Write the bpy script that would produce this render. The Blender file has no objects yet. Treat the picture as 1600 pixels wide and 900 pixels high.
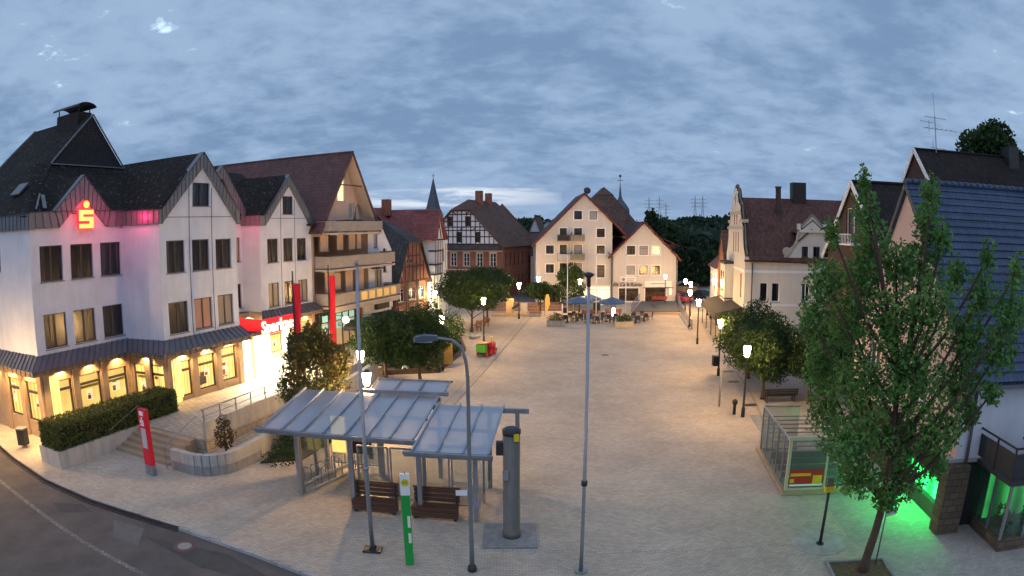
import bpy, bmesh, math, random
import numpy as np
from mathutils import Matrix, Vector
from mathutils.geometry import tessellate_polygon
R = math.radians
random.seed(7)
S = bpy.context.scene
COL = S.collection

# ---------------------------------------------------------------- camera
CAM_H, PITCH, ROLL = 10.5, 0.0956, 0.0023
cd = bpy.data.cameras.new('camera')
cam = bpy.data.objects.new('camera', cd)
COL.objects.link(cam)
S.camera = cam
cd.type = 'PANO'                      # a wide webcam lens: picture radius grows evenly with the angle
cd.panorama_type = 'FISHEYE_LENS_POLYNOMIAL'
cd.sensor_fit = 'HORIZONTAL'; cd.sensor_width = 36; cd.sensor_height = 20.25
cd.fisheye_fov = R(180)
cd.fisheye_polynomial_k0 = 0; cd.fisheye_polynomial_k1 = -1600 / 36 / 986
cd.fisheye_polynomial_k2 = 0; cd.fisheye_polynomial_k3 = 0; cd.fisheye_polynomial_k4 = 0
cd.clip_start = 0.1; cd.clip_end = 6000
cam.matrix_world = Matrix.Translation((0, 0, CAM_H)) @ Matrix.Rotation(R(90) - PITCH, 4, 'X') @ Matrix.Rotation(-ROLL, 4, 'Z')

# ---------------------------------------------------------------- render / colour
S.render.engine = 'CYCLES'
S.cycles.use_denoising = True
S.cycles.max_bounces = 6; S.cycles.diffuse_bounces = 3; S.cycles.glossy_bounces = 3
S.cycles.transmission_bounces = 5; S.cycles.transparent_max_bounces = 10
S.cycles.sample_clamp_indirect = 6
S.cycles.caustics_reflective = False; S.cycles.caustics_refractive = False
S.view_settings.view_transform = 'Standard'; S.view_settings.look = 'None'
S.view_settings.gamma = 1; S.view_settings.use_curve_mapping = False
S.view_settings.exposure = 0.52

# ---------------------------------------------------------------- world: dusk sky with a broken cloud deck
W = bpy.data.worlds.new('World'); S.world = W; W.use_nodes = True
nt = W.node_tree; N = nt.nodes; Lk = nt.links; N.clear()
def nd(t, **k):
    n = N.new(t)
    for a, b in k.items(): setattr(n, a, b)
    return n
def mth(op, a, b=None, c=None, clamp=False):
    n = nd('ShaderNodeMath', operation=op); n.use_clamp = clamp
    for i, v in enumerate((a, b, c)):
        if v is None: continue
        if isinstance(v, (int, float)): n.inputs[i].default_value = v
        else: Lk.new(v, n.inputs[i])
    return n.outputs[0]
def mixc(f, a, b):
    n = nd('ShaderNodeMix', data_type='RGBA')
    for i, v in ((0, f), (6, a), (7, b)):
        if isinstance(v, (int, float)): n.inputs[i].default_value = v
        elif isinstance(v, tuple): n.inputs[i].default_value = (*v, 1)
        else: Lk.new(v, n.inputs[i])
    return n.outputs[2]
def ramp(f, pts, interp='EASE'):
    n = nd('ShaderNodeValToRGB'); Lk.new(f, n.inputs[0]); cr = n.color_ramp; cr.interpolation = interp
    while len(cr.elements) < len(pts): cr.elements.new(.5)
    for e, (p, v) in zip(cr.elements, pts):
        e.position = p; e.color = (v, v, v, 1) if isinstance(v, (int, float)) else (*v, 1)
    return n.outputs[0]
tc = nd('ShaderNodeTexCoord'); sp = nd('ShaderNodeSeparateXYZ'); Lk.new(tc.outputs['Generated'], sp.inputs[0])
X, Y, Z = sp.outputs
zc = mth('ADD', mth('MAXIMUM', Z, 0.0), 0.26)
cx = mth('DIVIDE', X, zc); cy = mth('DIVIDE', Y, zc)
cmb = nd('ShaderNodeCombineXYZ'); Lk.new(cx, cmb.inputs[0]); Lk.new(cy, cmb.inputs[1])
def noise(vec, scale, detail=6, rough=.55, dist=0, loc=(0, 0, 0), stretch=(1, 1, 1)):
    mp = nd('ShaderNodeMapping'); Lk.new(vec, mp.inputs[0]); mp.inputs['Location'].default_value = loc; mp.inputs['Scale'].default_value = stretch
    n = nd('ShaderNodeTexNoise'); Lk.new(mp.outputs[0], n.inputs['Vector'])
    n.inputs['Scale'].default_value = scale; n.inputs['Detail'].default_value = detail
    n.inputs['Roughness'].default_value = rough; n.inputs['Distortion'].default_value = dist
    return n.outputs[0]
big = noise(cmb.outputs[0], 1.15, 4, .55, .2, (3.1, 1.7, 0), (1, 1.0, 1))
mid = noise(cmb.outputs[0], 4.4, 7, .6, .2, (7.3, 2.2, 0), (.8, 1.0, 1))
fin = noise(cmb.outputs[0], 11, 6, .6, .3, (1.3, 9.2, 0), (.8, 1.0, 1))
dens = mth('ADD', mth('ADD', mth('MULTIPLY', big, .40), mth('MULTIPLY', mid, .36)), mth('MULTIPLY', fin, .24))
cloud = mixc(ramp(dens, [(.405, 0.0), (.60, 1.0)]), (.236, .332, .476), (.134, .214, .345))
sky = nd('ShaderNodeTexSky', sky_type='NISHITA'); sky.sun_disc = False
sky.sun_elevation = R(3); sky.sun_rotation = R(165); sky.altitude = 200
sk = nd('ShaderNodeMix', data_type='RGBA', blend_type='MULTIPLY'); sk.inputs[0].default_value = 1
Lk.new(sky.outputs[0], sk.inputs[6]); sk.inputs[7].default_value = (.10, .10, .10, 1)
clear = nd('ShaderNodeMix', data_type='RGBA', blend_type='ADD'); clear.inputs[0].default_value = 1
Lk.new(sk.outputs[2], clear.inputs[6]); clear.inputs[7].default_value = (.42, .55, .70, 1)
gaps = mth('MULTIPLY', ramp(dens, [(.345, 1.0), (.395, 0.0)]), ramp(Z, [(.02, .2), (.2, 1.0)]))
c1 = mixc(gaps, cloud, clear.outputs[2])
# thin bright breaks of sky low over the hills, a little left of the middle
az = mth('ARCTAN2', X, Y); el = mth('ARCSINE', Z)
cm2 = nd('ShaderNodeCombineXYZ'); Lk.new(az, cm2.inputs[0]); Lk.new(el, cm2.inputs[1])
sn = noise(cm2.outputs[0], 5.0, 5, .6, .4, (2.3, 0.8, 0), (1.0, 11, 1))
def bump1(v, c, w): return mth('SUBTRACT', 1, mth('ABSOLUTE', mth('DIVIDE', mth('SUBTRACT', v, c), w)), clamp=True)
win_ = mth('MULTIPLY', bump1(az, -.11, .19), mth('MINIMUM', mth('MULTIPLY', bump1(mth('SUBTRACT', el, mth('MULTIPLY', az, .03)), .051, .017), 2.0), 1.0))
br = mth('MULTIPLY', mth('POWER', win_, .55), ramp(sn, [(.40, 0.0), (.58, 1.0)]))
c2 = mixc(mth('MULTIPLY', br, .9), c1, (.80, .82, .84))
low = ramp(el, [(.0, 1.0), (.13, 0.0)])
c3 = mixc(mth('MULTIPLY', low, .42), c2, (.24, .33, .48))
up = ramp(Z, [(.25, 0.0), (.9, 1.0)])
c4 = mixc(mth('MULTIPLY', up, .35), c3, (.21, .30, .43))
gnd = mixc(ramp(Z, [(.0, 1.0), (.004, 0.0)]), c4, (.10, .12, .14))
bg = nd('ShaderNodeBackground'); Lk.new(gnd, bg.inputs[0]); bg.inputs[1].default_value = 1.0
ow = nd('ShaderNodeOutputWorld'); Lk.new(bg.outputs[0], ow.inputs[0])
# added fill from behind the camera for walls and ground: one very soft sun
sl = bpy.data.lights.new('sun', 'SUN'); sl.energy = .58; sl.angle = R(110); sl.color = (.86, .84, 1.0)
so = bpy.data.objects.new('sun', sl); COL.objects.link(so)
so.rotation_euler = (R(48), 0, R(-8))

# ---------------------------------------------------------------- materials
MT = {}
def material(name):
    m = bpy.data.materials.new(name); m.use_nodes = True; t = m.node_tree
    return m, t, t.nodes['Principled BSDF']
def mat(name, col, rough=.7, var=.12, scale=1.5, bump=0.0, metal=0.0, bscale=None, spec=.4, stretch=(1, 1, 1), stain=0):
    if name in MT: return MT[name]
    m, t, b = material(name); MT[name] = m
    b.inputs['Roughness'].default_value = rough; b.inputs['Metallic'].default_value = metal
    b.inputs['Specular IOR Level'].default_value = spec
    tx = t.nodes.new('ShaderNodeTexCoord'); mp = t.nodes.new('ShaderNodeMapping'); t.links.new(tx.outputs['Object'], mp.inputs[0]); mp.inputs['Scale'].default_value = stretch
    n = t.nodes.new('ShaderNodeTexNoise'); t.links.new(mp.outputs[0], n.inputs[0]); n.inputs['Scale'].default_value = scale; n.inputs['Detail'].default_value = 8; n.inputs['Roughness'].default_value = .62
    r = t.nodes.new('ShaderNodeValToRGB'); t.links.new(n.outputs[0], r.inputs[0])
    r.color_ramp.elements[0].position = .3; r.color_ramp.elements[1].position = .7
    r.color_ramp.elements[0].color = (*[max(0, c * (1 - var)) for c in col], 1); r.color_ramp.elements[1].color = (*[min(1, c * (1 + var)) for c in col], 1)
    outc = r.outputs[0]
    if stain:
        m3 = t.nodes.new('ShaderNodeMapping'); t.links.new(tx.outputs['Object'], m3.inputs[0]); m3.inputs['Scale'].default_value = (2.6, 2.6, .16)
        n3 = t.nodes.new('ShaderNodeTexNoise'); t.links.new(m3.outputs[0], n3.inputs[0]); n3.inputs['Scale'].default_value = 1.0; n3.inputs['Detail'].default_value = 7; n3.inputs['Roughness'].default_value = .7
        q3 = t.nodes.new('ShaderNodeMapRange'); t.links.new(n3.outputs[0], q3.inputs[0]); q3.inputs[1].default_value = .42; q3.inputs[2].default_value = .72; q3.inputs[3].default_value = 1.0; q3.inputs[4].default_value = 1 - stain
        c3 = t.nodes.new('ShaderNodeCombineColor'); [t.links.new(q3.outputs[0], c3.inputs[i]) for i in range(3)]
        x3 = t.nodes.new('ShaderNodeMix'); x3.data_type = 'RGBA'; x3.blend_type = 'MULTIPLY'; x3.inputs[0].default_value = 1; t.links.new(outc, x3.inputs[6]); t.links.new(c3.outputs[0], x3.inputs[7]); outc = x3.outputs[2]
    t.links.new(outc, b.inputs['Base Color'])
    if bump:
        n2 = t.nodes.new('ShaderNodeTexNoise'); t.links.new(mp.outputs[0], n2.inputs[0]); n2.inputs['Scale'].default_value = bscale or scale * 8; n2.inputs['Detail'].default_value = 6
        bp = t.nodes.new('ShaderNodeBump'); bp.inputs['Strength'].default_value = bump; bp.inputs['Distance'].default_value = .03
        t.links.new(n2.outputs[0], bp.inputs['Height']); t.links.new(bp.outputs[0], b.inputs['Normal'])
    return m
def emit(name, col, s, stripes=0, dark=.35):
    if name in MT: return MT[name]
    m, t, b = material(name); MT[name] = m
    b.inputs['Base Color'].default_value = (*[c * .6 for c in col], 1)
    b.inputs['Emission Color'].default_value = (*col, 1); b.inputs['Emission Strength'].default_value = s
    if stripes:
        uv = t.nodes.new('ShaderNodeTexCoord'); w = t.nodes.new('ShaderNodeTexWave'); w.inputs['Scale'].default_value = stripes; w.inputs['Distortion'].default_value = 1.2; w.inputs['Detail'].default_value = 2
        t.links.new(uv.outputs['UV'], w.inputs[0])
        n = t.nodes.new('ShaderNodeTexNoise'); n.inputs['Scale'].default_value = 1.3; n.inputs['Detail'].default_value = 4; t.links.new(uv.outputs['Object'], n.inputs[0])
        q = t.nodes.new('ShaderNodeMath'); q.operation = 'MULTIPLY'; t.links.new(w.outputs[1], q.inputs[0]); t.links.new(n.outputs[0], q.inputs[1])
        r = t.nodes.new('ShaderNodeMapRange'); r.inputs[1].default_value = .0; r.inputs[2].default_value = .6; r.inputs[3].default_value = s * dark; r.inputs[4].default_value = s * 1.25
        t.links.new(q.outputs[0], r.inputs[0]); t.links.new(r.outputs[0], b.inputs['Emission Strength'])
    return m
def tiles(name, col, cw=.30, ch=.34, var=.25, lichen=0.0, rough=.75, bump=.9, spec=.3, brick=False, mortar=None, col2=None, msize=.02, blot=.26, wear=0):
    """courses of tiles / bricks / pavers laid out in metres on the UV that build() gives every face"""
    if name in MT: return MT[name]
    m, t, b = material(name); MT[name] = m; ln = t.links.new
    def nn(ty, **k):
        n = t.nodes.new(ty)
        for a, v in k.items(): setattr(n, a, v)
        return n
    b.inputs['Roughness'].default_value = rough; b.inputs['Specular IOR Level'].default_value = spec
    uv = nn('ShaderNodeTexCoord')
    bk = nn('ShaderNodeTexBrick'); ln(uv.outputs['UV'], bk.inputs[0])
    bk.inputs['Scale'].default_value = 1; bk.inputs['Brick Width'].default_value = cw; bk.inputs['Row Height'].default_value = ch
    bk.inputs['Mortar Size'].default_value = msize; bk.inputs['Mortar Smooth'].default_value = .4; bk.offset = .5 if brick else 0
    bk.inputs['Color1'].default_value = (*[c * (1 - var) for c in col], 1); bk.inputs['Color2'].default_value = (*[c * (1 + var) for c in (col2 or col)], 1)
    bk.inputs['Mortar'].default_value = (*(mortar or [c * .45 for c in col]), 1)
    no = nn('ShaderNodeTexNoise'); ln(uv.outputs['Object'], no.inputs[0]); no.inputs['Scale'].default_value = .5; no.inputs['Detail'].default_value = 7; no.inputs['Roughness'].default_value = .65
    mr = nn('ShaderNodeMapRange'); ln(no.outputs[0], mr.inputs[0]); mr.inputs[1].default_value = .3; mr.inputs[2].default_value = .7; mr.inputs[3].default_value = 1 - blot; mr.inputs[4].default_value = 1 + blot
    mx = nn('ShaderNodeMix', data_type='RGBA', blend_type='MULTIPLY'); mx.inputs[0].default_value = 1; ln(bk.outputs[0], mx.inputs[6])
    cb = nn('ShaderNodeCombineColor'); [ln(mr.outputs[0], cb.inputs[i]) for i in range(3)]; ln(cb.outputs[0], mx.inputs[7])
    out = mx.outputs[2]
    if wear:
        for sc_, a_, b_, lo_ in ((1.1, .56, .80, 1 - wear * .5), (23, .66, .72, 1 - wear * 1.3), (.16, .42, .60, 1 - wear * .9)):
            w1 = nn('ShaderNodeTexNoise'); ln(uv.outputs['Object'], w1.inputs[0]); w1.inputs['Scale'].default_value = sc_; w1.inputs['Detail'].default_value = 6 if sc_ < 10 else 2; w1.inputs['Roughness'].default_value = .7
            w2 = nn('ShaderNodeMapRange'); ln(w1.outputs[0], w2.inputs[0]); w2.inputs[1].default_value = a_; w2.inputs[2].default_value = b_; w2.inputs[3].default_value = 1; w2.inputs[4].default_value = lo_
            w3 = nn('ShaderNodeCombineColor'); [ln(w2.outputs[0], w3.inputs[i]) for i in range(3)]
            w4 = nn('ShaderNodeMix', data_type='RGBA', blend_type='MULTIPLY'); w4.inputs[0].default_value = 1; ln(out, w4.inputs[6]); ln(w3.outputs[0], w4.inputs[7]); out = w4.outputs[2]
    if lichen:
        v = nn('ShaderNodeTexNoise'); ln(uv.outputs['Object'], v.inputs[0]); v.inputs['Scale'].default_value = 4.5; v.inputs['Detail'].default_value = 3; v.inputs['Roughness'].default_value = .7
        r = nn('ShaderNodeMapRange'); ln(v.outputs[0], r.inputs[0]); r.inputs[1].default_value = .62; r.inputs[2].default_value = .68; r.inputs[4].default_value = lichen
        m2 = nn('ShaderNodeMix', data_type='RGBA'); ln(r.outputs[0], m2.inputs[0]); ln(out, m2.inputs[6]); m2.inputs[7].default_value = (.30, .31, .30, 1); out = m2.outputs[2]
    ln(out, b.inputs['Base Color'])
    bp = nn('ShaderNodeBump'); bp.inputs['Strength'].default_value = bump; bp.inputs['Distance'].default_value = .04 if not brick else .012
    if brick:
        ln(bk.outputs[1], bp.inputs['Height']); bp.invert = True
    else:
        sx = nn('ShaderNodeSeparateXYZ'); ln(uv.outputs['UV'], sx.inputs[0])
        def mm(op, a, bb):
            n = nn('ShaderNodeMath', operation=op)
            ln(a, n.inputs[0])
            if isinstance(bb, (int, float)): n.inputs[1].default_value = bb
            else: ln(bb, n.inputs[1])
            return n.outputs[0]
        saw = mm('SUBTRACT', mm('FRACT', mm('DIVIDE', sx.outputs[1], ch), 0), 0)
        sn_ = mm('SINE', mm('MULTIPLY', sx.outputs[0], 2 * math.pi / cw), 0)
        inv = nn('ShaderNodeMath', operation='SUBTRACT'); inv.inputs[0].default_value = 1; ln(saw, inv.inputs[1])
        ln(mm('ADD', inv.outputs[0], mm('MULTIPLY', sn_, .35)), bp.inputs['Height'])
    ln(bp.outputs[0], b.inputs['Normal'])
    return m
def glass(name, tint=(.55, .62, .66), alpha=.45, rough=.08):
    if name in MT: return MT[name]
    m, t, b = material(name); MT[name] = m
    t.nodes.remove(b); o = t.nodes['Material Output']
    g = t.nodes.new('ShaderNodeBsdfGlossy'); g.inputs[1].default_value = rough; g.inputs[0].default_value = (*tint, 1)
    tr = t.nodes.new('ShaderNodeBsdfTransparent'); tr.inputs[0].default_value = (.86, .9, .92, 1)
    d = t.nodes.new('ShaderNodeBsdfDiffuse'); d.inputs[0].default_value = (*[c * .7 for c in tint], 1)
    mx = t.nodes.new('ShaderNodeMixShader'); mx.inputs[0].default_value = .35; t.links.new(g.outputs[0], mx.inputs[1]); t.links.new(d.outputs[0], mx.inputs[2])
    m2 = t.nodes.new('ShaderNodeMixShader'); m2.inputs[0].default_value = alpha
    t.links.new(tr.outputs[0], m2.inputs[1]); t.links.new(mx.outputs[0], m2.inputs[2]); t.links.new(m2.outputs[0], o.inputs[0])
    return m
def leafmat(name, c1, c2, sc=.8):
    if name in MT: return MT[name]
    m, t, b = material(name); MT[name] = m
    o = t.nodes['Material Output']; b.inputs['Roughness'].default_value = .55; b.inputs['Specular IOR Level'].default_value = .25
    tx = t.nodes.new('ShaderNodeTexCoord'); n = t.nodes.new('ShaderNodeTexNoise'); n.inputs['Scale'].default_value = sc; n.inputs['Detail'].default_value = 6; n.inputs['Roughness'].default_value = .8
    t.links.new(tx.outputs['Object'], n.inputs[0])
    r = t.nodes.new('ShaderNodeValToRGB'); t.links.new(n.outputs[0], r.inputs[0]); r.color_ramp.elements[0].position = .35; r.color_ramp.elements[1].position = .65
    r.color_ramp.elements[0].color = (*c1, 1); r.color_ramp.elements[1].color = (*c2, 1); t.links.new(r.outputs[0], b.inputs['Base Color'])
    tl = t.nodes.new('ShaderNodeBsdfTranslucent'); t.links.new(r.outputs[0], tl.inputs[0])
    mx = t.nodes.new('ShaderNodeMixShader'); mx.inputs[0].default_value = .3
    t.links.new(b.outputs[0], mx.inputs[1]); t.links.new(tl.outputs[0], mx.inputs[2]); t.links.new(mx.outputs[0], o.inputs[0])
    return m

M_white = mat('white_render', (.64, .66, .72), .9, .09, .8, .15, bscale=30, stain=.09)
M_wood_fr = mat('dark_window_frame', (.055, .045, .045), .5, .15)
M_wfr = mat('white_window_frame', (.74, .74, .73), .5, .05)
def panemat(name, dark, cur, lo, hi):
    m, t, b = material(name); MT[name] = m; ln = t.links.new
    b.inputs['Roughness'].default_value = .2; b.inputs['Specular IOR Level'].default_value = .55
    tx = t.nodes.new('ShaderNodeTexCoord'); oi = t.nodes.new('ShaderNodeObjectInfo'); mp = t.nodes.new('ShaderNodeMapping'); ln(tx.outputs['Object'], mp.inputs[0]); mp.inputs['Scale'].default_value = (2.0, 1, .10)
    cb = t.nodes.new('ShaderNodeCombineXYZ'); ml = t.nodes.new('ShaderNodeMath'); ml.operation = 'MULTIPLY'; ln(oi.outputs['Random'], ml.inputs[0]); ml.inputs[1].default_value = 91; ln(ml.outputs[0], cb.inputs[0]); ln(ml.outputs[0], cb.inputs[2]); ln(cb.outputs[0], mp.inputs['Location'])
    n = t.nodes.new('ShaderNodeTexNoise'); ln(mp.outputs[0], n.inputs[0]); n.inputs['Scale'].default_value = 1; n.inputs['Detail'].default_value = 2
    r = t.nodes.new('ShaderNodeValToRGB'); ln(n.outputs[0], r.inputs[0]); r.color_ramp.elements[0].position = lo; r.color_ramp.elements[1].position = hi
    r.color_ramp.elements[0].color = (*dark, 1); r.color_ramp.elements[1].color = (*cur, 1)
    m2 = t.nodes.new('ShaderNodeMapping'); ln(tx.outputs['Object'], m2.inputs[0]); m2.inputs['Scale'].default_value = (14, 1, .3)
    n2 = t.nodes.new('ShaderNodeTexNoise'); ln(m2.outputs[0], n2.inputs[0]); n2.inputs['Scale'].default_value = 1
    q = t.nodes.new('ShaderNodeMapRange'); ln(n2.outputs[0], q.inputs[0]); q.inputs[1].default_value = .3; q.inputs[2].default_value = .7; q.inputs[3].default_value = .55; q.inputs[4].default_value = 1.3
    c = t.nodes.new('ShaderNodeCombineColor'); [ln(q.outputs[0], c.inputs[i]) for i in range(3)]
    x = t.nodes.new('ShaderNodeMix'); x.data_type = 'RGBA'; x.blend_type = 'MULTIPLY'; x.inputs[0].default_value = 1; ln(r.outputs[0], x.inputs[6]); ln(c.outputs[0], x.inputs[7]); ln(x.outputs[2], b.inputs['Base Color'])
    return m
M_pane = panemat('dark_pane', (.010, .011, .014), (.045, .048, .058), .56, .62)
M_pane2 = panemat('curtained_pane', (.011, .012, .016), (.050, .055, .068), .54, .62)
M_pane3 = mat('blind_pane', (.30, .30, .31), .4, .12, 2, spec=.4)
M_panew = emit('dim_warm_pane', (.42, .20, .12), .35, 6)
M_panew2 = emit('faint_warm_pane', (.30, .22, .15), .30, 7)
M_lit = emit('lit_pane', (1, .78, .42), 1.3, 3)
M_zinc = mat('zinc_sheet', (.17, .18, .20), .45, .12, 1.2, .05, .35)
M_zincd = mat('zinc_seam', (.07, .075, .085), .5, .1, metal=.3)
M_steel = mat('galvanised_steel', (.33, .34, .36), .42, .1, 3, metal=.6, stain=.3)
M_pole = mat('painted_grey_pole', (.22, .23, .235), .45, .1, 3, metal=.3)
M_dark = mat('dark_painted_iron', (.03, .03, .032), .5, .2)
M_stone = mat('warm_stone_cladding', (.37, .26, .165), .75, .14, 2.4, .2)
M_conc = mat('pale_concrete', (.40, .39, .37), .85, .12, 2, .25, stain=.3)
M_concd = mat('weathered_concrete', (.25, .25, .25), .85, .18, 2, .3, stain=.3)
M_brown = mat('stained_wood', (.10, .045, .028), .6, .3, 2, .2, stretch=(1, 1, 6))
M_redwood = mat('red_brown_wood', (.23, .055, .03), .55, .25, 2, .15)
M_bark = mat('bark', (.085, .055, .038), .9, .35, 6, .7, stretch=(1, 1, .3))
M_black = mat('black_canvas', (.012, .012, .014), .8, .2)
M_soil = mat('planter_soil', (.035, .025, .018), .95, .3, 8, .5)
M_red = mat('red_enamel', (.52, .012, .02), .35, .06)
M_whitep = mat('white_enamel', (.78, .78, .78), .4, .04)
M_green = mat('green_enamel', (.015, .32, .055), .4, .06)
M_yellow = mat('yellow_enamel', (.75, .55, .03), .4, .06)
M_leadglass = glass('shelter_glass', (.80, .78, .83), .55, .3)
M_clear = glass('clear_glass', (.5, .56, .58), .20, .05)
M_wglass = glass('window_glass', (.5, .6, .62), .10, .05)
M_lamp_dim = emit('dim_lamp_glass', (1.0, .66, .36), 22)
M_lamp = emit('lamp_glass', (1.0, .58, .22), 380)
M_lamp2 = emit('lamp_glass_bright', (1.0, .70, .36), 260)

# ---------------------------------------------------------------- mesh builder
def frame(ox=0, oy=0, ang=0, oz=0): return Matrix.Translation((ox, oy, oz)) @ Matrix.Rotation(R(ang), 4, 'Z')
I4 = Matrix.Identity(4)
SPLIT = {'pillar', 'cowl_post', 'verge_trim', 'verge_board', 'door_frame', 'downlight', 'groove', 'leg', 'awning_post', 'window_poster', 'bay_window', 'post', 'chimney', 'downpipe',
         'step', 'tread', 'hoop', 'handrail', 'upright', 'antenna_arm', 'cross_arm', 'gutter', 'inner_rail', 'poster_print', 'headlight', 'band_course', 'sandstone_band', 'roof_light_pane', 'window_surround', 'scroll', 'cap', 'bay_cornice', 'gable_moulding', 'box', 'dormer_gable', 'lamp_head_', 'beam', 'frame', 'logo_', 'cross', 'leg', 'timetable', 'name_', 'poster', 'front_board', 'band', 'groove', 'rail', 'ramp', 'front_frame', 'inner_rail', 'skylight', 'edging_'}
class MB:
    def __init__(s, M=None): s.v = []; s.f = []; s.M = M or I4; s.sm = []; s.mk = []
    def mark(s): s.mk.append((len(s.v), len(s.f)))
    def face(s, pts, M=None, smooth=False):
        M = (s.M @ M) if M else s.M
        k = len(s.v); s.v += [M @ Vector(p) for p in pts]; s.f.append(list(range(k, k + len(pts)))); s.sm.append(smooth); return s
    def box(s, x0, x1, y0, y1, z0, z1, M=None):
        M = (s.M @ M) if M else s.M; s.mark()
        k = len(s.v); s.v += [M @ Vector((x, y, z)) for z in (z0, z1) for x, y in ((x0, y0), (x1, y0), (x1, y1), (x0, y1))]
        s.f += [[k + i for i in q] for q in ((3, 2, 1, 0), (4, 5, 6, 7), (0, 1, 5, 4), (1, 2, 6, 5), (2, 3, 7, 6), (3, 0, 4, 7))]; s.sm += [False] * 6; return s
    def bar(s, a, b, w=.05, h=None, up=(0, 0, 1), M=None):
        """square bar from a to b"""
        s.mark()
        M = (s.M @ M) if M else s.M
        h = h or w; a = Vector(a); b = Vector(b); d = (b - a).normalized(); up = Vector(up)
        x = d.cross(up)
        if x.length < 1e-4: x = d.cross(Vector((1, 0, 0)))
        x.normalize(); y = x.cross(d)
        k = len(s.v)
        s.v += [M @ (p + x * (w / 2) * i + y * (h / 2) * j) for p in (a, b) for i, j in ((-1, -1), (1, -1), (1, 1), (-1, 1))]
        s.f += [[k + i for i in q] for q in ((0, 1, 2, 3), (7, 6, 5, 4), (4, 5, 1, 0), (5, 6, 2, 1), (6, 7, 3, 2), (7, 4, 0, 3))]; s.sm += [False] * 6; return s
    def tube(s, path, r, n=10, cap=True, M=None):
        M = (s.M @ M) if M else s.M; s.mark()
        path = [Vector(p) for p in path]; rr = r if isinstance(r, (list, tuple)) else [r] * len(path); k0 = len(s.v); px = None
        for i, p in enumerate(path):
            d = (path[min(i + 1, len(path) - 1)] - path[max(i - 1, 0)]).normalized()
            if px is None: x = d.cross(Vector((0, 0, 1)) if abs(d.z) < .9 else Vector((0, 1, 0)))
            else: x = px - d * px.dot(d)
            x.normalize(); px = x; y = d.cross(x)
            for j in range(n):
                t = 2 * math.pi * j / n; s.v.append(M @ (p + (x * math.cos(t) + y * math.sin(t)) * rr[i]))
        for i in range(len(path) - 1):
            for j in range(n):
                a = k0 + i * n + j; b = k0 + i * n + (j + 1) % n; s.f.append([a, b, b + n, a + n]); s.sm.append(n > 6)
        if cap:
            s.f.append([k0 + j for j in range(n)][::-1]); s.f.append([k0 + (len(path) - 1) * n + j for j in range(n)]); s.sm += [False, False]
        return s
    def lathe(s, prof, n=12, c=(0, 0, 0), M=None, smooth=True):
        M = (s.M @ M) if M else s.M; s.mark()
        k0 = len(s.v)
        for r, z in prof:
            for j in range(n):
                t = 2 * math.pi * (j + .5) / n; s.v.append(M @ Vector((c[0] + r * math.cos(t), c[1] + r * math.sin(t), c[2] + z)))
        for i in range(len(prof) - 1):
            for j in range(n):
                a = k0 + i * n + j; b = k0 + i * n + (j + 1) % n; s.f.append([a, b, b + n, a + n]); s.sm.append(smooth)
        s.f.append([k0 + j for j in range(n)][::-1]); s.f.append([k0 + (len(prof) - 1) * n + j for j in range(n)]); s.sm += [False, False]
        return s
    def slab(s, pts, t=.12, M=None, d=None):
        """plate of thickness t under the polygon pts"""
        s.mark()
        p = [Vector(q) for q in pts]
        n = Vector((0, 0, 0))
        for i in range(len(p)):
            a, b = p[i], p[(i + 1) % len(p)]; n += a.cross(b)
        n.normalize()
        if d is None:
            if n.z < 0: p.reverse(); n = -n
            off = -n * t
        else: off = Vector(d)
        q = [a + off for a in p]
        s.face(p, M); s.face(q[::-1], M)
        for i in range(len(p)):
            j = (i + 1) % len(p); s.face([p[i], q[i], q[j], p[j]], M)
        return s
    def wall(s, poly, holes=(), M=None, t=.18):
        """wall sheet in the x-z plane facing -y, with real openings and reveals t deep"""
        hs = [[(x, z), (x + w, z), (x + w, z + h), (x, z + h)] for x, z, w, h in holes]
        lists = [[Vector((a, b, 0)) for a, b in poly]] + [[Vector((a, b, 0)) for a, b in q] for q in hs]
        flat = [p for l in lists for p in l]
        MM = (s.M @ M) if M else s.M; k = len(s.v); s.v += [MM @ Vector((p.x, 0, p.y)) for p in flat]
        for tri in tessellate_polygon(lists):
            a, b, c = [flat[i] for i in tri]
            area = (b.x - a.x) * (c.y - a.y) - (c.x - a.x) * (b.y - a.y)
            if abs(area) < 1e-9: continue
            tri = list(tri) if area > 0 else list(tri)[::-1]
            s.f.append([k + i for i in tri]); s.sm.append(False)
        for q in hs:
            for i in range(4):
                (a, b), (c, d) = q[i], q[(i + 1) % 4]
                s.face([(a, 0, b), (c, 0, d), (c, t, d), (a, t, b)], M)
        return s
    def build(s, name, m, parent=None, loc=None, rz=0, label=None):
        if name in SPLIT and len(s.mk) > 1 and s.mk[0][0] == 0:
            first = None; ends = s.mk[1:] + [(len(s.v), len(s.f))]
            for (v0, f0), (v1, f1) in zip(s.mk, ends):
                q = MB(); q.v = s.v[v0:v1]; q.f = [[i - v0 for i in f] for f in s.f[f0:f1]]; q.sm = s.sm[f0:f1]
                o = q.build(name, m, parent, loc, rz, label); first = first or o
            return first
        me = bpy.data.meshes.new(name)
        me.from_pydata([tuple(v) for v in s.v], [], s.f)
        me.materials.append(MT[m] if isinstance(m, str) else m)
        uvl = me.uv_layers.new(name='UVMap')
        zz = Vector((0, 0, 1)); data = [0.0] * (2 * len(me.loops))
        for p in me.polygons:
            n = p.normal
            if abs(n.z) > .985: u = Vector((1, 0, 0)); w = Vector((0, 1, 0))
            else: u = zz.cross(n).normalized(); w = n.cross(u)
            for li in p.loop_indices:
                c = me.vertices[me.loops[li].vertex_index].co; data[2 * li] = c.dot(u); data[2 * li + 1] = c.dot(w)
        uvl.data.foreach_set('uv', data)
        me.polygons.foreach_set('use_smooth', s.sm)
        me.update()
        o = bpy.data.objects.new(name, me); COL.objects.link(o)
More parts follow.
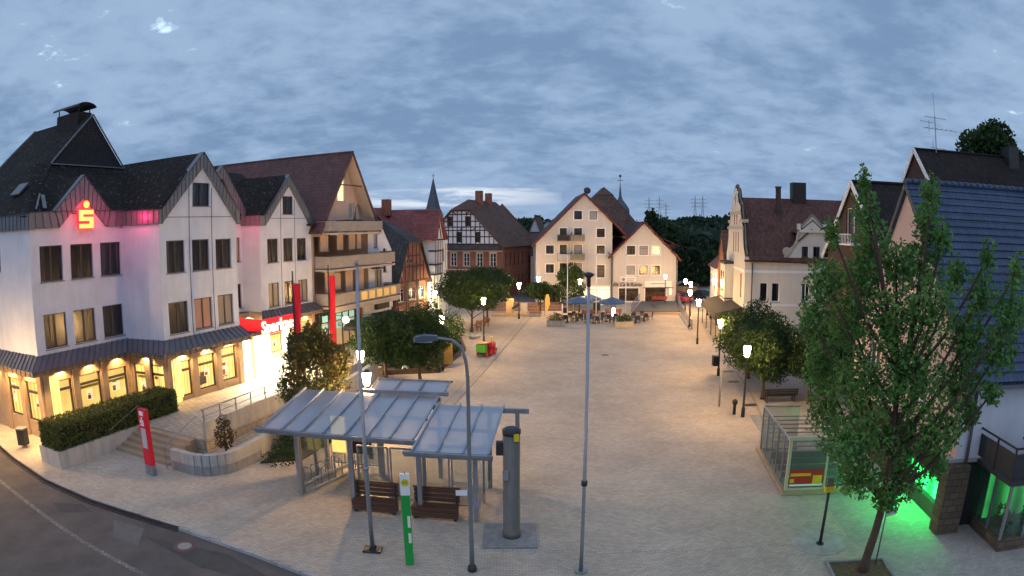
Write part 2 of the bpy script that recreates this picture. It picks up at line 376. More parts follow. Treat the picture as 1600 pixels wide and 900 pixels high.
        if parent: o.parent = parent
        if loc: o.location = loc
        if rz: o.rotation_euler.z = R(rz)
        if label: o['label'] = label
        return o
def tag(o, label, cat, group=None, kind=None):
    o['label'] = label; o['category'] = cat
    if group: o['group'] = group
    if kind: o['kind'] = kind
    return o
def T(name, label, cat, loc=(0, 0, 0), rz=0, group=None):
    o = bpy.data.objects.new(name, None); COL.objects.link(o); o.empty_display_size = .3
    o.location = loc if len(loc) == 3 else (*loc, 0); o.rotation_euler.z = R(rz)
    return tag(o, label, cat, group)
def structure(name, mb, m, label=None):
    o = mb.build(name, m); o['kind'] = 'structure'
    if label: o['label'] = label
    return o
KIDS = {}
def dup(root, loc, rz, label, group=None):
    def cp(o, par):
        if o.name not in KIDS: KIDS[o.name] = list(o.children)
        c = o.copy(); COL.objects.link(c); c.parent = par
        for k in KIDS[o.name]: cp(k, c)
        return c
    r = cp(root, None); r.location = loc if len(loc) == 3 else (*loc, 0); r.rotation_euler.z = R(rz); r['label'] = label
    if group: r['group'] = group
    return r
def text(s, size, m, parent, loc, rx=90, rz=0, ext=.02, align='CENTER', name='lettering', shear=0, bold=0):
    c = bpy.data.curves.new(name, 'FONT'); c.body = s; c.size = size; c.extrude = ext; c.align_x = align; c.align_y = 'CENTER'; c.shear = shear; c.offset = bold
    c.resolution_u = 3
    c.materials.append(MT[m] if isinstance(m, str) else m)
    t = bpy.data.objects.new(name, c); COL.objects.link(t); bpy.context.view_layer.update()
    me = bpy.data.meshes.new_from_object(t.evaluated_get(bpy.context.evaluated_depsgraph_get()))
    bpy.data.objects.remove(t); bpy.data.curves.remove(c)
    o = bpy.data.objects.new(name, me); COL.objects.link(o); o.parent = parent; o.location = loc; o.rotation_euler = (R(rx), 0, R(rz))
    return o

# ---------------------------------------------------------------- windows
WC = {}
def win(root, F, x, z, w, h, st='2', pane=None, fr=None, sill=True, dep=.10, surround=None, name='window'):
    """F=(ox,oy,angle) of the wall face; the window sits dep behind it"""
    pane = pane or random.choice([M_pane, M_pane, M_pane2]); fr = fr or M_wood_fr
    key = (round(w, 2), round(h, 2), st, fr.name, sill, bool(surround))
    if key not in WC:
        b = MB(); t = .065
        b.box(0, w, 0, .07, 0, t).box(0, w, 0, .07, h - t, h).box(0, t, 0, .07, t, h - t).box(w - t, w, 0, .07, t, h - t)
        if st in ('2', '2t'): b.box(w / 2 - .05, w / 2 + .05, -.012, .06, t, h - t)
        if st in ('1t', '2t', '3'): b.box(t, w - t, -.006, .062, h * .72, h * .72 + .05)
        if st == '6':
            b.box(w / 2 - .04, w / 2 + .04, -.01, .06, t, h - t); b.box(t, w - t, -.004, .06, h * .36, h * .36 + .03).box(t, w - t, -.004, .06, h * .67, h * .67 + .03)
        o = b.build(name, fr); WC[key] = o.data; bpy.data.objects.remove(o)
    pk = ('p', round(w, 2), round(h, 2), pane.name)
    if pk not in WC:
        b = MB(); b.box(.05, w - .05, .035, .05, .05, h - .05); o = b.build('pane', pane); WC[pk] = o.data; bpy.data.objects.remove(o)
    M = frame(*F); c = M @ Vector((x, dep, z))
    o = bpy.data.objects.new(name, WC[key]); COL.objects.link(o); o.parent = root; o.location = c; o.rotation_euler.z = R(F[2])
    p = bpy.data.objects.new('pane', WC[pk]); COL.objects.link(p); p.parent = o
    if sill:
        sk_ = ('s', round(w, 2))
        if sk_ not in WC:
            b = MB(); b.box(-.06, w + .06, -.16 - .0, .0, -.05, -.004); so_ = b.build('sill', M_zinc); WC[sk_] = so_.data; bpy.data.objects.remove(so_)
        s_ = bpy.data.objects.new('sill', WC[sk_]); COL.objects.link(s_); s_.parent = o
    if surround:
        b = MB(); e = .13
        for q in ((-e, 0, -e, h + e), (w, w + e, -e, h + e), (0, w, h, h + e), (0, w, -e, 0)): b.box(q[0], q[1], -dep - .025, -dep + .01, q[2], q[3])
        b.build('surround', surround, o)
    return o
def faces_with(root, mb, F, poly, specs, **kw):
    """one wall face with openings plus the windows that fill them; spec = (x,z,w,h[,style[,pane]])"""
    mb.wall(poly, [q[:4] for q in specs], frame(*F))
    for q in specs:
        win(root, F, *q[:4], q[4] if len(q) > 4 else kw.get('st', '2'), q[5] if len(q) > 5 else kw.get('pane'), kw.get('fr'), kw.get('sill', True), dep=kw.get('dep', .10), surround=kw.get('surround'))
def gable_house(name, label, loc, rz, Wd, D, eave, ridge, wallm, roofm, front=(), left=(), right=(), over=.35, xr=None, hip=0, cat='house', group=None, z0=-.5, fo=.3, kw={}, kl=None, roof_t=.16, par=False):
    root = T(name, label, cat, (*loc, 0), rz, group); b = MB()
    if not par:
        xr = Wd / 2 if xr is None else xr
        zh = ridge - hip
        if hip: 
            k = hip / (ridge - eave); pts = [(0, z0), (Wd, z0), (Wd, eave), (xr + (Wd - xr) * k, zh), (xr - xr * k, zh), (0, eave)]
        else: pts = [(0, z0), (Wd, z0), (Wd, eave), (xr, ridge), (0, eave)]
        faces_with(root, b, (0, 0, 0), pts, front, **kw)
        b.wall([(Wd - a, c) for a, c in pts][::-1] if True else pts, (), frame(Wd, D, 180))
        faces_with(root, b, (0, D, -90), [(0, z0), (D, z0), (D, eave), (0, eave)], left, **(kl or kw))
        faces_with(root, b, (Wd, 0, 90), [(0, z0), (D, z0), (D, eave), (0, eave)], right, **(kl or kw))
        b.build('wall', wallm, root)
        r = MB(); o = over
        sl_ = (ridge - eave) / xr; sr_ = (ridge - eave) / (Wd - xr); u = .06
        if hip:
            hb = hip * .75; kx = hip / (ridge - eave)
            r.slab([(xr, hb, ridge + u), (xr, D + fo, ridge + u), (-o, D + fo, eave - o * sl_ + u), (-o, -fo, eave - o * sl_ + u), (xr - xr * kx, -fo, zh + u)], roof_t)
            r.slab([(xr, D + fo, ridge + u), (xr, hb, ridge + u), (xr + (Wd - xr) * kx, -fo, zh + u), (Wd + o, -fo, eave - o * sr_ + u), (Wd + o, D + fo, eave - o * sr_ + u)], roof_t)
            r.slab([(xr, hb, ridge + u + .01), (xr - xr * kx - .05, -fo - .1, zh + u - .06), (xr + (Wd - xr) * kx + .05, -fo - .1, zh + u - .06)], roof_t)
        else:
            r.slab([(xr, -fo, ridge + u), (xr, D + fo, ridge + u), (-o, D + fo, eave - o * sl_ + u), (-o, -fo, eave - o * sl_ + u)], roof_t)
            r.slab([(xr, D + fo, ridge + u), (xr, -fo, ridge + u), (Wd + o, -fo, eave - o * sr_ + u), (Wd + o, D + fo, eave - o * sr_ + u)], roof_t)
        rf = r.build('roof', roofm, root)
        MB().tube([(xr, -fo, ridge + .1), (xr, D + fo, ridge + .1)] if not hip else [(xr, hip * .75, ridge + .1), (xr, D + fo, ridge + .1)], .11, 8).build('ridge_cap', roofm, rf)
    else:
        yr = D / 2 if xr is None else xr
        faces_with(root, b, (0, 0, 0), [(0, z0), (Wd, z0), (Wd, eave), (0, eave)], front, **kw)
        b.wall([(0, z0), (Wd, z0), (Wd, eave), (0, eave)], (), frame(Wd, D, 180))
        faces_with(root, b, (0, D, -90), [(0, z0), (D, z0), (D, eave), (D - yr, ridge), (0, eave)], left, **(kl or kw))
        faces_with(root, b, (Wd, 0, 90), [(0, z0), (D, z0), (D, eave), (yr, ridge), (0, eave)], right, **(kl or kw))
        b.build('wall', wallm, root)
        sl_ = (ridge - eave) / yr; s2 = (ridge - eave) / (D - yr); o = over; u = .06; r = MB()
        r.slab([(-fo, yr, ridge + u), (-fo, -o, eave - o * sl_ + u), (Wd + fo, -o, eave - o * sl_ + u), (Wd + fo, yr, ridge + u)], roof_t)
        r.slab([(-fo, yr, ridge + u), (-fo, D + o, eave - o * s2 + u), (Wd + fo, D + o, eave - o * s2 + u), (Wd + fo, yr, ridge + u)], roof_t)
        rf = r.build('roof', roofm, root)
        MB().tube([(-fo, yr, ridge + .1), (Wd + fo, yr, ridge + .1)], .11, 8).build('ridge_cap', roofm, rf)
    root['_r'] = 0; del root['_r']
    return root, rf

# ---------------------------------------------------------------- foliage
rng = np.random.default_rng(11)
def leaves(name, clumps, size, m, parent=None, shell=.55, aspect=.62, sink=0.0, box=None):
    """clumps = (x,y,z,rx,ry,rz,n): n leaf-sized faces spread through each ragged ellipsoid"""
    P = []; 
    for (x, y, z, rx, ry, rz, n) in clumps:
        d = rng.normal(size=(n, 3)); d /= np.linalg.norm(d, axis=1)[:, None] + 1e-9
        rad = 1 - (1 - shell) * rng.random(n) ** 1.6
        lump = 1 + .17 * np.sin(d[:, 0] * 5 + x * 3) * np.cos(d[:, 1] * 4 + y * 2) + .13 * np.sin(d[:, 2] * 7 + z * 4 + d[:, 0] * 3) + rng.normal(size=n) * .05
        P.append(d * (rad * lump)[:, None] * [rx, ry, rz] + [x, y, z])
    if box is not None: P.append(box)
    P = np.concatenate(P); n = len(P)
    a = rng.normal(size=(n, 3)); a /= np.linalg.norm(a, axis=1)[:, None]; a[:, 2] -= .25
    b = np.cross(a, rng.normal(size=(n, 3))); b /= np.linalg.norm(b, axis=1)[:, None]
    s = size * (.45 + 1.1 * rng.random(n) ** 1.3)[:, None]
    V = np.stack([P - a * s * .5, P + b * s * aspect * .5, P + a * s * .55, P - b * s * aspect * .5], 1).reshape(-1, 3)
    me = bpy.data.meshes.new(name); me.vertices.add(4 * n); me.vertices.foreach_set('co', V.ravel())
    me.loops.add(4 * n); me.loops.foreach_set('vertex_index', np.arange(4 * n, dtype=np.int32))
    me.polygons.add(n); me.polygons.foreach_set('loop_start', np.arange(0, 4 * n, 4, dtype=np.int32)); me.polygons.foreach_set('loop_total', np.full(n, 4, dtype=np.int32))
    me.materials.append(m); me.update(calc_edges=True); me.validate()
    o = bpy.data.objects.new(name, me); COL.objects.link(o)
    if parent: o.parent = parent
    return o
L_dark = leafmat('dark_leaves', (.014, .036, .012), (.046, .090, .026), 1.3)
L_mid = leafmat('green_leaves', (.030, .075, .020), (.085, .16, .045))
L_big = leafmat('maple_leaves', (.050, .13, .032), (.17, .35, .085), 1.1)
L_red = leafmat('reddish_leaves', (.075, .036, .018), (.085, .125, .032), 1.0)
L_hedge = leafmat('hedge_leaves', (.045, .07, .018), (.15, .16, .04), 2.5)  # yellow of the bank's window light is put into the leaf colour
L_far = leafmat('distant_leaves', (.014, .030, .016), (.030, .058, .026), .05)
L_far2 = leafmat('distant_light_leaves', (.024, .050, .022), (.050, .085, .036), .2)
def trunk_mb(x, y, h, r, lean=(0, 0), seed=0, limbs=5, spread=1.0, top=None):
    rnd = random.Random(seed); b = MB(); pts = [(x + lean[0] * t + rnd.uniform(-.03, .03), y + lean[1] * t, h * t) for t in (0, .08, .3, .6, .85, 1)]
    b.tube(pts, [r * 1.35, r, r * .85, r * .7, r * .6, r * .5], 10)
    for i in range(limbs):
        t = .55 + .45 * i / limbs; a = rnd.uniform(0, 6.28) if limbs < 3 else i * 2.4
        p0 = Vector((x + lean[0] * t, y + lean[1] * t, h * t)); e = Vector((math.cos(a) * spread, math.sin(a) * spread, (top or spread) * rnd.uniform(.7, 1.1)))
        b.tube([p0, p0 + e * .45 + Vector((0, 0, .05)), p0 + e], [r * .42, r * .28, r * .1], 6)
    return b
def tree(name, label, x, y, th, tr, clumps, leaf, lm, group=None, lean=(0, 0), spread=1.0, seed=1, cat='tree', z=0, top=None, limbs=6):
    o = T(name, label, cat, (x, y, z), 0, group)
    trunk_mb(0, 0, th, tr, lean, seed, limbs, spread, top).build('trunk', M_bark, o)
    leaves('crown', clumps, leaf, lm, o)
    return o
# ================================================================ THE SETTING
def sheet(name, pts, z, m, kind='structure', cut=0):
    b = MB(); b.face([(x, y, z) for x, y in pts]); o = b.build(name, m); o['kind'] = 'structure'; return o
# terrain: one sheet to the horizon, flat under the town, rising to wooded hills beyond
def hill_z(x, y):
    d = math.hypot(x, y)
    if d < 260: return 0
    t = min(1, (d - 260) / 520); az_ = math.atan2(x, y)
    top = 6 + 4 * math.sin(az_ * 3 + .5) + 9 * max(0, min(1, (az_ - .18) / .22)) + 3 * math.sin(az_ * 19) + 2.0 * math.sin(az_ * 47 + 1) + (3 if -.05 < az_ < .08 else 0) * (1 - abs(az_ - .015) / .065)
    if abs(az_) > 1.3: top *= max(.3, 1.6 - abs(az_) / 2)
    return top * (t * t * (3 - 2 * t)) + (2.5 * math.sin(x * .05) * math.cos(y * .043) if d > 330 else 0)
b = MB(); rr_ = [0, 30, 60, 90, 120, 180, 260, 300, 340, 390, 440, 500, 560, 620, 690, 760, 820, 900, 1100, 1600, 3000, 5000]; na = 220
for r in rr_[1:]:
    for j in range(na):
        a = 2 * math.pi * j / na; x, y = r * math.sin(a), r * math.cos(a); b.v.append(Vector((x, y, -.03 + hill_z(x, y) if r < 1000 else hill_z(x * 900 / r, y * 900 / r) - (r - 900) * .03)))
b.v.append(Vector((0, 0, -.03))); c0 = len(b.v) - 1
for j in range(na): b.f.append([c0, (j + 1) % na, j]); b.sm.append(True)
for i in range(len(rr_) - 2):
    for j in range(na):
        a = i * na + j; c = i * na + (j + 1) % na; b.f.append([a, c, c + na, a + na]); b.sm.append(True)
m_ter = mat('meadow_ground', (.035, .055, .028), .95, .4, .02, .3)
structure('ground', b, m_ter)
# paving of the square
def plaza_mat():
    m = tiles('plaza_paving', (.48, .41, .33), .20, .10, .12, rough=.85, bump=.18, brick=True, mortar=(.30, .26, .215), msize=.010, spec=.25, blot=.10, wear=.16)
    return m
M_plaza = plaza_mat()
M_plaza2 = tiles('grey_paving', (.38, .345, .31), .20, .10, .12, rough=.85, bump=.2, brick=True, mortar=(.26, .235, .21), msize=.008, spec=.25, blot=.10, wear=.16)
M_asph = mat('asphalt', (.125, .105, .092), .85, .26, .7, .25, bscale=60, spec=.25)
M_kerb = tiles('kerb_stone', (.34, .33, .32), 1.0, .5, .12, rough=.8, bump=.2, brick=True)
kerb = [(-60, 34.0), (-34, 27.4), (-24.5, 22.4), (-20.5, 20.6), (-16.9, 19.5), (-12, 18.45), (-8.5, 17.3), (-5.2, 15.9), (-1, 14.0), (6, 10.6), (14, 7.5), (30, 2)]
square = kerb + [(60, 2), (60, 130), (-60, 130)]
sheet('pavement', square, .12, M_plaza)
rd = MB(); rd.face([(x, y, .0) for x, y in [(-90, 46), *kerb, (60, 2), (60, -30), (-90, -30)]]); structure('road', rd, M_asph)
kb = MB()
for i in range(len(kerb) - 1):
    a, c = Vector((*kerb[i], 0)), Vector((*kerb[i + 1], 0)); d = (c - a).normalized(); n_ = Vector((-d.y, d.x, 0)) * .15
    kb.slab([a + n_ + Vector((0, 0, .132)), c + n_ + Vector((0, 0, .132)), c + Vector((0, 0, .132)), a + Vector((0, 0, .132))], .16)
structure('kerb', kb, M_kerb)
M_kerb_shade = tiles('kerb_shade_tone', (.060, .046, .044), 1.0, .5, .15, rough=.8, bump=.2, brick=True)  # dark colour stands in for the shading along the kerb
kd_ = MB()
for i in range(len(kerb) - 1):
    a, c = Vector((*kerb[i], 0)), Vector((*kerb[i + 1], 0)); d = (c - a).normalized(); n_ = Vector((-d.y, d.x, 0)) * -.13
    if a.x > -12.5: continue  # the painted kerb shading stops here
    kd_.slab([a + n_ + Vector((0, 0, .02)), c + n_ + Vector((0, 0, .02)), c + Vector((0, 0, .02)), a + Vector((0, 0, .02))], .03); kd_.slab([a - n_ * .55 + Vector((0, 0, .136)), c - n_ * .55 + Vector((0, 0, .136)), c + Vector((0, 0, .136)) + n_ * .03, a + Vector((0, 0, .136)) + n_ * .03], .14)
structure('kerb_shade_strip', kd_, M_kerb_shade)
def strip(name, pts, w, z, m, h=.0):
    b = MB()
    for i in range(len(pts) - 1):
        a, c = Vector((*pts[i], z)), Vector((*pts[i + 1], z)); d = (c - a).normalized(); n_ = Vector((-d.y, d.x, 0)) * w / 2; e = d * .0
        b.face([a + n_, a - n_, c - n_, c + n_])
    return structure(name, b, m)
M_gut = tiles('gutter_stones', (.24, .21, .175), .16, .16, .25, rough=.8, bump=.3, brick=True, mortar=(.12, .11, .10))
strip('gutter_line', [(-60, 29), (-30, 22.9), (-22.8, 19.8), (-18.2, 17.75), (-15.5, 16.6), (-11.7, 15.2), (-6, 12.3), (0, 9)], .18, .006, M_gut)
M_patch = mat('dark_road_patch', (.075, .068, .064), .9, .2, 2, .4)
M_patch2 = mat('pale_road_patch', (.145, .132, .122), .85, .15, 2, .4)
b = MB(); b.face([(x, y, .005) for x, y in [(-18.6, 18.9), (-17.2, 19.25), (-16.3, 18.75), (-17.6, 18.2)]]); structure('road_patch', b, M_patch)
b = MB(); b.face([(x, y, .0055) for x, y in [(-15, 18.45), (-13.4, 18.2), (-12.9, 16.9), (-14.2, 17.2)]]); structure('road_patch', b, M_patch2)
b = MB(); b.face([(x, y, .0052) for x, y in [(-13, 17.6), (-9.5, 17.3), (-6.5, 15.6), (-10, 16.2)]]); structure('road_patch', b, M_patch)
# side street rising between the brick house and the cream house, and the yard behind the ramp
sheet('lane', [(-1.0, 80), (3.6, 86), (5.5, 125), (1.4, 125), (-1.5, 93)], .128, mat('lane_surface', (.12, .12, .125), .85, .2, 1.5, .3))
sheet('yard', [(23.6, 58), (60, 58), (60, 128), (24.3, 128)], .128, M_plaza2)
sheet('left_walk', [(-16, 36), (-7.2, 30.5), (-3.9, 33.8), (3.4, 78), (-1.5, 90), (-11, 69)], .125, M_plaza2)
sheet('right_walk', [(60, 8), (12.2, 13), (11.6, 17.5), (13.7, 30), (14.5, 37), (19.9, 62.5), (21.3, 68), (40, 70)], .125, M_plaza2)
M_drain = mat('drain_channel', (.20, .18, .155), .7, .2, 3, .3)
strip('drain_channel', [(-3.9, 33.0), (-1.9, 45.4), (1.9, 71.2), (3.2, 77.7)], .12, .135, M_drain)
strip('drain_channel', [(-4.55, 33.2), (-2.5, 45.5), (1.4, 71.4)], .06, .135, M_drain)
strip('drain_channel', [(12.6, 25.5), (13.6, 30.5), (15.2, 37), (20.2, 62.2)], .12, .135, M_drain)
M_band = tiles('paving_band', (.45, .39, .325), .30, .15, .12, rough=.85, bump=.18, brick=True, mortar=(.22, .19, .16), msize=.01, spec=.25, blot=.10, wear=.16)
for i, (pa, pb) in enumerate((((-1.2, 30.5), (14.2, 27.6)), ((-.6, 42.5), (15.9, 40.2)), ((1.0, 54.5), (17.9, 52.2)), ((-5.6, 19.0), (10.6, 17.6)))): strip('paving_band', [pa, pb], .24, .1225, M_band)
# distant wood
cl = []; rnd = random.Random(4)
for i in range(1500):
    az_ = rnd.uniform(-.42, .62); d = rnd.uniform(250, 860) if i % 3 else rnd.uniform(240, 420); x, y = d * math.sin(az_), d * math.cos(az_)
    s_ = rnd.uniform(5, 9); cl.append((x, y, hill_z(x, y) + s_ * .25, s_, s_, s_ * rnd.uniform(.7, 1.0), 42))
for i in range(140):
    az_ = rnd.uniform(.20, .42); d = rnd.uniform(780, 850); x, y = d * math.sin(az_), d * math.cos(az_); s_ = rnd.uniform(5, 9)
    cl.append((x, y, hill_z(x, y) + s_ * .5, s_, s_, s_ * .8, 42))
fw = leaves('distant_wood', cl, 4.2, L_far, None, .7, .9); tag(fw, 'dark wooded hills along the horizon behind the town', 'wood', kind='stuff')

# ================================================================ THE BANK
BA = math.degrees(math.atan2(.954, .30))
bank = T('bank_building', 'white three storey bank with red glowing sign, zinc gables and lit ground floor', 'building', (-24.2, 25.3), BA)
bw = MB(); ZB = 4.55
rowA = [(.6, 8.35, 1.5, 1.85), (2.65, 8.35, 1.55, 1.85), (4.75, 8.35, 1.5, 1.85), (.6, 4.87, 1.5, 1.8), (2.62, 4.87, 1.5, 1.8), (4.7, 4.87, 1.5, 1.8)]
AW = 6.4
pp = [M_pane, M_pane, M_pane2, M_pane, M_pane, M_pane]
faces_with(bank, bw, (0, 0, 0), [(0, ZB), (AW, ZB), (AW, 11.3), (5.17, 11.3), (3.57, 12.95), (1.9, 11.3), (0, 11.3)], [(*q, '2', p) for q, p in zip(rowA, pp)])
# left side
faces_with(bank, bw, (-.9, 16, -86.7), [(0, ZB), (16.03, ZB), (16.03, 11.3), (0, 11.3)], [(11.3, 8.95, 1.3, 1.25, '2', M_pane), (4, 8.35, 1.5, 1.8), (4, 4.87, 1.5, 1.8)])
# side of the projecting bay
bw.wall([(0, ZB), (2.95, ZB), (2.95, 11.3), (0, 11.3)], (), frame(AW, 0, -80.2))
BO = (6.9, -2.9, -2.4); BWd = 6.3
faces_with(bank, bw, BO, [(0, ZB), (BWd, ZB), (BWd, 11.15), (3.35, 14.5), (0, 11.15)],
    [(.5, 8.32, 1.4, 1.83, '2', M_pane2), (2.5, 8.32, 1.4, 1.83, '2', M_pane2), (4.45, 8.32, 1.35, 1.8, '2', M_pane2), (.47, 4.87, 1.5, 1.8, '2', M_pane), (2.5, 4.87, 1.45, 1.82, '2', M_panew), (4.46, 4.87, 1.35, 1.83, '2', M_panew2), (2.59, 12.1, 1.4, 1.38, '2', M_pane2)])
bw.wall([(0, ZB), (4.87, ZB), (4.87, 11.3), (0, 11.3)], (), frame(13.19, -3.16, 89))
faces_with(bank, bw, (13.27, 1.7, 0), [(0, ZB), (5.93, ZB), (5.93, 11.15), (3.4, 14.6), (2.6, 14.6), (0, 11.15)], [(4.9, 8.3, .75, 1.8, '1', M_panew), (4.9, 4.87, .75, 1.8, '1', M_pane2), (1.5, 8.3, 1.4, 1.8), (1.5, 4.87, 1.4, 1.8)])
bw.wall([(0, ZB), (1.62, ZB), (1.62, 11.3), (0, 11.3)], (), frame(19.2, 1.7, -84.2))
CO = (19.36, .1, -2.4)
faces_with(bank, bw, CO, [(0, ZB), (6.3, ZB), (6.3, 11.0), (3.3, 14.1), (0, 11.0)],
    [(.84, 8.13, 1.27, 1.8, '2', M_pane), (2.72, 8.13, 1.2, 1.8, '2', M_pane), (4.4, 8.13, 1.25, 1.75, '2', M_pane), (.84, 4.77, 1.27, 1.82, '2', M_panew2), (2.73, 4.77, 1.2, 1.82, '2', M_pane), (4.45, 4.8, 1.25, 1.77, '2', M_panew2), (2.7, 11.77, 1.28, 1.42, '2', M_pane2)])
bw.wall([(0, ZB), (16, ZB), (16, 11.3), (0, 11.3)], (), frame(25.65, -.16, 90)); bw.wall([(0, ZB), (26.55, ZB), (26.55, 11.3), (0, 11.3)], (), frame(25.65, 15.9, 180))
bw.build('wall', M_white, bank)
# grooves in the render of the bays
for O, xs in ((BO, (2.3, 4.15)), (CO, (2.45, 4.15))):
    g = MB(frame(*O))
    for x in xs: g.box(x - .025, x + .025, -.012, .0, ZB + .1, 13.2 if O is BO else 12.9)
    g.box(.5, 5.9, -.011, .0, 11.45, 11.49)
    g.build('groove', M_zincd, bank)
# zinc fascia with its gables
def fascia(O, pts_top, pts_bot, nm='fascia', th=.16):
    """band between two outlines standing proud of the wall face O, with standing seams"""
    f = MB(frame(*O)); n = len(pts_top)
    for i in range(n - 1):
        (a, b_), (c, d_) = pts_top[i], pts_top[i + 1]; (e, g_), (h_, k_) = pts_bot[i], pts_bot[i + 1]
        f.face([(e, -th, g_), (h_, -th, k_), (c, -th, d_), (a, -th, b_)]); f.face([(a, -th, b_), (c, -th, d_), (c, .25, d_), (a, .25, b_)]); f.face([(e, .02, g_), (h_, .02, k_), (h_, -th, k_), (e, -th, g_)])
    for q in (0, -1):
        f.face([(pts_top[q][0], -th, pts_top[q][1]), (pts_top[q][0], .2, pts_top[q][1]), (pts_bot[q][0], .2, pts_bot[q][1]), (pts_bot[q][0], -th, pts_bot[q][1])])
    o = f.build(nm, M_zinc, bank)
    s_ = MB(frame(*O))
    for i in range(n - 1):
        (a, b_), (c, d_) = pts_top[i], pts_top[i + 1]; (e, g_), (h_, k_) = pts_bot[i], pts_bot[i + 1]
        L = math.hypot(c - a, d_ - b_); k = max(1, int(L / .42))
        for j in range(k + 1):
            t = j / k; s_.bar((a + (c - a) * t, -th - .012, b_ + (d_ - b_) * t), (e + (h_ - e) * t, -th - .012, g_ + (k_ - g_) * t), .022, .03)
        s_.bar((a, -th - .02, b_ - .02), (c, -th - .02, d_ - .02), .05, .05)
    s_.build('seam', M_zincd, o)
fascia((0, 0, 0), [(-.16, 11.9), (1.6, 12.0), (3.57, 13.95), (5.45, 12.0), (AW, 11.95)], [(-.16, 11.1), (1.87, 11.1), (3.57, 12.72), (5.18, 11.1), (AW, 11.1)])
fascia((-.9, 16, -86.7), [(0, 11.8), (16.2, 11.9)], [(0, 11.1), (16.2, 11.1)])
fascia((AW, 0, -80.2), [(.1, 11.95), (3.1, 11.9)], [(.1, 11.12), (3.1, 11.12)])
fascia(BO, [(-.16, 11.9), (.12, 11.95), (3.35, 15.32), (6.47, 11.85), (6.47, 11.84)], [(-.16, 11.1), (.12, 11.1), (3.35, 14.42), (6.3, 11.1), (6.47, 11.0)])
fascia((13.19, -3.16, 89), [(-.2, 11.9), (4.7, 11.9)], [(-.2, 11.1), (4.7, 11.1)])
fascia((13.2, 1.5, 0), [(0, 11.9), (.3, 12.0), (3.55, 15.3), (6.0, 12.2), (6.05, 11.9)], [(0, 11.1), (.4, 11.1), (3.55, 14.45), (6.0, 11.3), (6.05, 11.1)])
fascia((19.2, 1.7, -84.2), [(0, 11.7), (1.75, 11.7)], [(0, 10.95), (1.75, 10.95)])
fascia(CO, [(-.16, 11.65), (.5, 11.7), (3.4, 14.9), (6.4, 11.3), (6.5, 11.3)], [(-.16, 10.92), (.55, 10.92), (3.4, 14.05), (6.3, 10.6), (6.5, 10.5)])
# roofs
M_slate = tiles('mossy_dark_tiles', (.024, .020, .018), .22, .24, .3, lichen=.45, rough=.85, bump=.7, spec=.15)
M_slate2 = tiles('slate_cladding', (.022, .018, .018), .20, .16, .3, rough=.6, bump=.6)
rb = MB()
rb.slab([(-.1, -.02, 11.86), (AW + 3.9, -.02, 11.86), (AW + 3.9, 4.02, 14.92), (2.6, 4.02, 14.92)], .12)                 # front slope
rb.slab([(6.8, 4.0, 18.15), (6.8, 11.6, 18.15), (-.2, 11.6, 11.75), (-.2, 0.0, 11.75), (2.7, 2.8, 14.1), (3.8, 4.0, 15.1)], .12)    # tall roof, left slope
rb.slab([(6.8, 4.0, 18.15), (9.5, 4.0, 14.9), (12.5, 4.0, 11.3), (12.5, 11.6, 11.3), (6.8, 11.6, 18.15)], .12)
rb.slab([(10.3, -3.05, 15.28), (10.3, 9, 15.28), (6.75, 9, 11.85), (6.75, -3.05, 11.85)], .12)          # bay roof
rb.slab([(10.3, -3.05, 15.28), (10.3, 9, 15.28), (13.5, 9, 11.85), (13.5, -3.2, 11.85)], .12)
rb.slab([(16.75, 1.5, 15.2), (16.75, 9, 15.2), (13.1, 9, 11.8), (13.1, 1.5, 11.8)], .12)
rb.slab([(16.75, 1.5, 15.2), (16.75, 9, 15.2), (19.4, 9, 12.0), (19.4, 1.5, 12.0)], .12)
rb.slab([(12.5, 1.4, 11.85), (26, 1.4, 11.75), (26, 8, 15.7), (12.5, 8, 15.7)], .12)
rb.slab([(22.75, 0, 14.85), (22.75, 9, 14.85), (19.2, 9, 11.6), (19.2, 0, 11.6)], .12)
rb.slab([(22.75, 0, 14.85), (22.75, 9, 14.85), (26, 9, 11.2), (26, -.1, 11.2)], .12)
rb.slab([(12.5, 8, 15.7), (26, 8, 15.7), (26, 16, 11.3), (12.5, 16, 11.3)], .12)
rb.slab([(-.6, 11.5, 11.6), (-.6, 16.2, 11.6), (12.5, 16.2, 11.6), (12.5, 11.5, 11.6)], .12)
# sign gable
rb.slab([(3.57, -.1, 13.9), (3.57, 2.9, 13.9), (1.55, .3, 11.95), (1.55, -.1, 11.95)], .1); rb.slab([(3.57, -.1, 13.9), (3.57, 2.9, 13.9), (5.5, .3, 11.95), (5.5, -.1, 11.95)], .1)
roof = rb.build('roof', M_slate, bank)
g = MB(); g.slab([(3.75, 3.96, 14.95), (9.5, 3.96, 14.9), (6.8, 3.96, 18.1)], .1, d=(0, .1, 0)); g.slab([(-.1, 11.6, 11.75), (6.8, 11.6, 18.1), (12.4, 11.6, 11.4)], .1, d=(0, .1, 0)); g.build('slate_gable', M_slate2, bank)
g = MB(); 
for a, c in (((3.7, 3.9, 14.98), (6.8, 3.9, 18.2)), ((6.8, 3.9, 18.2), (9.55, 3.9, 14.95)), ((3.7, 3.9, 14.96), (9.55, 3.9, 14.92)), ((6.8, 11.65, 18.2), (-.2, 11.65, 11.8)), ((1.2, .9, 12.95), (.5, .1, 12.1))): g.bar(a, c, .09, .07)
g.bar((1.5, 1.1, 12.9), (1.1, .15, 12.15), .22, .05)
g.build('verge_trim', M_zinc, bank)
g = MB(); g.box(2.2, 2.9, 3.9, 5.0, 12.2, 12.3, None)
g = MB(); g.slab([(1.0, 3.2, 13.12), (1.7, 3.2, 13.76), (1.7, 4.3, 13.76), (1.0, 4.3, 13.12)], .1); g.build('skylight', M_zinc, bank)
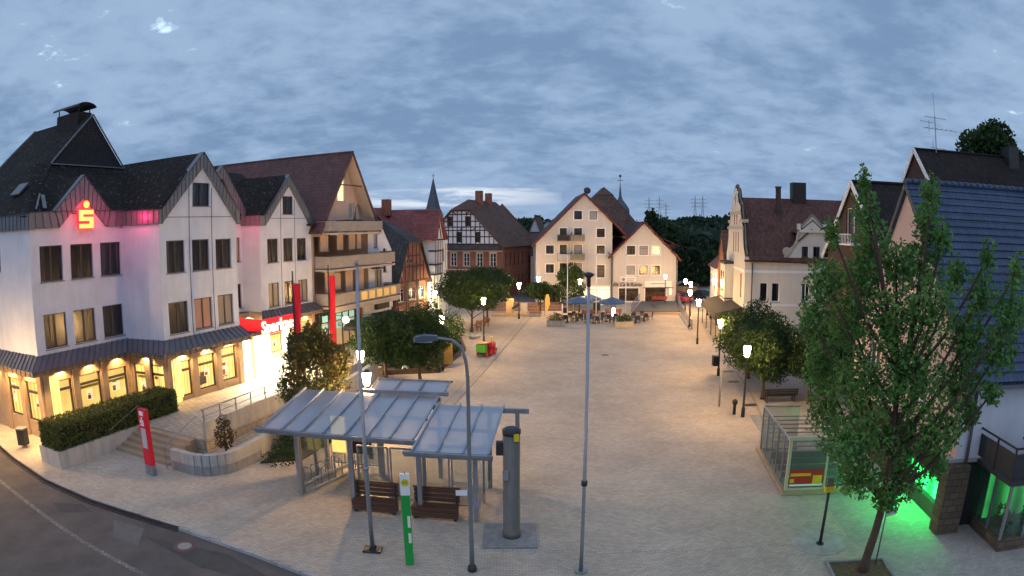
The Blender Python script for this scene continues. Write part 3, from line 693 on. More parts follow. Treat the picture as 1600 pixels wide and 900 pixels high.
g = MB(); g.box(6.25, 7.35, 4.9, 7.6, 16.6, 18.5); ch = g.build('chimney', tiles('dark_brick', (.04, .03, .03), .24, .08, .3, brick=True), bank)
g = MB()
for x in (6.35, 7.25):
    for y in (5.0, 7.5): g.box(x - .03, x + .03, y - .03, y + .03, 18.5, 18.85)
g.build('cowl_post', M_dark, ch)
g = MB(); k = 10
for y0, y1 in ((4.6, 6.2), (6.25, 7.9)):
    for i in range(k):
        a0, a1 = math.pi * i / k, math.pi * (i + 1) / k
        P = lambda a: (6.8 - math.cos(a) * .75, 18.8 + math.sin(a) * .30)
        (xa, za), (xb, zb) = P(a0), P(a1); g.slab([(xa, y0, za), (xb, y0, zb), (xb, y1, zb), (xa, y1, za)], .04)
g.build('cowl', M_dark, ch)
# ground floor
gw = MB(); gz = 4.5; GS = [(.55, 1.15, 1.5, 1.98), (2.6, 1.2, 1.52, 1.92), (4.68, 1.2, 1.45, 1.85)]
gB = [(.5, 1.15, 1.4, 2.1), (2.5, 1.25, 1.4, 2.05), (4.5, 1.35, 1.3, 2.1)]
gl = [(1.0 + 11.2, 1.05, 1.5, 2.1), (1.2 + 13.0, 1.0, 1.45, 2.15), (3.6, 1.0, 1.5, 2.1)]
gs = [(.25, 1.1, 1.0, 2.05), (1.65, 1.1, 1.0, 2.05)]
gC = [(.8, 1.3, 1.4, 1.9), (2.7, 1.3, 1.3, 1.9), (4.5, 1.3, 1.3, 1.9)]
lit1 = emit('lit_office_blinds', (1.0, .58, .15), 1.35, 9, .45)
lit2 = emit('lit_office', (1.0, .62, .17), 1.35, 1.2, .45)
wi = 0
for O, L, hs, lits in (((0, 0, 0), AW, GS, (lit1, lit1, lit1)), ((-.9, 16, -86.7), 16.03, gl, (lit2, lit2, lit2)), ((AW, 0, -80.2), 2.95, gs, (lit2, lit2)), (BO, BWd, gB, (lit2, lit2, lit2)), (CO, 6.3, gC, (lit1, lit2, lit1))):
    gw.wall([(0, -.2), (L, -.2), (L, gz), (0, gz)], hs, frame(*O), .22)
    for h_, lm in zip(hs, lits):
        M = frame(*O); x, z, w, hh = h_
        f = MB(); t = .07
        f.box(0, w, 0, .09, 0, t).box(0, w, 0, .09, hh - t, hh).box(0, t, 0, .09, t, hh - t).box(w - t, w, 0, .09, t, hh - t).box(t, w - t, -.03, .1, hh * .70, hh * .70 + .13)
        o = f.build('shop_window', M_wood_fr, bank, M @ Vector((x, .1, z)), O[2])
        deep = lm is lit2; f = MB()
        if deep: f.box(-.5, w + .5, .95, 1.0, -.5, hh + .3); f.box(-.5, -.47, .14, .95, -.5, hh + .3); f.box(w + .47, w + .5, .14, .95, -.5, hh + .3); f.box(-.47, w + .47, .14, .95, hh + .28, hh + .3)
        else: f.box(.05, w - .05, .16, .19, .05, hh - .05)
        f.build('lit_interior', lm, o)
        f = MB(); f.box(t, w - t, .03, .036, t, hh - t); f.build('pane', M_wglass, o)
        kd = wi % 5; wi += 1; px_ = (.15, .45, .3, .1, .55)[kd] * w * .8; ph = (.9, .6, .75, 1.1, .5)[kd]
        ps = MB(); ps.box(px_, px_ + (.5, .42, .62, .38, .5)[kd], .122, .14, .30 + .1 * kd, .30 + .1 * kd + ph); ps.build('poster', emit('backlit_poster', (1, .80, .42), .9), o)
        rs = MB(); z0_ = .30 + .1 * kd
        if kd != 3: rs.box(px_ + .04, px_ + .26, .112, .121, z0_ + .05, z0_ + ph * .45)
        if kd in (0, 2, 3): rs.box(px_ + .05, px_ + .34, .112, .121, z0_ + ph * .7, z0_ + ph * .92)
        if kd in (1, 3): rs.box(px_ + .1, px_ + .2, .112, .121, z0_ + ph * .5, z0_ + ph * .62)
        rs.build('poster_print', M_red, o)
        if kd in (1, 2): f = MB(); f.box(.1, w - .1, .10, .111, hh * .58, hh * .66); f.build('yellow_strip', M_yellow, o)
        if deep: f = MB(); f.box(w * .15, w * .55, .6, .8, .07, .62 + .1 * (kd % 2)); f.box(w * .62, w * .9, .7, .85, .07, .95 - .15 * (kd % 3)); f.build('display_shelf', M_brown, o)
gw.wall([(0, -.2), (6.05, -.2), (6.05, gz), (0, gz)], [(.9, .86, 4.6, 2.9)], frame(13.2, 1.2, 0), .2)
gw.wall([(0, -.2), (4.4, -.2), (4.4, gz), (0, gz)], (), frame(13.19, -3.16, 89)); gw.wall([(0, -.2), (1.62, -.2), (1.62, gz), (0, gz)], (), frame(19.2, 1.7, -84.2))
gw.wall([(0, -.2), (16, -.2), (16, gz), (0, gz)], (), frame(25.65, -.16, 90))
gw.build('stone_front', M_stone, bank)
pl = MB()
for O, xs in (((0, 0, 0), (.08, 2.1, 4.16, 6.22)), (BO, (.0, 1.93, 3.95, 5.95)), ((-.9, 16, -86.7), (15.7, 13.72, 11.8)), ((AW, 0, -80.2), (1.3,)), (CO, (.2, 2.25, 4.1, 5.9))):
    M = frame(*O)
    for x in xs: pl.box(x, x + .42, -.13, -.001, -.1, 3.85, M)
pl.build('pillar', M_stone, bank)
# skirt roof over the ground floor
M_can = mat('zinc_skirt_roof', (.13, .14, .165), .4, .12, 1.5, .05, .35)
ring_in = [(-.9, 16), (0, 0), (AW + .02, 0), (6.9, -2.9), (13.19, -3.16)]; ring_out = [(-1.85, 16), (-.98, -.95), (5.6, -.95), (6.0, -3.78), (13.3, -4.06)]
ri2 = [(19.36, .1), (25.65, -.16)]; ro2 = [(18.6, -.85), (25.75, -1.1)]
for A, B_ in ((ring_in, ring_out), (ri2, ro2)):
    cn = MB(); sm = MB(); fs = MB(); sf = MB()
    for i in range(len(A) - 1):
        a, b_, c, d_ = A[i], A[i + 1], B_[i + 1], B_[i]
        cn.slab([(*a, 4.62), (*b_, 4.62), (*c, 4.05), (*d_, 4.05)], .08)
        L = math.hypot(b_[0] - a[0], b_[1] - a[1]); k = max(2, int(L / .38))
        for j in range(k + 1):
            t = j / k; p = Vector((a[0] + (b_[0] - a[0]) * t, a[1] + (b_[1] - a[1]) * t, 4.64)); q = Vector((d_[0] + (c[0] - d_[0]) * t, d_[1] + (c[1] - d_[1]) * t, 4.07)); sm.bar(p, q, .03, .05)
        n_ = Vector((c[1] - d_[1], d_[0] - c[0], 0)).normalized()
        fs.slab([(*d_, 4.04), (*c, 4.04), (*c, 3.78), (*d_, 3.78)], .04, d=-n_ * .04)
        sf.slab([(*a, 3.86), (*b_, 3.86), (*c, 3.86), (*d_, 3.86)], .03)
        for j in range(int(L / .45)):
            t = (j + .5) / int(L / .45); q = Vector((d_[0] + (c[0] - d_[0]) * t, d_[1] + (c[1] - d_[1]) * t, 3.91)) + n_ * .012; sm.box(q.x - .015, q.x + .015, q.y - .015, q.y + .015, 3.78, 4.04)
    cano = cn.build('skirt_roof', M_can, bank); sm.build('seam', M_zincd, cano); fs.build('skirt_fascia', mat('bronze_fascia', (.14, .10, .07), .5, .15), cano); sf.build('soffit', mat('soffit_board', (.42, .34, .25), .7, .1), cano)
# entrance canopy with the red sign band and the glazed doors
en = MB(); en.box(14.3, 19.0, -3.45, 1.5, 3.75, 3.95); en.build('entrance_canopy', mat('canopy_deck', (.07, .05, .05), .7, .2), bank)
sgb = MB(); sgb.box(15.0, 18.9, -3.62, -3.46, 3.75, 4.75); sgb.box(15.0, 15.1, -3.46, .2, 3.75, 4.75); sign = sgb.build('sign_band', emit('glowing_red_band', (.75, .005, .02), .62), bank)
text('Sparkasse', 1.12, emit('sign_white', (1, .80, .66), 1.5), sign, (17.0, -3.66, 4.2), ext=.03, bold=.022)
sk = MB()
for x in (14.9, 16.7):
    for A_ in ((x, x + .8), (x + .8, x + 1.6)): pass
    sk.face([(x, -1.2, 3.97), (x + 1.5, -1.2, 3.97), (x + .75, -.2, 4.45)]); sk.face([(x, .8, 3.97), (x, -1.2, 3.97), (x + .75, -.2, 4.45)]); sk.face([(x + 1.5, -1.2, 3.97), (x + 1.5, .8, 3.97), (x + .75, -.2, 4.45)]); sk.face([(x + 1.5, .8, 3.97), (x, .8, 3.97), (x + .75, -.2, 4.45)])
sk.build('roof_light', emit('roof_light_glow', (1, .85, .50), 1.4), bank)
dr = MB(); dr.box(14.1, 18.7, 1.32, 1.36, .9, 3.7); dr.build('lit_foyer', emit('foyer_glow', (1, .86, .60), 2.4), bank)
dr = MB()
for x in (14.2, 15.3, 16.4, 17.5, 18.6): dr.box(x - .04, x + .04, 1.1, 1.2, .85, 3.7)
dr.box(14.2, 18.6, 1.1, 1.2, 2.9, 3.0)
for x in (14.6, 18.2): dr.box(x - .16, x + .16, -3.2, -2.9, .2, 3.75)
dr.build('door_frame', M_steel, bank)
# the logo: a red rimmed S with its dot, glowing
def logo(par, M, s=1.0):
    red = emit('logo_red', (1, .02, .03), 1.5); ye = emit('logo_yellow', (1, .52, .10), 1.15)
    def seg(b, q, y0, y1, e):
        for (x0, x1, z0, z1) in q: b.box((x0 - e) * s, (x1 + e) * s, y0, y1, (z0 - e) * s, (z1 + e) * s, M)
    Sx = [(-.5, .5, .76, 1.0), (-.5, -.24, .50, .76), (-.5, .5, .40, .62), (.24, .5, .22, .42), (-.5, .5, 0, .24)]
    a = MB(); seg(a, Sx, -.02, .08, .055); a.lathe([(.25 * s, -.02), (.25 * s, .06)], 20, M=M @ Matrix.Translation((0, 0, 1.3 * s)) @ Matrix.Rotation(R(90), 4, 'X')); a.build('logo_rim', red, par)
    a = MB(); seg(a, Sx, -.10, -.03, 0); a.lathe([(.2 * s, .03), (.2 * s, .10)], 20, M=M @ Matrix.Translation((0, 0, 1.3 * s)) @ Matrix.Rotation(R(90), 4, 'X')); a.build('logo_letter', ye, par)
logo(bank, Matrix.Translation((3.58, -.28, 11.03)), .98)
logo(bank, Matrix.Translation((16.5, 1.2, 11.3)), .98)
def light(kind, name, loc, e, col=(1, .62, .26), r=.1, parent=None, rot=None, size=1, blend=.6, ang=110):
    l = bpy.data.lights.new(name, kind); l.energy = e; l.color = col
    if kind == 'POINT': l.shadow_soft_size = r
    if kind == 'SPOT': l.shadow_soft_size = r; l.spot_size = R(ang); l.spot_blend = blend
    if kind == 'AREA': l.shape = 'RECTANGLE'; l.size = size[0]; l.size_y = size[1]
    o = bpy.data.objects.new(name, l); COL.objects.link(o); o.parent = parent; o.location = loc
    if rot: o.rotation_euler = [R(a) for a in rot]
    return o
light('POINT', 'sign_glow', (3.58, -.9, 11.7), 75, (1, .02, .10), .25, bank)
light('POINT', 'sign_glow', (6.2, -1.9, 11.55), 36, (1, .03, .16), .2, bank)
light('POINT', 'sign_glow', (17.8, -.2, 11.3), 60, (1, .02, .14), .2, bank)
light('AREA', 'canopy_light', (16.6, -2.2, 3.7), 6500, (1, .84, .58), parent=bank, size=(3.6, 3.6))
light('AREA', 'foyer_light', (16.4, .6, 2.6), 1100, (1, .84, .58), parent=bank, size=(3.5, 1.6), rot=(-70, 0, 0))
dl = MB()
def wash(O, xs, e=60):
    e *= 2.9
    M = frame(*O)
    for x in xs:
        p = M @ Vector((x, -.30, 3.80)); dl.lathe([(.09, 0), (.09, .06)], 10, (p.x, p.y, 3.80))
        light('SPOT', 'wall_washer', (p.x, p.y, 3.76), e, (1, .62, .24), .05, bank, (14, 0, O[2]), blend=.5, ang=118)
wash((0, 0, 0), (1.3, 3.35, 5.4)); wash(BO, (1.2, 3.2, 5.15), 75); wash((-.9, 16, -86.7), (12.9, 14.9, 11), 75); wash((AW, 0, -80.2), (1.5,), 80); wash(CO, (1.5, 3.3, 5.1), 60)
for x_, y_, e_ in ((-1.6, -1.5, 700), (-1.9, 1.5, 500)):  # added fill spots with housings, to brighten the corner pavement
    dl.lathe([(.1, 0), (.1, .08)], 10, (max(x_, -.85), max(y_, -.85), 3.78)); light('SPOT', 'corner_fill_spot', (max(x_, -.85), max(y_, -.85), 3.74), e_, (1, .62, .22), .08, bank, (-24, -22, 0) if y_ < 0 else (0, 30, 0), blend=.7, ang=120)
dl.build('downlight', mat('downlight_housing', (.5, .5, .5), .4), bank)
# snow guards / gutters
g = MB()
for a, c in (((0, -.2, 11.93), (6.4, -.2, 11.98)),): g.bar(a, c, .06, .05)
g.build('roof_edge', M_zincd, bank)
# ================================================================ OTHER BUILDINGS, LEFT SIDE
M_redtile = tiles('brown_red_tiles', (.115, .050, .045), .30, .34, .22, rough=.6, bump=1.0)
M_redtile2 = tiles('wine_red_tiles', (.21, .065, .060), .30, .34, .2, rough=.6, bump=1.0)
M_dktile = tiles('dark_grey_tiles', (.050, .048, .050), .42, .42, .25, rough=.6, bump=1.0)
M_browntile = tiles('old_brown_tiles', (.115, .062, .042), .28, .32, .3, rough=.75, bump=1.0, lichen=.12)
M_brick = tiles('red_brick', (.24, .085, .055), .25, .085, .25, rough=.85, bump=.5, brick=True, mortar=(.20, .15, .12), msize=.008)
M_cream = mat('cream_render', (.60, .57, .53), .9, .05, .7, .12, bscale=30, stain=.09)
M_cream2 = mat('pale_yellow_render', (.62, .60, .53), .9, .05, .7, .12, bscale=30, stain=.09)
M_salmon = mat('salmon_render', (.60, .45, .36), .9, .08, .7, .12, bscale=30, stain=.09)
M_blueish = mat('pale_blue_render', (.52, .58, .62), .9, .05, .7, .12, bscale=30, stain=.09)
M_grey = mat('balcony_panel', (.30, .265, .24), .6, .15, 2)
M_timber = mat('dark_timber', (.045, .022, .018), .7, .25, 2, .2)
LA = math.degrees(math.atan2(.94, .34))
# balcony house: O(-16.2,49.8), x along the facade
bh = T('balcony_house', 'tall salmon house with red tiled roof, wide gable and grey balconies beside the bank', 'house', (-16.2, 49.8), LA)
b = MB()
hs = [(3.5, 12.95, 1.1, 2.0, '1', M_lit), (1.0, 8.7, 1.1, 2.1, '2', M_pane3), (3.4, 8.75, .9, 2.1, '1', M_pane), (5.2, 8.75, 1.0, 1.6, '2', M_pane3), (6.5, 8.75, .7, 1.6, '1', M_pane2),
      (1.6, 5.0, 1.2, 2.0, '2', M_pane), (2.9, 5.3, .9, 1.5, '1', M_lit), (4.6, 5.0, 1.1, 2.0, '2', M_panew2), (6.4, 5.0, 1.1, 2.0, '2', M_panew2), (1.2, 11.5, .9, 1.2), (5.2, 11.4, .8, 1.5, '1', M_pane3), (6.4, 11.4, .8, 1.4, '1', M_pane3)]
b.wall([(0, 0), (8.3, 0), (8.3, 11.0), (4.2, 16.9), (0, 11.0)], [q[:4] for q in hs], frame(0, .0, 0))
for q in hs: win(bh, (0, 0, 0), *q[:4], q[4] if len(q) > 4 else '2', q[5] if len(q) > 5 else None, fr=M_wfr)
b.wall([(0, 0), (17, 0), (17, 11), (0, 11)], (), frame(0, 17, -90)); b.wall([(0, 0), (8.3, 0), (8.3, 11.0), (4.1, 16.9), (0, 11.0)], (), frame(8.3, 17, 180)); b.wall([(0, 0), (17, 0), (17, 11), (0, 11)], (), frame(8.3, 0, 90))
b.build('wall', M_salmon, bh)
r = MB(); sl = (17.33 - 11.0) / 4.2
r.slab([(4.2, -1.15, 17.33), (4.2, 17.5, 17.33), (-.5, 17.5, 11.0 - .5 * sl), (-.5, -1.15, 11.0 - .5 * sl)], .16); r.slab([(4.2, -1.15, 17.33), (8.9, -1.15, 11.0 - .5 * sl), (8.9, 17.5, 11.0 - .5 * sl), (4.2, 17.5, 17.33)], .2)
rf = r.build('roof', M_redtile, bh)
r = MB(); r.slab([(4.2, -1.1, 16.98), (4.2, .0, 16.98), (-.35, .0, 10.0), (-.35, -1.1, 10.0)], .03); r.slab([(4.2, -1.1, 16.98), (8.75, -1.1, 10.0), (8.75, .0, 10.0), (4.2, .0, 16.98)], .03); r.build('soffit', mat('cream_soffit', (.62, .52, .44), .7), rf)
r = MB(); r.bar((4.2, -1.15, 17.12), (-.5, -1.15, 10.12), .05, .2); r.bar((4.2, -1.15, 17.12), (8.9, -1.15, 10.12), .05, .2); r.bar((2.6, -1.0, 14.3), (5.8, -1.0, 14.3), .1); r.build('verge_board', mat('verge_board', (.10, .05, .04), .6), rf)
def balcony(root, x0, x1, z, y0=-1.7, h=1.05, m=None, flowers=False):
    s_ = MB(); s_.box(x0, x1, y0, -.002, z - .18, z); o = s_.build('balcony', mat('balcony_slab', (.42, .37, .32), .8), root)
    s_ = MB(); s_.box(x0, x1, y0, y0 + .04, z + .12, z + h); s_.box(x0, x0 + .04, y0 + .04, -.02, z + .12, z + h); s_.box(x1 - .04, x1, y0 + .04, -.02, z + .12, z + h); s_.build('panel', m or M_grey, o)
    s_ = MB(); s_.bar((x0, y0, z + h + .06), (x1, y0, z + h + .06), .05); s_.bar((x0, y0, z + h + .06), (x0, 0, z + h + .06), .05); s_.bar((x1, y0, z + h + .06), (x1, 0, z + h + .06), .05); s_.build('railing', M_dark, o)
    return o
balcony(bh, .1, 8.2, 10.25, h=.95); balcony(bh, .1, 10.4, 7.25); 
o = balcony(bh, .1, 11.0, 4.2, -1.9)
for i in range(5):
    x = 4.2 + i * 1.25; f = MB(); f.box(x, x + .9, -1.93, -1.915, 4.4, 5.1); f.build('lit_panel', emit('warm_panel_glow', (.8, .5, .15), .35), o)
f = MB(); f.box(.1, 11.2, -1.75, -1.6, 3.72, 4.0); f.build('fascia_board', mat('slab_edge', (.4, .37, .34), .7), bh)
f = MB(); f.box(-1.0, 9.3, -.4, -.1, 10.85, 11.02); f.build('eave_beam', M_timber, bh)
# shop front
def shopfront(root, x0, x1, z0, z1, n, y, litm, fr=M_dark):
    f = MB(); f.box(x0 - .1, x1 + .1, y, y + .12, z1, z1 + .12).box(x0 - .1, x1 + .1, y, y + .12, z0 - .12, z0)
    for i in range(n + 1):
        x = x0 + (x1 - x0) * i / n; f.box(x - .04, x + .04, y, y + .12, z0, z1)
    o = f.build('shop_window', fr, root); f = MB(); f.box(x0, x1, y + .09, y + .11, z0, z1); f.build('pane', litm, o); return o
shopfront(bh, .6, 5.8, .5, 2.7, 5, -.13, emit('dim_shop', (.8, .55, .3), .30, 2)); shopfront(bh, .4, 5.6, 2.8, 3.6, 5, -.13, M_pane)
g = MB()
for i in range(5):
    for k in range(2): g.box(.75 + i * 1.0, 1.45 + i * 1.0, -.20, -.14, 2.02 + .75 * k, 2.55 + .75 * k)
sg = g.build('window_poster', emit('pale_green_poster', (.35, .62, .52), .55), bh); text('G', .5, M_dark, sg, (3.1, -.215, 2.3))
f = MB(); f.box(6.0, 7.0, -.1, -.005, 0, 3.6); f.build('door', mat('brown_door', (.20, .07, .04), .6), bh)
f = MB(); f.box(7.1, 12.4, -.15, -.004, 0, 3.4); f.build('white_panelling', M_white, bh)
bn = MB(); bn.slab([(12.58, -.02, 11.2), (10.5, -.02, 11.2), (8.3, -.02, 11.2), (8.3, 9, 11.2), (10.5, 9, 11.2)], .1) if False else None
# white wing at its right
ww = T('white_wing_house', 'narrow white house with slanted gable edge right of the balconies', 'house', (-16.2, 49.8), LA)
b = MB(); hs = [(9.3, 8.7, .7, 1.9, '1', M_pane3), (11.0, 6.3, .6, 2.3, '1', M_pane2), (9.4, 4.3, 1.3, 2.3, '2', M_panew2), (11.5, 1.4, .6, 1.6, '1', M_pane2), (9.2, .9, 1.1, 2.0, '2', M_panew2)]
faces_with(ww, b, (0, -.0, 0), [(8.32, 0), (12.6, 0), (12.6, 8.5), (10.5, 11.2), (8.32, 11.2)], hs)
b.wall([(0, 0), (10, 0), (10, 8.5), (0, 8.5)], (), frame(12.6, 0, 90)); b.build('wall', M_white, ww)
r = MB(); r.slab([(8.6, .0, 11.25), (10.5, 0, 11.25), (10.5, 10, 11.25), (8.6, 10, 11.25)], .1); r.slab([(10.5, 0, 11.25), (12.68, 0, 8.45), (12.68, 10, 8.45), (10.5, 10, 11.25)], .1); r.build('roof', M_dktile, ww)
f = MB(); f.box(8.8, 10.2, -.7, -.0, 6.75, 6.85); f.build('awning_box', M_dark, ww)
f = MB(); f.box(9.0, 11.2, -.5, -.004, 2.9, 3.9); sgn = f.build('shop_sign', M_dark, ww)
dw = MB(); dw.slab([(5.2, 2, 13.1), (6.6, 2, 13.1), (6.6, 4, 14.4), (5.2, 4, 14.4)], .1)
# glass dormer seen behind its roof
gd = T('glass_dormer_house', 'small roof with blue glazed dormer peeping out behind the balcony house', 'house', (-16.6, 66), LA)
f = MB(); f.box(0, 3.0, 0, 3, 8, 11.9); f.build('wall', M_white, gd); f = MB(); f.slab([(0, -.1, 12), (3, -.1, 12), (3, 1.8, 13.2), (0, 1.8, 13.2)], .08); f.build('glazing', glass('blue_glazing', (.25, .5, .65), .8), gd)
f = MB()
for x in (0, 1, 2, 3): f.bar((x, -.12, 12.05), (x, 1.8, 13.25), .07)
f.build('glazing_bar', M_dark, gd)

# small half-timbered house with a brick front and dark mansard roof
fh = T('half_timbered_cottage', 'small red brick half timbered house with steep dark mansard roof', 'house', (-11.75, 62), LA)
b = MB(); hs = [(.75, 3.0, 1.25, 1.35, '2t'), (3.0, 3.05, 1.25, 1.25, '2t'), (5.2, 3.0, 1.15, 1.3, '2t'), (.8, 0, 1.1, 2.2, '1'), (3.1, .1, 1.2, 2.3, '1t'), (5.3, .2, 1.1, 1.7, '2')]
faces_with(fh, b, (0, 0, 0), [(0, 0), (7.1, 0), (7.1, 5.0), (0, 5.0)], hs, fr=M_wfr)
b.wall([(.1, 5.0), (7.0, 5.0), (4.95, 9.1), (2.3, 9.1)], [(2.2, 6.9, .5, .5), (2.95, 6.9, .5, .5)], frame(0, -.3, 0)); [win(fh, (0, -.3, 0), x, 6.9, .5, .5, '1', M_pane, M_wfr) for x in (2.2, 2.95)]
b.box(.1, 7.0, -.29, .0, 4.9, 5.0)
b.wall([(0, 0), (9, 0), (9, 5), (0, 5)], (), frame(0, 9, -90)); b.wall([(0, 0), (9, 0), (9, 5), (0, 5)], (), frame(7.1, 0, 90)); b.build('wall', M_brick, fh)
r = MB(); r.slab([(-.25, -.55, 4.7), (2.2, -.55, 9.15), (3.3, 3.2, 11.2), (3.3, 9, 11.2), (-.25, 9, 4.7)], .2)
r.slab([(7.35, -.55, 4.7), (7.35, 9, 4.7), (4.3, 9, 11.2), (4.3, 3.2, 11.2), (5.05, -.55, 9.15)], .2); r.slab([(2.15, -.6, 9.1), (5.1, -.6, 9.1), (4.3, 3.2, 11.25), (3.3, 3.2, 11.25)], .2); r.slab([(3.3, 3.2, 11.25), (4.3, 3.2, 11.25), (4.3, 9, 11.25), (3.3, 9, 11.25)], .1)
r.build('roof', M_dktile, fh)
t = MB()
for z in (4.93, 2.72): t.box(0, 7.1, -.05 - (.29 if z > 4 else 0), -.002, z, z + .16)
for x in (.05, .55, 2.3, 2.75, 4.55, 4.95, 6.6, 6.95): t.box(x, x + .14, -.045, -.003, 0, 4.9)
for z in (6.5, 7.6): t.box(.9 + (z - 5) * .5, 6.2 - (z - 5) * .5, -.345, -.303, z, z + .14)
for i in range(7):
    x = .9 + i * .8; zt = min(9.0, 5.0 + 1.75 * min(x - .1, 7 - x) if 1 else 9); t.box(x, x + .12, -.34, -.303, 5.05, max(5.3, zt - .15))
t.build('timber_frame', M_timber, fh)

# white house with wine red roof, cross gable and half-timbered oriel
wh = T('white_red_roof_house', 'white house with wine red tiled cross gables and a half timbered oriel', 'house', (-9.15, 68.9), math.degrees(math.atan2(.98, .2)))
b = MB(); hs = [(3.0 + i * 1.25 - 2.5, 3.4, .6, 1.9, '1', M_pane2) for i in range(4)] + [(.5, .9, 1.4, 2.0, '2', M_lit), (2.6, .9, 1.4, 2.0, '2', M_lit), (3.9, 6.6, .6, 1.5, '1', M_pane2), (5.1, 6.6, .6, 1.5, '1', M_pane2)]
faces_with(wh, b, (0, 0, 0), [(0, 0), (6.2, 0), (6.2, 9.3), (4.4, 12.1), (2.4, 9.4), (0, 9.4)], hs)
faces_with(wh, b, (0, 12, -90), [(0, 0), (12, 0), (12, 9.4), (8.6, 9.4), (5.1, 12.8), (1.5, 9.4), (0, 9.4)], ())
b.wall([(0, 0), (12, 0), (12, 9.3), (0, 9.3)], (), frame(6.2, 0, 90)); b.wall([(0, 0), (6.2, 0), (6.2, 9.3), (0, 9.3)], (), frame(6.2, 12, 180)); b.build('wall', M_blueish, wh)
r = MB()
r.slab([(-.3, -.3, 9.3), (-.3, 12, 9.3), (3.1, 12, 12.7), (3.1, -.3, 12.7)], .15); r.slab([(6.5, -.3, 9.2), (6.5, 12, 9.2), (3.1, 12, 12.7), (3.1, -.3, 12.7)], .15)
r.slab([(-.5, 6.9, 12.95), (3.1, 6.9, 12.95), (3.1, 3.0, 9.2), (-.5, 3.0, 9.2)], .15); r.slab([(-.5, 6.9, 12.95), (3.1, 6.9, 12.95), (3.1, 10.8, 9.2), (-.5, 10.8, 9.2)], .15)
rf = r.build('roof', M_redtile2, wh)
f = MB(); f.bar((-.52, 6.9, 12.8), (-.52, 3.0, 9.05), .05, .25); f.bar((-.52, 6.9, 12.8), (-.52, 10.8, 9.05), .05, .25); f.build('verge_board', M_timber, rf)
f = MB(); f.box(1.6, 2.5, 5.4, 6.3, 12, 13.9); f.build('chimney', M_brick, rf)
f = MB(); f.box(.0, 2.5, -.75, -.004, 5.3, 9.3); f.wall([(-.3, 9.3), (2.8, 9.3), (1.25, 12.2)], (), frame(0, -.8, 0)); orl = f.build('oriel', M_white, wh)
f = MB(); f.slab([(1.25, -1.1, 12.5), (-.5, -1.1, 9.2), (-.5, 2, 9.2), (1.25, 2, 12.5)], .14); f.slab([(1.25, -1.1, 12.5), (3.0, -1.1, 9.2), (3.0, 2, 9.2), (1.25, 2, 12.5)], .14); f.build('oriel_roof', M_redtile2, orl)
f = MB()
for z in (5.3, 6.4, 7.9, 9.15): f.box(-.02, 2.52, -.80, -.752, z, z + .18); f.box(-.05, -.0, -.75, 0, z, z + .18)
for x in (0, .58, 1.16, 1.74, 2.38): f.box(x, x + .14, -.79, -.753, 5.3, 9.2)
f.bar((.6, -.83, 9.4), (1.25, -.83, 11.2), .12); f.bar((1.9, -.83, 9.4), (1.25, -.83, 11.2), .12); f.build('timber_frame', M_timber, orl)
f = MB(); f.tube([(6.15, -.15, 0), (6.15, -.15, 9.1)], .06, 6); f.build('downpipe', M_white, wh)

# church spire behind
sp_ = T('church_spire', 'slim grey slate church spire pointing above the wine red roofs', 'church spire', (-18.6, 149))
f = MB(); f.box(-2.2, 2.2, -2.2, 2.2, -.5, 14.0); f.build('tower', M_conc, sp_)
f = MB(); f.lathe([(2.35, 13.9), (1.75, 15.2), (.9, 18.6), (.12, 22.2)], 8, smooth=False); f.build('spire', mat('spire_slate', (.08, .085, .10), .6, .2, 3), sp_)
f = MB(); f.tube([(0, 0, 22), (0, 0, 23.5)], .06, 6); f.box(-.35, .35, -.04, .04, 22.9, 23.0); f.build('cross', M_dark, sp_)

# brick and half-timber town house
bk = T('brick_timber_house', 'large brick house with white panelled half timber gable and brown hipped roof', 'house', (-13.6, 97.4), -19.9)
WB, DB = 13.0, 17.0
b = MB(); hb = [(2.4 + 2.15 * i, 4.7, .95, 2.0, '6', M_pane2) for i in range(5)] + [(1.2 + 2.3 * i, .9, 1.1, 2.2, '2', M_pane) for i in range(5)]
faces_with(bk, b, (0, 0, 0), [(0, -.5), (WB, -.5), (WB, 7.3), (0, 7.3)], hb, fr=M_wfr, sill=False)
hr = [(1.2 + 1.9 * i, 4.6, .6, 2.1, '1', M_pane) for i in range(8)] + [(1.2 + 1.9 * i, 1.2, .6, 1.9, '1', M_pane) for i in range(8)]
faces_with(bk, b, (WB, 0, 90), [(0, -.5), (DB, -.5), (DB, 8.0), (0, 8.0)], hr, sill=False)
b.wall([(0, -.5), (DB, -.5), (DB, 8.0), (0, 8.0)], (), frame(0, DB, -90)); b.wall([(0, -.5), (WB, -.5), (WB, 8.0), (WB / 2, 14.8), (0, 8)], (), frame(WB, DB, 180))
b.build('wall', M_brick, bk)
for q in hb[:5]:
    f = MB(); x, z, w, h = q[:4]; f.box(x - .12, x + w + .12, -.06, -.004, z + h, z + h + .25); f.box(x - .12, x - .0, -.05, -.004, z - .05, z + h); f.box(x + w, x + w + .12, -.05, -.004, z - .05, z + h); f.build('window_surround', mat('sandstone_trim', (.45, .40, .33), .8), bk)
f = MB()
for z in (.6, 4.1, 6.95): f.box(0, WB, -.07, -.003, z, z + .16)
f.build('sandstone_band', mat('sandstone_trim', (.45, .40, .33), .8), bk)
f = MB()
f.wall([(0, 8.0), (WB, 8.0), (WB / 2 + 1.5, 13.2), (WB / 2 - 1.5, 13.2)], [(2.6 + 3.05 * i, 8.3, .95, 1.6) for i in range(3)] + [(4.1, 10.75, .95, 1.5), (7.1, 10.75, .95, 1.5)], frame(0, -.35, 0)); f.build('panelled_gable', M_white, bk)
for q in [(2.6 + 3.05 * i, 8.3, .95, 1.6) for i in range(3)] + [(4.1, 10.75, .95, 1.5), (7.1, 10.75, .95, 1.5)]: win(bk, (0, -.35, 0), *q, '2', M_pane, M_timber, sill=False)
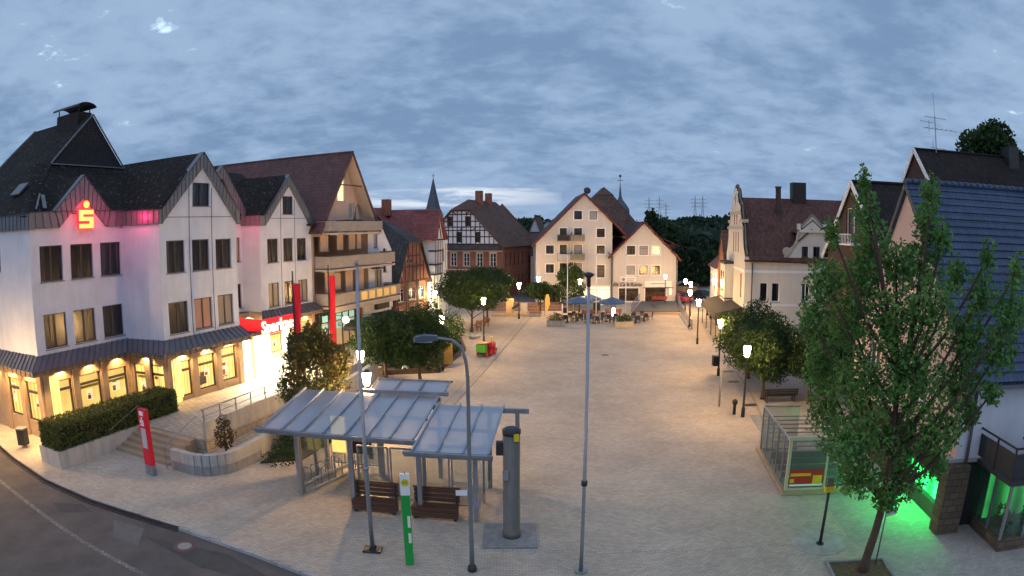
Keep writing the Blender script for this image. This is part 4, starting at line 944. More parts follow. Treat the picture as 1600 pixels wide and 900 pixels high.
t = MB(frame(0, -.35, 0)); hw = lambda z: (z - 8.0) * (WB / 2 - 1.5) / 5.2
for z in (8.0, 9.1, 10.05, 10.55, 11.4, 12.45, 13.0): t.box(hw(z), WB - hw(z), -.05, -.003, z, z + .16)
for i in range(17):
    x = .6 + i * .74; zt = 8.0 + (min(x, WB - x) / (WB / 2 - 1.5)) * 5.2
    if zt > 8.5: t.box(x, x + .13, -.045, -.002, 8.0, min(zt - .1, 13.1))
for x0, x1 in ((3.0, 3.9), (8.2, 9.1), (6.0, 6.9)): t.bar((x0, -.03, 10.0), (x1, -.03, 10.7), .1)
for x in (5.0, 8.0): t.bar((x - .8, -.03, 12.5), (x, -.03, 13.05), .12); t.bar((x + .8, -.03, 12.5), (x, -.03, 13.05), .12)
t.build('timber_frame', M_timber, bk)
f = MB(); f.slab([(-.2, -.7, 7.25), (WB + .2, -.7, 7.25), (WB + .2, -.3, 8.05), (-.2, -.3, 8.05)], .1); f.box(0, WB, -.35, 0, 7.3, 8.0); f.build('pent_roof', M_dktile, bk)
r = MB(); e0 = 7.6; rz_ = 14.9; xm = WB / 2
r.slab([(xm, 2.3, rz_), (xm, DB - 3, rz_), (-.5, DB + .5, e0), (-.5, -.8, e0), (xm - 1.55, -.8, 13.3)], .2)
r.slab([(xm, 2.3, rz_), (xm + 1.55, -.8, 13.3), (WB + .5, -.8, e0), (WB + .5, DB + .5, e0), (xm, DB - 3, rz_)], .2)
r.slab([(xm, 2.3, rz_ + .02), (xm - 1.6, -.85, 13.25), (xm + 1.6, -.85, 13.25)], .15); r.slab([(xm, DB - 3, rz_), (-.5, DB + .5, e0), (WB + .5, DB + .5, e0)], .2)
rf = r.build('roof', M_browntile, bk)
f = MB(); f.box(xm - .1, xm + .9, 5.2, 6.1, 14, 16.4); f.build('chimney', M_brick, rf); f = MB(); f.box(xm - .1, xm + .8, 9.3, 10.2, 14, 16.2); f.build('chimney', M_brick, rf)
f = MB(); f.tube([(WB + .1, -.1, 0), (WB + .1, -.1, 7.4)], .07, 6); f.build('downpipe', M_zinc, bk)

# white houses up the lane
nh, _ = gable_house('narrow_white_house', 'narrow white gabled house at the end of the brick house wall', (2.6, 112), -8, 3.0, 10, 8.6, 12.6, M_white, M_browntile, front=[(.8, 7.2, .5, 1.0, '1'), (1.7, 7.2, .5, 1.0, '1')], hip=0)
dh, _ = gable_house('far_gable_house', 'small pale house with dark gable roof far behind the lane', (3.8, 128), -4, 7, 9, 8.8, 12.0, M_cream, M_dktile, front=[(2.6, 9.2, 1.4, .9, '2')])
yh, _ = gable_house('lane_corner_house', 'cream house wall lit yellow by the lane lamp with red tiles', (3.1, 104), -3, 4.6, 8, 6.2, 9.6, M_cream2, M_redtile, par=True)
# ================================================================ CREAM DOUBLE GABLE HOUSE (end of the square)
ch_ = T('cream_gable_house', 'cream apartment house with a tall gable, three balconies and a shop below', 'house', (3.3, 87.0), 0)
b = MB(); H1 = [(5.3, 11.65, 1.1, 1.2, '1', M_pane), (7.45, 11.65, 1.05, 1.2, '1', M_pane3), (1.4, 6.9, 1.1, 1.15, '2', M_pane2), (1.4, 4.25, 1.1, 1.2, '2', M_pane), (8.45, 9.2, 1.15, 1.2, '1t', M_pane2), (8.45, 6.9, 1.15, 1.15, '1t', M_pane2), (8.45, 3.6, 1.15, 1.75, '1t', M_pane)]
for z in (3.6, 6.15, 8.75): H1 += [(3.3, z, 1.0, 2.0 if z < 8 else 1.7, '1', M_pane2), (5.3, z, 1.1, 2.0 if z < 8 else 1.7, '1', M_pane3 if z != 8.75 else M_pane)]
H1 += [(1.1, .1, 2.3, 2.45, '2', M_pane), (6.6, .5, 3.9, 1.9, '3', emit('bright_shop', (1, .85, .55), 1.3, 1.5, .15))]
faces_with(ch_, b, (0, 0, 0), [(0, -.3), (10.65, -.3), (10.65, 11.2), (6.7, 15.2), (0, 8.5)], H1, surround=M_whitep, sill=False)
b.wall([(0, -.3), (12, -.3), (12, 8.5), (0, 8.5)], (), frame(0, 12, -90)); b.wall([(0, -.3), (12, -.3), (12, 9.3), (0, 9.3)], (), frame(12.6, 0, 90)); b.wall([(-2, -.3), (10.65, -.3), (10.65, 8.5), (4, 15.2), (-2, 9.5)], (), frame(10.65, 12, 180))
b.build('wall', M_cream, ch_)
M_plum = tiles('plum_tiles', (.075, .033, .030), .3, .34, .2, rough=.6, bump=1.0)
r = MB(); r.slab([(6.7, -.4, 15.35), (6.7, 12, 15.35), (-.55, 12, 8.05), (-.55, -.4, 8.05)], .18); r.slab([(6.7, -.4, 15.35), (6.7, 12, 15.35), (13.2, 12, 9.0), (13.2, -.4, 9.0)], .18); rf = r.build('roof', M_plum, ch_)
M_wine = mat('wine_verge', (.10, .022, .028), .5)
f = MB(); f.bar((6.7, -.43, 15.25), (-.55, -.43, 7.95), .05, .26); f.bar((6.7, -.43, 15.25), (13.2, -.43, 8.9), .05, .26); f.build('verge_board', M_wine, rf)
for i, z in enumerate((3.55, 6.1, 8.7)):
    s_ = MB(); s_.box(2.9, 6.6, -1.3, -.004, z - .16, z); o = s_.build('balcony', mat('balcony_slab', (.30, .26, .22), .8), ch_)
    s_ = MB(); s_.box(2.9, 4.7, -1.3, -1.26, z, z + .8); s_.build('panel', [M_pane, mat('pale_panel', (.4, .42, .45), .5), M_pane][i], o)
    s_ = MB(); s_.box(4.72, 6.6, -1.3, -1.26, z, z + .8); s_.build('panel', mat('planted_panel', (.22, .2, .14), .8, .5, 9), o)
    s_ = MB(); s_.bar((2.9, -1.3, z + .88), (6.6, -1.3, z + .88), .06); [s_.bar((x, -1.3, z), (x, -1.3, z + .88), .05) for x in (2.9, 4.7, 6.6)]; s_.build('railing', M_dark, o)
    s_ = MB(); s_.lathe([(.06, 0), (.16, .5), (.05, 1.2)], 6, (4.85, -.8, z)); s_.build('folded_parasol', mat('parasol_green', (.05, .08, .06), .8), o)
f = MB(); f.tube([(10.6, -.1, 0), (10.6, -.1, 6.5), (10.0, -.1, 7.1)], .06, 6); f.build('downpipe', M_dark, ch_)
ch2 = T('cream_shop_house', 'lower cream gabled house with two dark shop windows and white sign boards', 'house', (13.95, 86.4), 0)
b = MB(); H2 = [(1.95 + 1.8 * i, 6.8, 1.2, 1.25, '1t', [M_pane2, M_pane3, M_lit][i]) for i in range(3)] + [(1.95 + 1.8 * i, 4.05, 1.2, 1.25, '1', [M_pane3, M_pane, M_pane][i]) for i in range(3)] + [(.9, .35, 2.8, 1.8, '3', mat('dim_shop_pane', (.05, .035, .025), .1, .9, 3, spec=1)), (4.65, .25, 3.0, 1.95, '1', mat('dim_shop_pane', (.05, .035, .025), .1))]
faces_with(ch2, b, (0, 0, 0), [(0, -.3), (9.1, -.3), (9.1, 6.7), (4.35, 11.3), (0, 7.1)], H2, surround=M_whitep, sill=False)
b.wall([(0, -.3), (11, -.3), (11, 7.1), (0, 7.1)], (), frame(0, 11, -90)); b.wall([(0, -.3), (11, -.3), (11, 6.7), (0, 6.7)], (), frame(9.1, 0, 90)); b.wall([(0, -.3), (9.1, -.3), (9.1, 6.7), (4.7, 11.3), (0, 7.1)], (), frame(9.1, 11, 180)); b.build('wall', M_cream, ch2)
r = MB(); r.slab([(4.35, -.4, 11.45), (4.35, 11, 11.45), (-.7, 11, 6.4), (-.7, -.4, 6.4)], .18); r.slab([(4.35, -.4, 11.45), (4.35, 11, 11.45), (9.75, 11, 6.1), (9.75, -.4, 6.1)], .18); rf = r.build('roof', M_plum, ch2)
f = MB(); f.bar((4.35, -.43, 11.35), (-.7, -.43, 6.3), .05, .24); f.bar((4.35, -.43, 11.35), (9.75, -.43, 6.0), .05, .24); f.build('verge_board', M_wine, rf)
f = MB(); f.slab([(7.4, 2.5, 9.3), (7.4, 8, 9.3), (10.2, 8, 8.0), (10.2, 2.5, 8.0)], .15); f.box(7.5, 9.6, 2.7, 7.8, 7.6, 8.3); f.build('shed_dormer', M_plum, rf)
f = MB(); f.box(1.1, 3.3, -.12, -.03, 3.02, 3.75); sg = f.build('sign_board', M_whitep, ch2); f = MB(); f.lathe([(.24, 0), (.24, .02)], 14, M=Matrix.Translation((1.5, -.14, 3.4)) @ Matrix.Rotation(R(90), 4, 'X')); f.box(2.0, 3.15, -.135, -.121, 3.42, 3.52).box(2.0, 3.0, -.135, -.121, 3.22, 3.30).box(1.1, 3.3, -.13, -.121, 3.02, 3.07); f.build('sign_print', mat('sign_grey', (.25, .25, .3), .5), sg)
text('Eis Cafe Roma', .70, M_dark, mat_holder := MB().box(.15, 3.9, -.06, -.01, 2.38, 2.95).build('name_board', mat('name_board', (.46, .44, .43), .7), ch2), (2.05, -.08, 2.66), shear=.35, ext=.01, bold=.018)
f = MB(); f.box(4.55, 8.45, -.14, -.03, 2.3, 3.15); sg = f.build('sign_board', M_whitep, ch2); f = MB(); f.box(5.4, 7.6, -.155, -.141, 2.72, 2.85); f.build('sign_print', mat('sign_grey', (.25, .25, .3), .5), sg)
f = MB(); f.box(4.4, 8.6, -.6, -.01, 2.2, 2.27); f.build('awning_box', M_dark, ch2)
f = MB(); f.tube([(9.2, -.12, 0), (9.2, -.12, 6.4)], .07, 6).tube([(-.05, -.12, 0), (-.05, -.12, 6.0), (.0, -.12, 6.6)], .07, 6); f.build('downpipe', M_zinc, ch2)
f = MB(); f.box(8.15, 8.5, -.04, -.01, 1.2, 2.4); f.build('notice_board', emit('lit_notice', (1, .75, .6), .8), ch2)
# buildings behind
bb_ = T('brown_roof_hall', 'large building with tall brown hipped roof rising behind the cream gables', 'building', (7.0, 103), 0)
f = MB(); f.box(.5, 15, .4, 14, -.3, 9.4); f.build('wall', M_blueish, bb_)
r = MB(); ap1, ap2 = (8.7, 6.0, 17.6), (9.3, 6.4, 17.6); r.slab([(0, 0, 9.0), (15.8, 0, 9.0), (10.3, 4.4, 16.2), (7.5, 4.4, 16.2)], .15); r.slab([(15.8, 0, 9.0), (15.8, 14.5, 9.0), (9.0, 9, 17.6), (9.0, 6, 17.6), (10.3, 4.4, 16.2)], .15); r.slab([(0, 0, 9.0), (7.5, 4.4, 16.2), (9.0, 6, 17.6), (9.0, 9, 17.6), (0, 14.5, 9.0)], .15); r.slab([(7.4, 4.3, 16.2), (10.4, 4.3, 16.2), (9.0, 6.0, 17.65)], .15); r.slab([(0, 14.5, 9), (9, 9, 17.6), (15.8, 14.5, 9)], .1); r.build('roof', M_browntile, bb_)
f = MB(); f.box(11.0, 14.2, -.02, .4, 8.0, 9.0) if False else f.slab([(11.0, .3, 9.9), (14.4, .3, 9.9), (14.4, .3, 8.2), (11.0, .3, 8.2)], .1, d=(0, -.6, 0)); f.build('pale_dormer_wall', M_blueish, bb_); win(bb_, (0, -.32, 0), 11.5, 8.6, .9, 1.0, '1', M_pane)
db = T('satellite_dish', 'round satellite dish on the ridge above the tall cream gable', 'satellite dish', (11.5, 96, 15.6)); f = MB(); f.tube([(0, 0, -1.5), (0, 0, .4)], .05, 6); f.build('mast', M_dark, db); f = MB(); f.lathe([(.55, 0), (.4, .1), (.05, .16)], 14, M=Matrix.Translation((0, -.1, .6)) @ Matrix.Rotation(R(70), 4, 'X')); f.build('dish', M_dark, db)
os_ = T('onion_spire', 'dark onion shaped church spire with ball and weather vane', 'church spire', (23.9, 138))
f = MB(); f.box(-1.9, 1.9, -1.9, 1.9, -.5, 13.5); f.build('tower', M_conc, os_)
f = MB(); f.lathe([(1.9, 13.4), (2.1, 13.9), (1.95, 14.8), (1.3, 15.8), (.6, 16.7), (.3, 17.5), (.14, 19.4), (.06, 20.2)], 12); f.build('onion_dome', mat('spire_slate', (.08, .085, .10), .6), os_)
f = MB(); f.tube([(0, 0, 20), (0, 0, 22.3)], .05, 6); f.lathe([(.04, 21.7), (.3, 21.95), (.3, 22.1), (.04, 22.35)], 10); f.box(-.7, .7, -.03, .03, 21.0, 21.1); f.build('weather_vane', M_dark, os_)
# pylons on the hill
def pylon(root):
    f = MB(); h = 36
    for s in (-1, 1):
        for u in (-1, 1): f.tube([(s * 2.9, u * 2.9, -9), (s * .9, u * .9, 20), (0, 0, h)], .2, 4)
    for i in range(9):
        z = i * 3.5; k = 2.6 - 1.7 * min(1, (z + 4) / 24); k2 = 2.6 - 1.7 * min(1, (z + 7.5) / 24); f.bar((-k, -k, z), (k2, -k2, z + 3.5), .16); f.bar((k, -k, z), (-k2, -k2, z + 3.5), .16)
    f.build('mast', M_steel, root); f = MB()
    for z, w in ((20, 6), (25, 7.5), (30, 6)): f.bar((-w, 0, z), (w, 0, z), .35, .4); f.bar((-w, 0, z), (0, 0, z + 1.6), .2); f.bar((w, 0, z), (0, 0, z + 1.6), .2)
    f.build('cross_arm', M_steel, root)
py = T('lattice_pylon', 'leftmost steel lattice pylon on the ridge behind the trees', 'pylon', (190, 862, 19), -10, 'power line pylons on the hill'); pylon(py)
for (x, y, z, l) in ((204, 858, 19, 'second pylon from the left, close beside the leftmost'), (225, 905, 13, 'smallest and most distant pylon, in the middle of the row'), (252, 845, 21, 'fourth pylon from the left, above the wooded rise'), (262, 842, 21, 'rightmost pylon on the wooded rise')): dup(py, (x, y, z), -12, l)

# ================================================================ RIGHT SIDE BUILDINGS
RA = math.degrees(math.atan2(-.19, .98))
# scroll gabled house: K(21.3,55): x along the long front, y back along the square
sc = T('scroll_gable_house', 'cream house with scrolled baroque gables, red roof and two chimneys', 'house', (21.3, 55.0), RA)
b = MB(); WS, DS = 11.5, 11.5
hf = [(1.5, 3.95, .75, 1.75, '1', M_pane2), (2.65, 3.95, .75, 1.75, '1', M_pane2), (5.45, 7.55, .75, 1.6, '1', M_pane2), (6.6, 7.55, .78, 1.6, '1', M_pane2), (5.6, 3.95, .75, 1.75), (7.0, 3.95, .75, 1.75)]
dorm = [(0, -.3), (WS, -.3), (WS, 8.05), (8.9, 8.05), (8.6, 8.7), (8.2, 9.2), (7.95, 9.9), (7.8, 10.45), (7.7, 10.5), (5.2, 10.5), (5.1, 10.45), (5.0, 9.7), (4.7, 9.1), (4.3, 8.8), (4.0, 8.5), (3.8, 8.05), (0, 8.05)]
faces_with(sc, b, (0, 0, 0), dorm, hf, fr=M_wfr, sill=True)
wf = lambda s, z: (s, z)
gp = [(0, -.3), (DS, -.3), (DS, 8.0), (DS - .3, 8.6), (DS - .7, 8.9), (DS - .9, 10.2), (DS - 1.9, 10.6), (DS - 2.4, 11.7), (DS - 2.4, 12.3), (DS - 3.6, 12.8), (DS - 4.6, 14.1), (DS - 5.2, 14.6), (DS - 6.3, 14.6)]
gp = gp + [(DS - a, z) for a, z in gp[::-1]][1:-1] 
gp2 = [(0, -.3), (DS, -.3), (DS, 8.05), (10.9, 8.7), (10.4, 9.6), (10.2, 10.8), (9.5, 11.2), (8.9, 12.2), (8.8, 12.7), (7.6, 13.2), (6.7, 14.5), (6.2, 14.7), (5.3, 14.7), (4.8, 14.5), (3.9, 13.2), (2.7, 12.7), (2.6, 12.2), (2.0, 11.2), (1.3, 10.8), (1.1, 9.6), (.6, 8.7), (0, 8.05)]
hw_ = [(7.3, 8.3, .5, 2.0, '1', M_redwood), (5.9, 8.3, .5, 2.0, '1', M_redwood), (4.5, 8.3, .5, 2.0, '1', M_redwood), (6.3, 11.0, .5, 1.3, '1', M_redwood), (4.9, 11.0, .5, 1.3, '1', M_redwood), (5.5, 13.0, .4, 1.0, '1', M_redwood), (9.2, 4.1, .9, 2.3, '1', M_redwood), (2.2, 4.1, .9, 2.3, '1', M_redwood)]
faces_with(sc, b, (0, DS, -90), gp2, hw_, fr=M_redwood, sill=False, dep=.015)
b.wall(gp2, (), frame(0.45, 0, 90)); b.wall([(0, -.3), (DS, -.3), (DS, 8), (DS / 2, 14.2), (0, 8)], (), frame(WS, 0, 90)); b.wall([(0, -.3), (WS, -.3), (WS, 8), (0, 8)], (), frame(WS, DS, 180)); b.build('wall', M_cream2, sc)
cp = MB(); gl_ = gp2[2:]
for i in range(len(gl_) - 1):
    (a, z), (c, w) = gl_[i], gl_[i + 1]; cp.bar((.2, DS - a, z + .05), (.2, DS - c, w + .05), .62, .12, up=(1, .0, 0.01))
cp.build('gable_coping', mat('mossy_coping', (.13, .125, .115), .9, .35, 3, .4), sc)
f = MB(); f.box(-.12, .5, 1.3 - .2, 3.0, 11.2, 11.5).box(-.1, .5, 8.9, 10.2, 11.2, 11.5); f.box(-.08, -.002, 2.4, 9.0, 12.0, 12.3).box(-.08, -.002, .9, 10.8, 10.55, 10.8); f.build('gable_moulding', mat('sandstone_trim', (.45, .40, .33), .8), sc)
f = MB(); f.box(-.03, WS, -.05, -.003, 6.6, 6.85).box(-.03, WS, -.04, -.003, 3.55, 3.72); f.box(-.05, -.003, 0, DS, 6.6, 6.85); f.build('band_course', M_whitep, sc)
f = MB(); dl_ = dorm[3:-1]
for i in range(len(dl_) - 1): f.bar((dl_[i][0], -.06, dl_[i][1]), (dl_[i + 1][0], -.06, dl_[i + 1][1]), .22, .16, up=(0, 1, 0.01))
f.lathe([(.42, -.12), (.42, .05)], 16, M=Matrix.Translation((4.0, -.1, 8.6)) @ Matrix.Rotation(R(90), 4, 'X')); f.lathe([(.42, -.12), (.42, .05)], 16, M=Matrix.Translation((8.9, -.1, 8.6)) @ Matrix.Rotation(R(90), 4, 'X'))
f.build('scroll_trim', mat('scroll_stone', (.40, .37, .30), .8), sc)
f = MB(); f.box(5.2, 7.7, -.25, .2, 10.4, 10.65).box(5.0, 5.3, -.2, .2, 10.65, 11.2).box(7.5, 7.9, -.2, .2, 10.65, 11.2); f.slab([(5.5, -.1, 10.65), (7.4, -.1, 10.65), (7.4, -.1, 11.0), (6.45, -.1, 11.95), (5.5, -.1, 11.0)], .1, d=(0, .3, 0)); f.build('dormer_gable', M_cream2, sc)
f = MB(); f.bar((5.4, -.15, 11.0), (6.45, -.15, 12.05), .1, .16); f.bar((6.45, -.15, 12.05), (7.5, -.15, 11.0), .1, .16); f.build('dormer_coping', M_concd, sc)
r = MB(); yr = DS / 2
r.slab([(.4, -.35, 7.7), (WS + .1, -.35, 7.7), (WS + .1, yr, 13.75), (.4, yr, 13.75)], .18); r.slab([(.4, DS + .35, 7.7), (WS + .1, DS + .35, 7.7), (WS + .1, yr, 13.75), (.4, yr, 13.75)], .18)
r.slab([(6.4, -.2, 10.75), (6.4, 2.9, 10.75), (5.1, 2.0, 9.6), (5.0, -.2, 9.6)], .12) ; r.slab([(6.5, -.1, 11.6), (6.5, 3.6, 11.6), (5.0, 2.6, 10.4), (5.0, -.1, 10.4)], .12); r.slab([(6.5, -.1, 11.6), (6.5, 3.6, 11.6), (7.9, 2.6, 10.4), (7.9, -.1, 10.4)], .12)
M_oldred = tiles('old_red_tiles', (.105, .046, .036), .26, .31, .30, rough=.75, bump=1.0, lichen=.10)
rf = r.build('roof', M_oldred, sc)
f = MB(); f.box(-.1, 4.1, -.5, -.33, 7.6, 7.8); f.build('gutter', M_timber, rf)
f = MB(); f.box(3.9, 4.35, yr - 1.8, yr - 1.3, 12.0, 14.7); f.build('chimney', mat('sooty_brick', (.06, .04, .035), .8, .3, 5, .3), rf); f = MB(); f.box(3.85, 4.4, yr - 1.85, yr - 1.25, 14.7, 14.85); f.build('chimney', M_dark, rf)
f = MB(); f.box(5.9, 7.35, yr - .5, yr + .7, 12.6, 15.4); f.build('chimney', mat('sheet_metal_chimney', (.018, .015, .016), .5), rf)
f = MB(); f.tube([(.7, -.12, 0), (.7, -.12, 7.5)], .06, 6); f.build('downpipe', M_zincd, sc)
# bay on the west side, shop awning
f = MB(); f.box(-.9, -.004, 6.6, 9.9, 3.2, 7.0); by_ = f.build('bay', M_cream2, sc); f = MB(); f.box(-1.0, 0, 6.5, 10.0, 7.0, 7.25).box(-.95, 0, 6.55, 9.95, 3.4, 3.55); f.build('bay_cornice', M_dktile, by_)
f = MB(); f.box(-.93, -.905, 7.2, 7.9, 4.1, 6.2).box(-.93, -.905, 8.6, 9.3, 4.1, 6.2); f.build('bay_window', M_pane, by_)
aw = MB(); aw.slab([(-.1, .3, 3.35), (-.1, 12, 3.35), (-2.6, 12, 2.75), (-2.6, .3, 2.75)], .06); aw.slab([(-2.6, .3, 2.75), (-2.6, 12, 2.75), (-2.6, 12, 2.1), (-2.6, .3, 2.1)], .05, d=(.05, 0, 0)); aw.slab([(-.1, .3, 3.3), (-2.6, .3, 2.7), (-2.6, .3, 1.6), (-.1, .3, 1.6)], .05, d=(0, .05, 0)); aw_ = aw.build('awning', mat('brown_awning', (.035, .030, .028), .8), sc)
f = MB(); [f.box(-2.55, -2.48, y, y + .07, 0, 2.2) for y in (.4, 4, 8, 11.8)]; f.build('awning_post', M_dark, aw_)
shopfront_sc = MB(); [shopfront_sc.box(-.06, -.003, y, y + 1.9, .5, 2.8) for y in (1, 3.4, 5.8, 8.4)]; shopfront_sc.build('shop_window', M_pane, sc)
# brick house with small red roof behind it
rb_, _ = gable_house('brick_side_house', 'red brick house wedged behind the scroll gable house', (23.6, 67.2), RA, 7, 5.5, 6.6, 10.2, M_brick, M_browntile, left=[(1.0, 3.6, .6, 1.7, '1'), (2.3, 3.6, .6, 1.7, '1'), (3.7, 3.6, .6, 1.7, '1')], par=True, fo=.1)
rs_, _ = gable_house('white_red_gable_house', 'small white house with bright red tiled steep roof down the side street', (25.2, 74.5), RA, 8, 7, 6.0, 9.6, M_white, M_redtile2, left=[(1.2, 3.4, .6, 1.6, '1'), (3.2, 3.4, .6, 1.6, '1'), (5.0, 3.4, .6, 1.6, '1')], hip=2.0)
# white-verged dark houses behind the big maple
def verge_house(name, label, apex, rz, Wd, D, eave, ridge, big):
    root, rf = gable_house(name, label, (apex[0], apex[1]), rz, Wd, D, eave, ridge, M_timber, tiles('black_brown_tiles', (.024, .019, .018), .30, .33, .25, rough=.8, bump=.9, spec=.15), over=.9, fo=.1, par=True, left=[(Wd * 0 + D / 2 - 1.2, ridge - 3.9, 2.4, 2.3, '2', M_pane2)] if big else [(D / 2 - 1, ridge - 4.5, 2, 1.3)], kw=dict(fr=M_wfr))
    f = MB(); o = .9; k = (ridge - eave) / (D / 2)
    f.bar((-.16, D / 2, ridge + .02), (-.16, -o, eave - o * k), .06, .34); f.bar((-.16, D / 2, ridge + .02), (-.16, D + o, eave - o * k), .06, .34); f.build('verge_board', M_whitep, rf); return root, rf
v1, v1r = verge_house('dark_gable_house', 'dark roofed house with white verge boards and a big gable window behind the maple', (21.0, 31.6), -9, 12, 9.6, 9.5, 13.7, True)
f = MB(); f.box(-.7, -.02, 3.4, 6.2, 9.7, 9.8); f.bar((-.7, 3.4, 10.4), (-.7, 6.2, 10.4), .05); [f.bar((-.7, 3.4 + i * .28, 9.8), (-.7, 3.4 + i * .28, 10.4), .03) for i in range(11)]; f.build('gable_balcony', M_whitep, v1)
v2, v2r = verge_house('upper_gable_house', 'farthest and highest dark roof with white verge boards below the big tree', (30.4, 37.4), -9, 11, 9, 12.4, 17.1, False)
f = MB(); f.box(8.9, 10.0, 3.6, 4.8, 16, 18.0); f.build('chimney', M_dark, v2r)
an = T('roof_antenna', 'tall multi armed television antenna on the upper dark roof', 'antenna', (32.9, 41.3, 17.0)); f = MB(); f.tube([(0, 0, 0), (0, 0, 2.9)], .045, 6); f.tube([(0, 0, 2.9), (-.05, 0, 4.8)], .02, 5); f.build('mast', M_steel, an)
f = MB()
for z, w, o in ((2.8, 1.0, 0), (1.9, 1.6, .5), (.4, .7, .2), (2.4, .6, -.9)): f.bar((-w + o, .1 * w, z), (w + o, -.2 * w, z - .1), .04)
for i in range(6): f.bar((-.9 + i * .5, -.25, 1.9), (-.9 + i * .5, .25, 1.9), .025)
f.bar((-.65, 0, 1.6), (-.65, 0, 2.5), .035); f.bar((-.3, 0, .3), (-.3, 0, 1.0), .035); f.build('antenna_arm', M_steel, an)
# house with the blue glazed tile roof
bl = T('blue_roof_house', 'pink rendered house with large glossy blue tiled roof at the right edge', 'house', (15.4, 17.0), -10)
BD, BWid = 11.4, 20.0
b = MB(); b.wall([(0, 2.7), (BWid, 2.7), (BWid, 5.9), (0, 5.9)], [(4.2, 3.0, 1.2, 2.1)], frame(0, 0, 0)); win(bl, (0, 0, 0), 4.2, 3.0, 1.2, 2.1, '2', M_pane)
b.build('wall', M_white, bl)
M_pink = mat('pink_render', (.56, .41, .37), .9, .06, .7, .12, bscale=30, stain=.09)
b = MB(); b.wall([(0, 2.7), (BD, 2.7), (BD, 6.2), (BD / 2, 12.55), (0, 6.2)], [(4.9, 8.0, 1.4, 1.5), (2.0, 4.0, 1.3, 1.5), (7.0, 4.0, 1.3, 1.5)], frame(0, BD, -90)); [win(bl, (0, BD, -90), *q, '2', M_pane2, M_wfr) for q in ((4.9, 8.0, 1.4, 1.5), (2.0, 4.0, 1.3, 1.5), (7.0, 4.0, 1.3, 1.5))]; b.build('gable_wall', M_pink, bl)
b = MB(); b.wall([(0, 0), (BWid, 0), (BWid, 6), (0, 6)], (), frame(BWid, BD, 180)); b.wall([(0, 0), (BD, 0), (BD, 6.2), (BD / 2, 12.5), (0, 6.2)], (), frame(BWid, 0, 90)); b.build('rear_wall', M_white, bl)
r = MB(); M_bluetile = tiles('blue_glazed_tiles', (.040, .066, .125), .21, .36, .14, rough=.5, bump=1.0, spec=.45)
def tiled_slope(mb, x0, x1, ya, za, yb, zb, t=.055, ch=.38):
    """overlapping courses, each lifted at its lower edge, from the eave (ya,za) up to the ridge (yb,zb)"""
    L = math.hypot(yb - ya, zb - za); n = int(L / ch); s = Vector((0, yb - ya, zb - za)).normalized(); nn_ = Vector((1, 0, 0)).cross(s); nn_ = nn_ if nn_.z > 0 else -nn_
    for i in range(n + 1):
        p = Vector((0, ya, za)) + s * (i * L / n) * .999; q = p + s * min(ch * 1.15, L - i * L / n + .02)
        a, c = p + nn_ * t, q + nn_ * .012; X0, X1 = Vector((x0, 0, 0)), Vector((x1, 0, 0))
        mb.face([X0 + a, X1 + a, X1 + c, X0 + c]); mb.face([X0 + p, X1 + p, X1 + a, X0 + a])
k = 6.5 / (BD / 2)
tiled_slope(r, -.15, BWid, -.35, 6.05 - .35 * k, BD / 2, 12.65); tiled_slope(r, -.15, BWid, BD + .35, 6.05 - .35 * k, BD / 2, 12.65)
r.slab([(-.14, -.33, 6.0 - .35 * k), (BWid, -.33, 6.0 - .35 * k), (BWid, BD / 2, 12.6), (-.14, BD / 2, 12.6)], .12); r.slab([(-.14, BD + .33, 6.0 - .35 * k), (BWid, BD + .33, 6.0 - .35 * k), (BWid, BD / 2, 12.6), (-.14, BD / 2, 12.6)], .12)
rf = r.build('roof', M_bluetile, bl)
f = MB()
for i in range(60): f.tube([(-.15 + i * .335, BD / 2, 12.72 + .01 * (i % 2)), (.19 + i * .335, BD / 2, 12.70)], [.135, .12], 8)
f.build('ridge_cap', M_bluetile, rf)
f = MB(); f.bar((-.17, BD / 2, 12.55), (-.17, -.4, 5.5), .04, .2); f.bar((-.17, BD / 2, 12.55), (-.17, BD + .4, 5.5), .04, .2); f.build('verge_board', M_zincd, rf)
f = MB(); f.box(-.1, BWid, -.52, -.36, 5.45, 5.56); f.build('gutter', M_zinc, rf)
# its ground floor: stone pier, arcade shop with green light, planted balcony
gf = MB(); gf.wall([(0, -.2), (BD, -.2), (BD, 2.7), (0, 2.7)], [(7.6, .75, 3.3, .95)], frame(0, BD, -90), .3); gf.build('shop_wall', mat('dark_shop_wall', (.05, .045, .045), .7), bl)
grn = emit('green_lit_display', (.05, 1.0, .25), 1.3, .35, .1)
for x in (7.6,):
    f = MB(); f.box(x, x + 3.3, .22, .26, .75, 1.7, frame(0, BD, -90)); f.build('shop_window', grn, bl)
f = MB(); f.box(-.25, -.003, .2, BD, 2.55, 2.75); f.build('shop_fascia', M_dark, bl)
pr = MB(); pr.box(-.45, .5, -.45, .15, -.1, 2.72); pr.build('stone_pier', tiles('brown_stone_pier', (.12, .085, .06), .4, .25, .2, brick=True, mortar=(.06, .05, .04)), bl)
f = MB(); f.box(.5, 1.6, .14, .3, -.1, 2.7); f.build('dark_passage', mat('dark_gate', (.014, .014, .015), .7), bl)
f = MB(); f.box(-.5, BWid, -.03, .3, 2.7, 2.85); f.build('band', M_conc, bl)
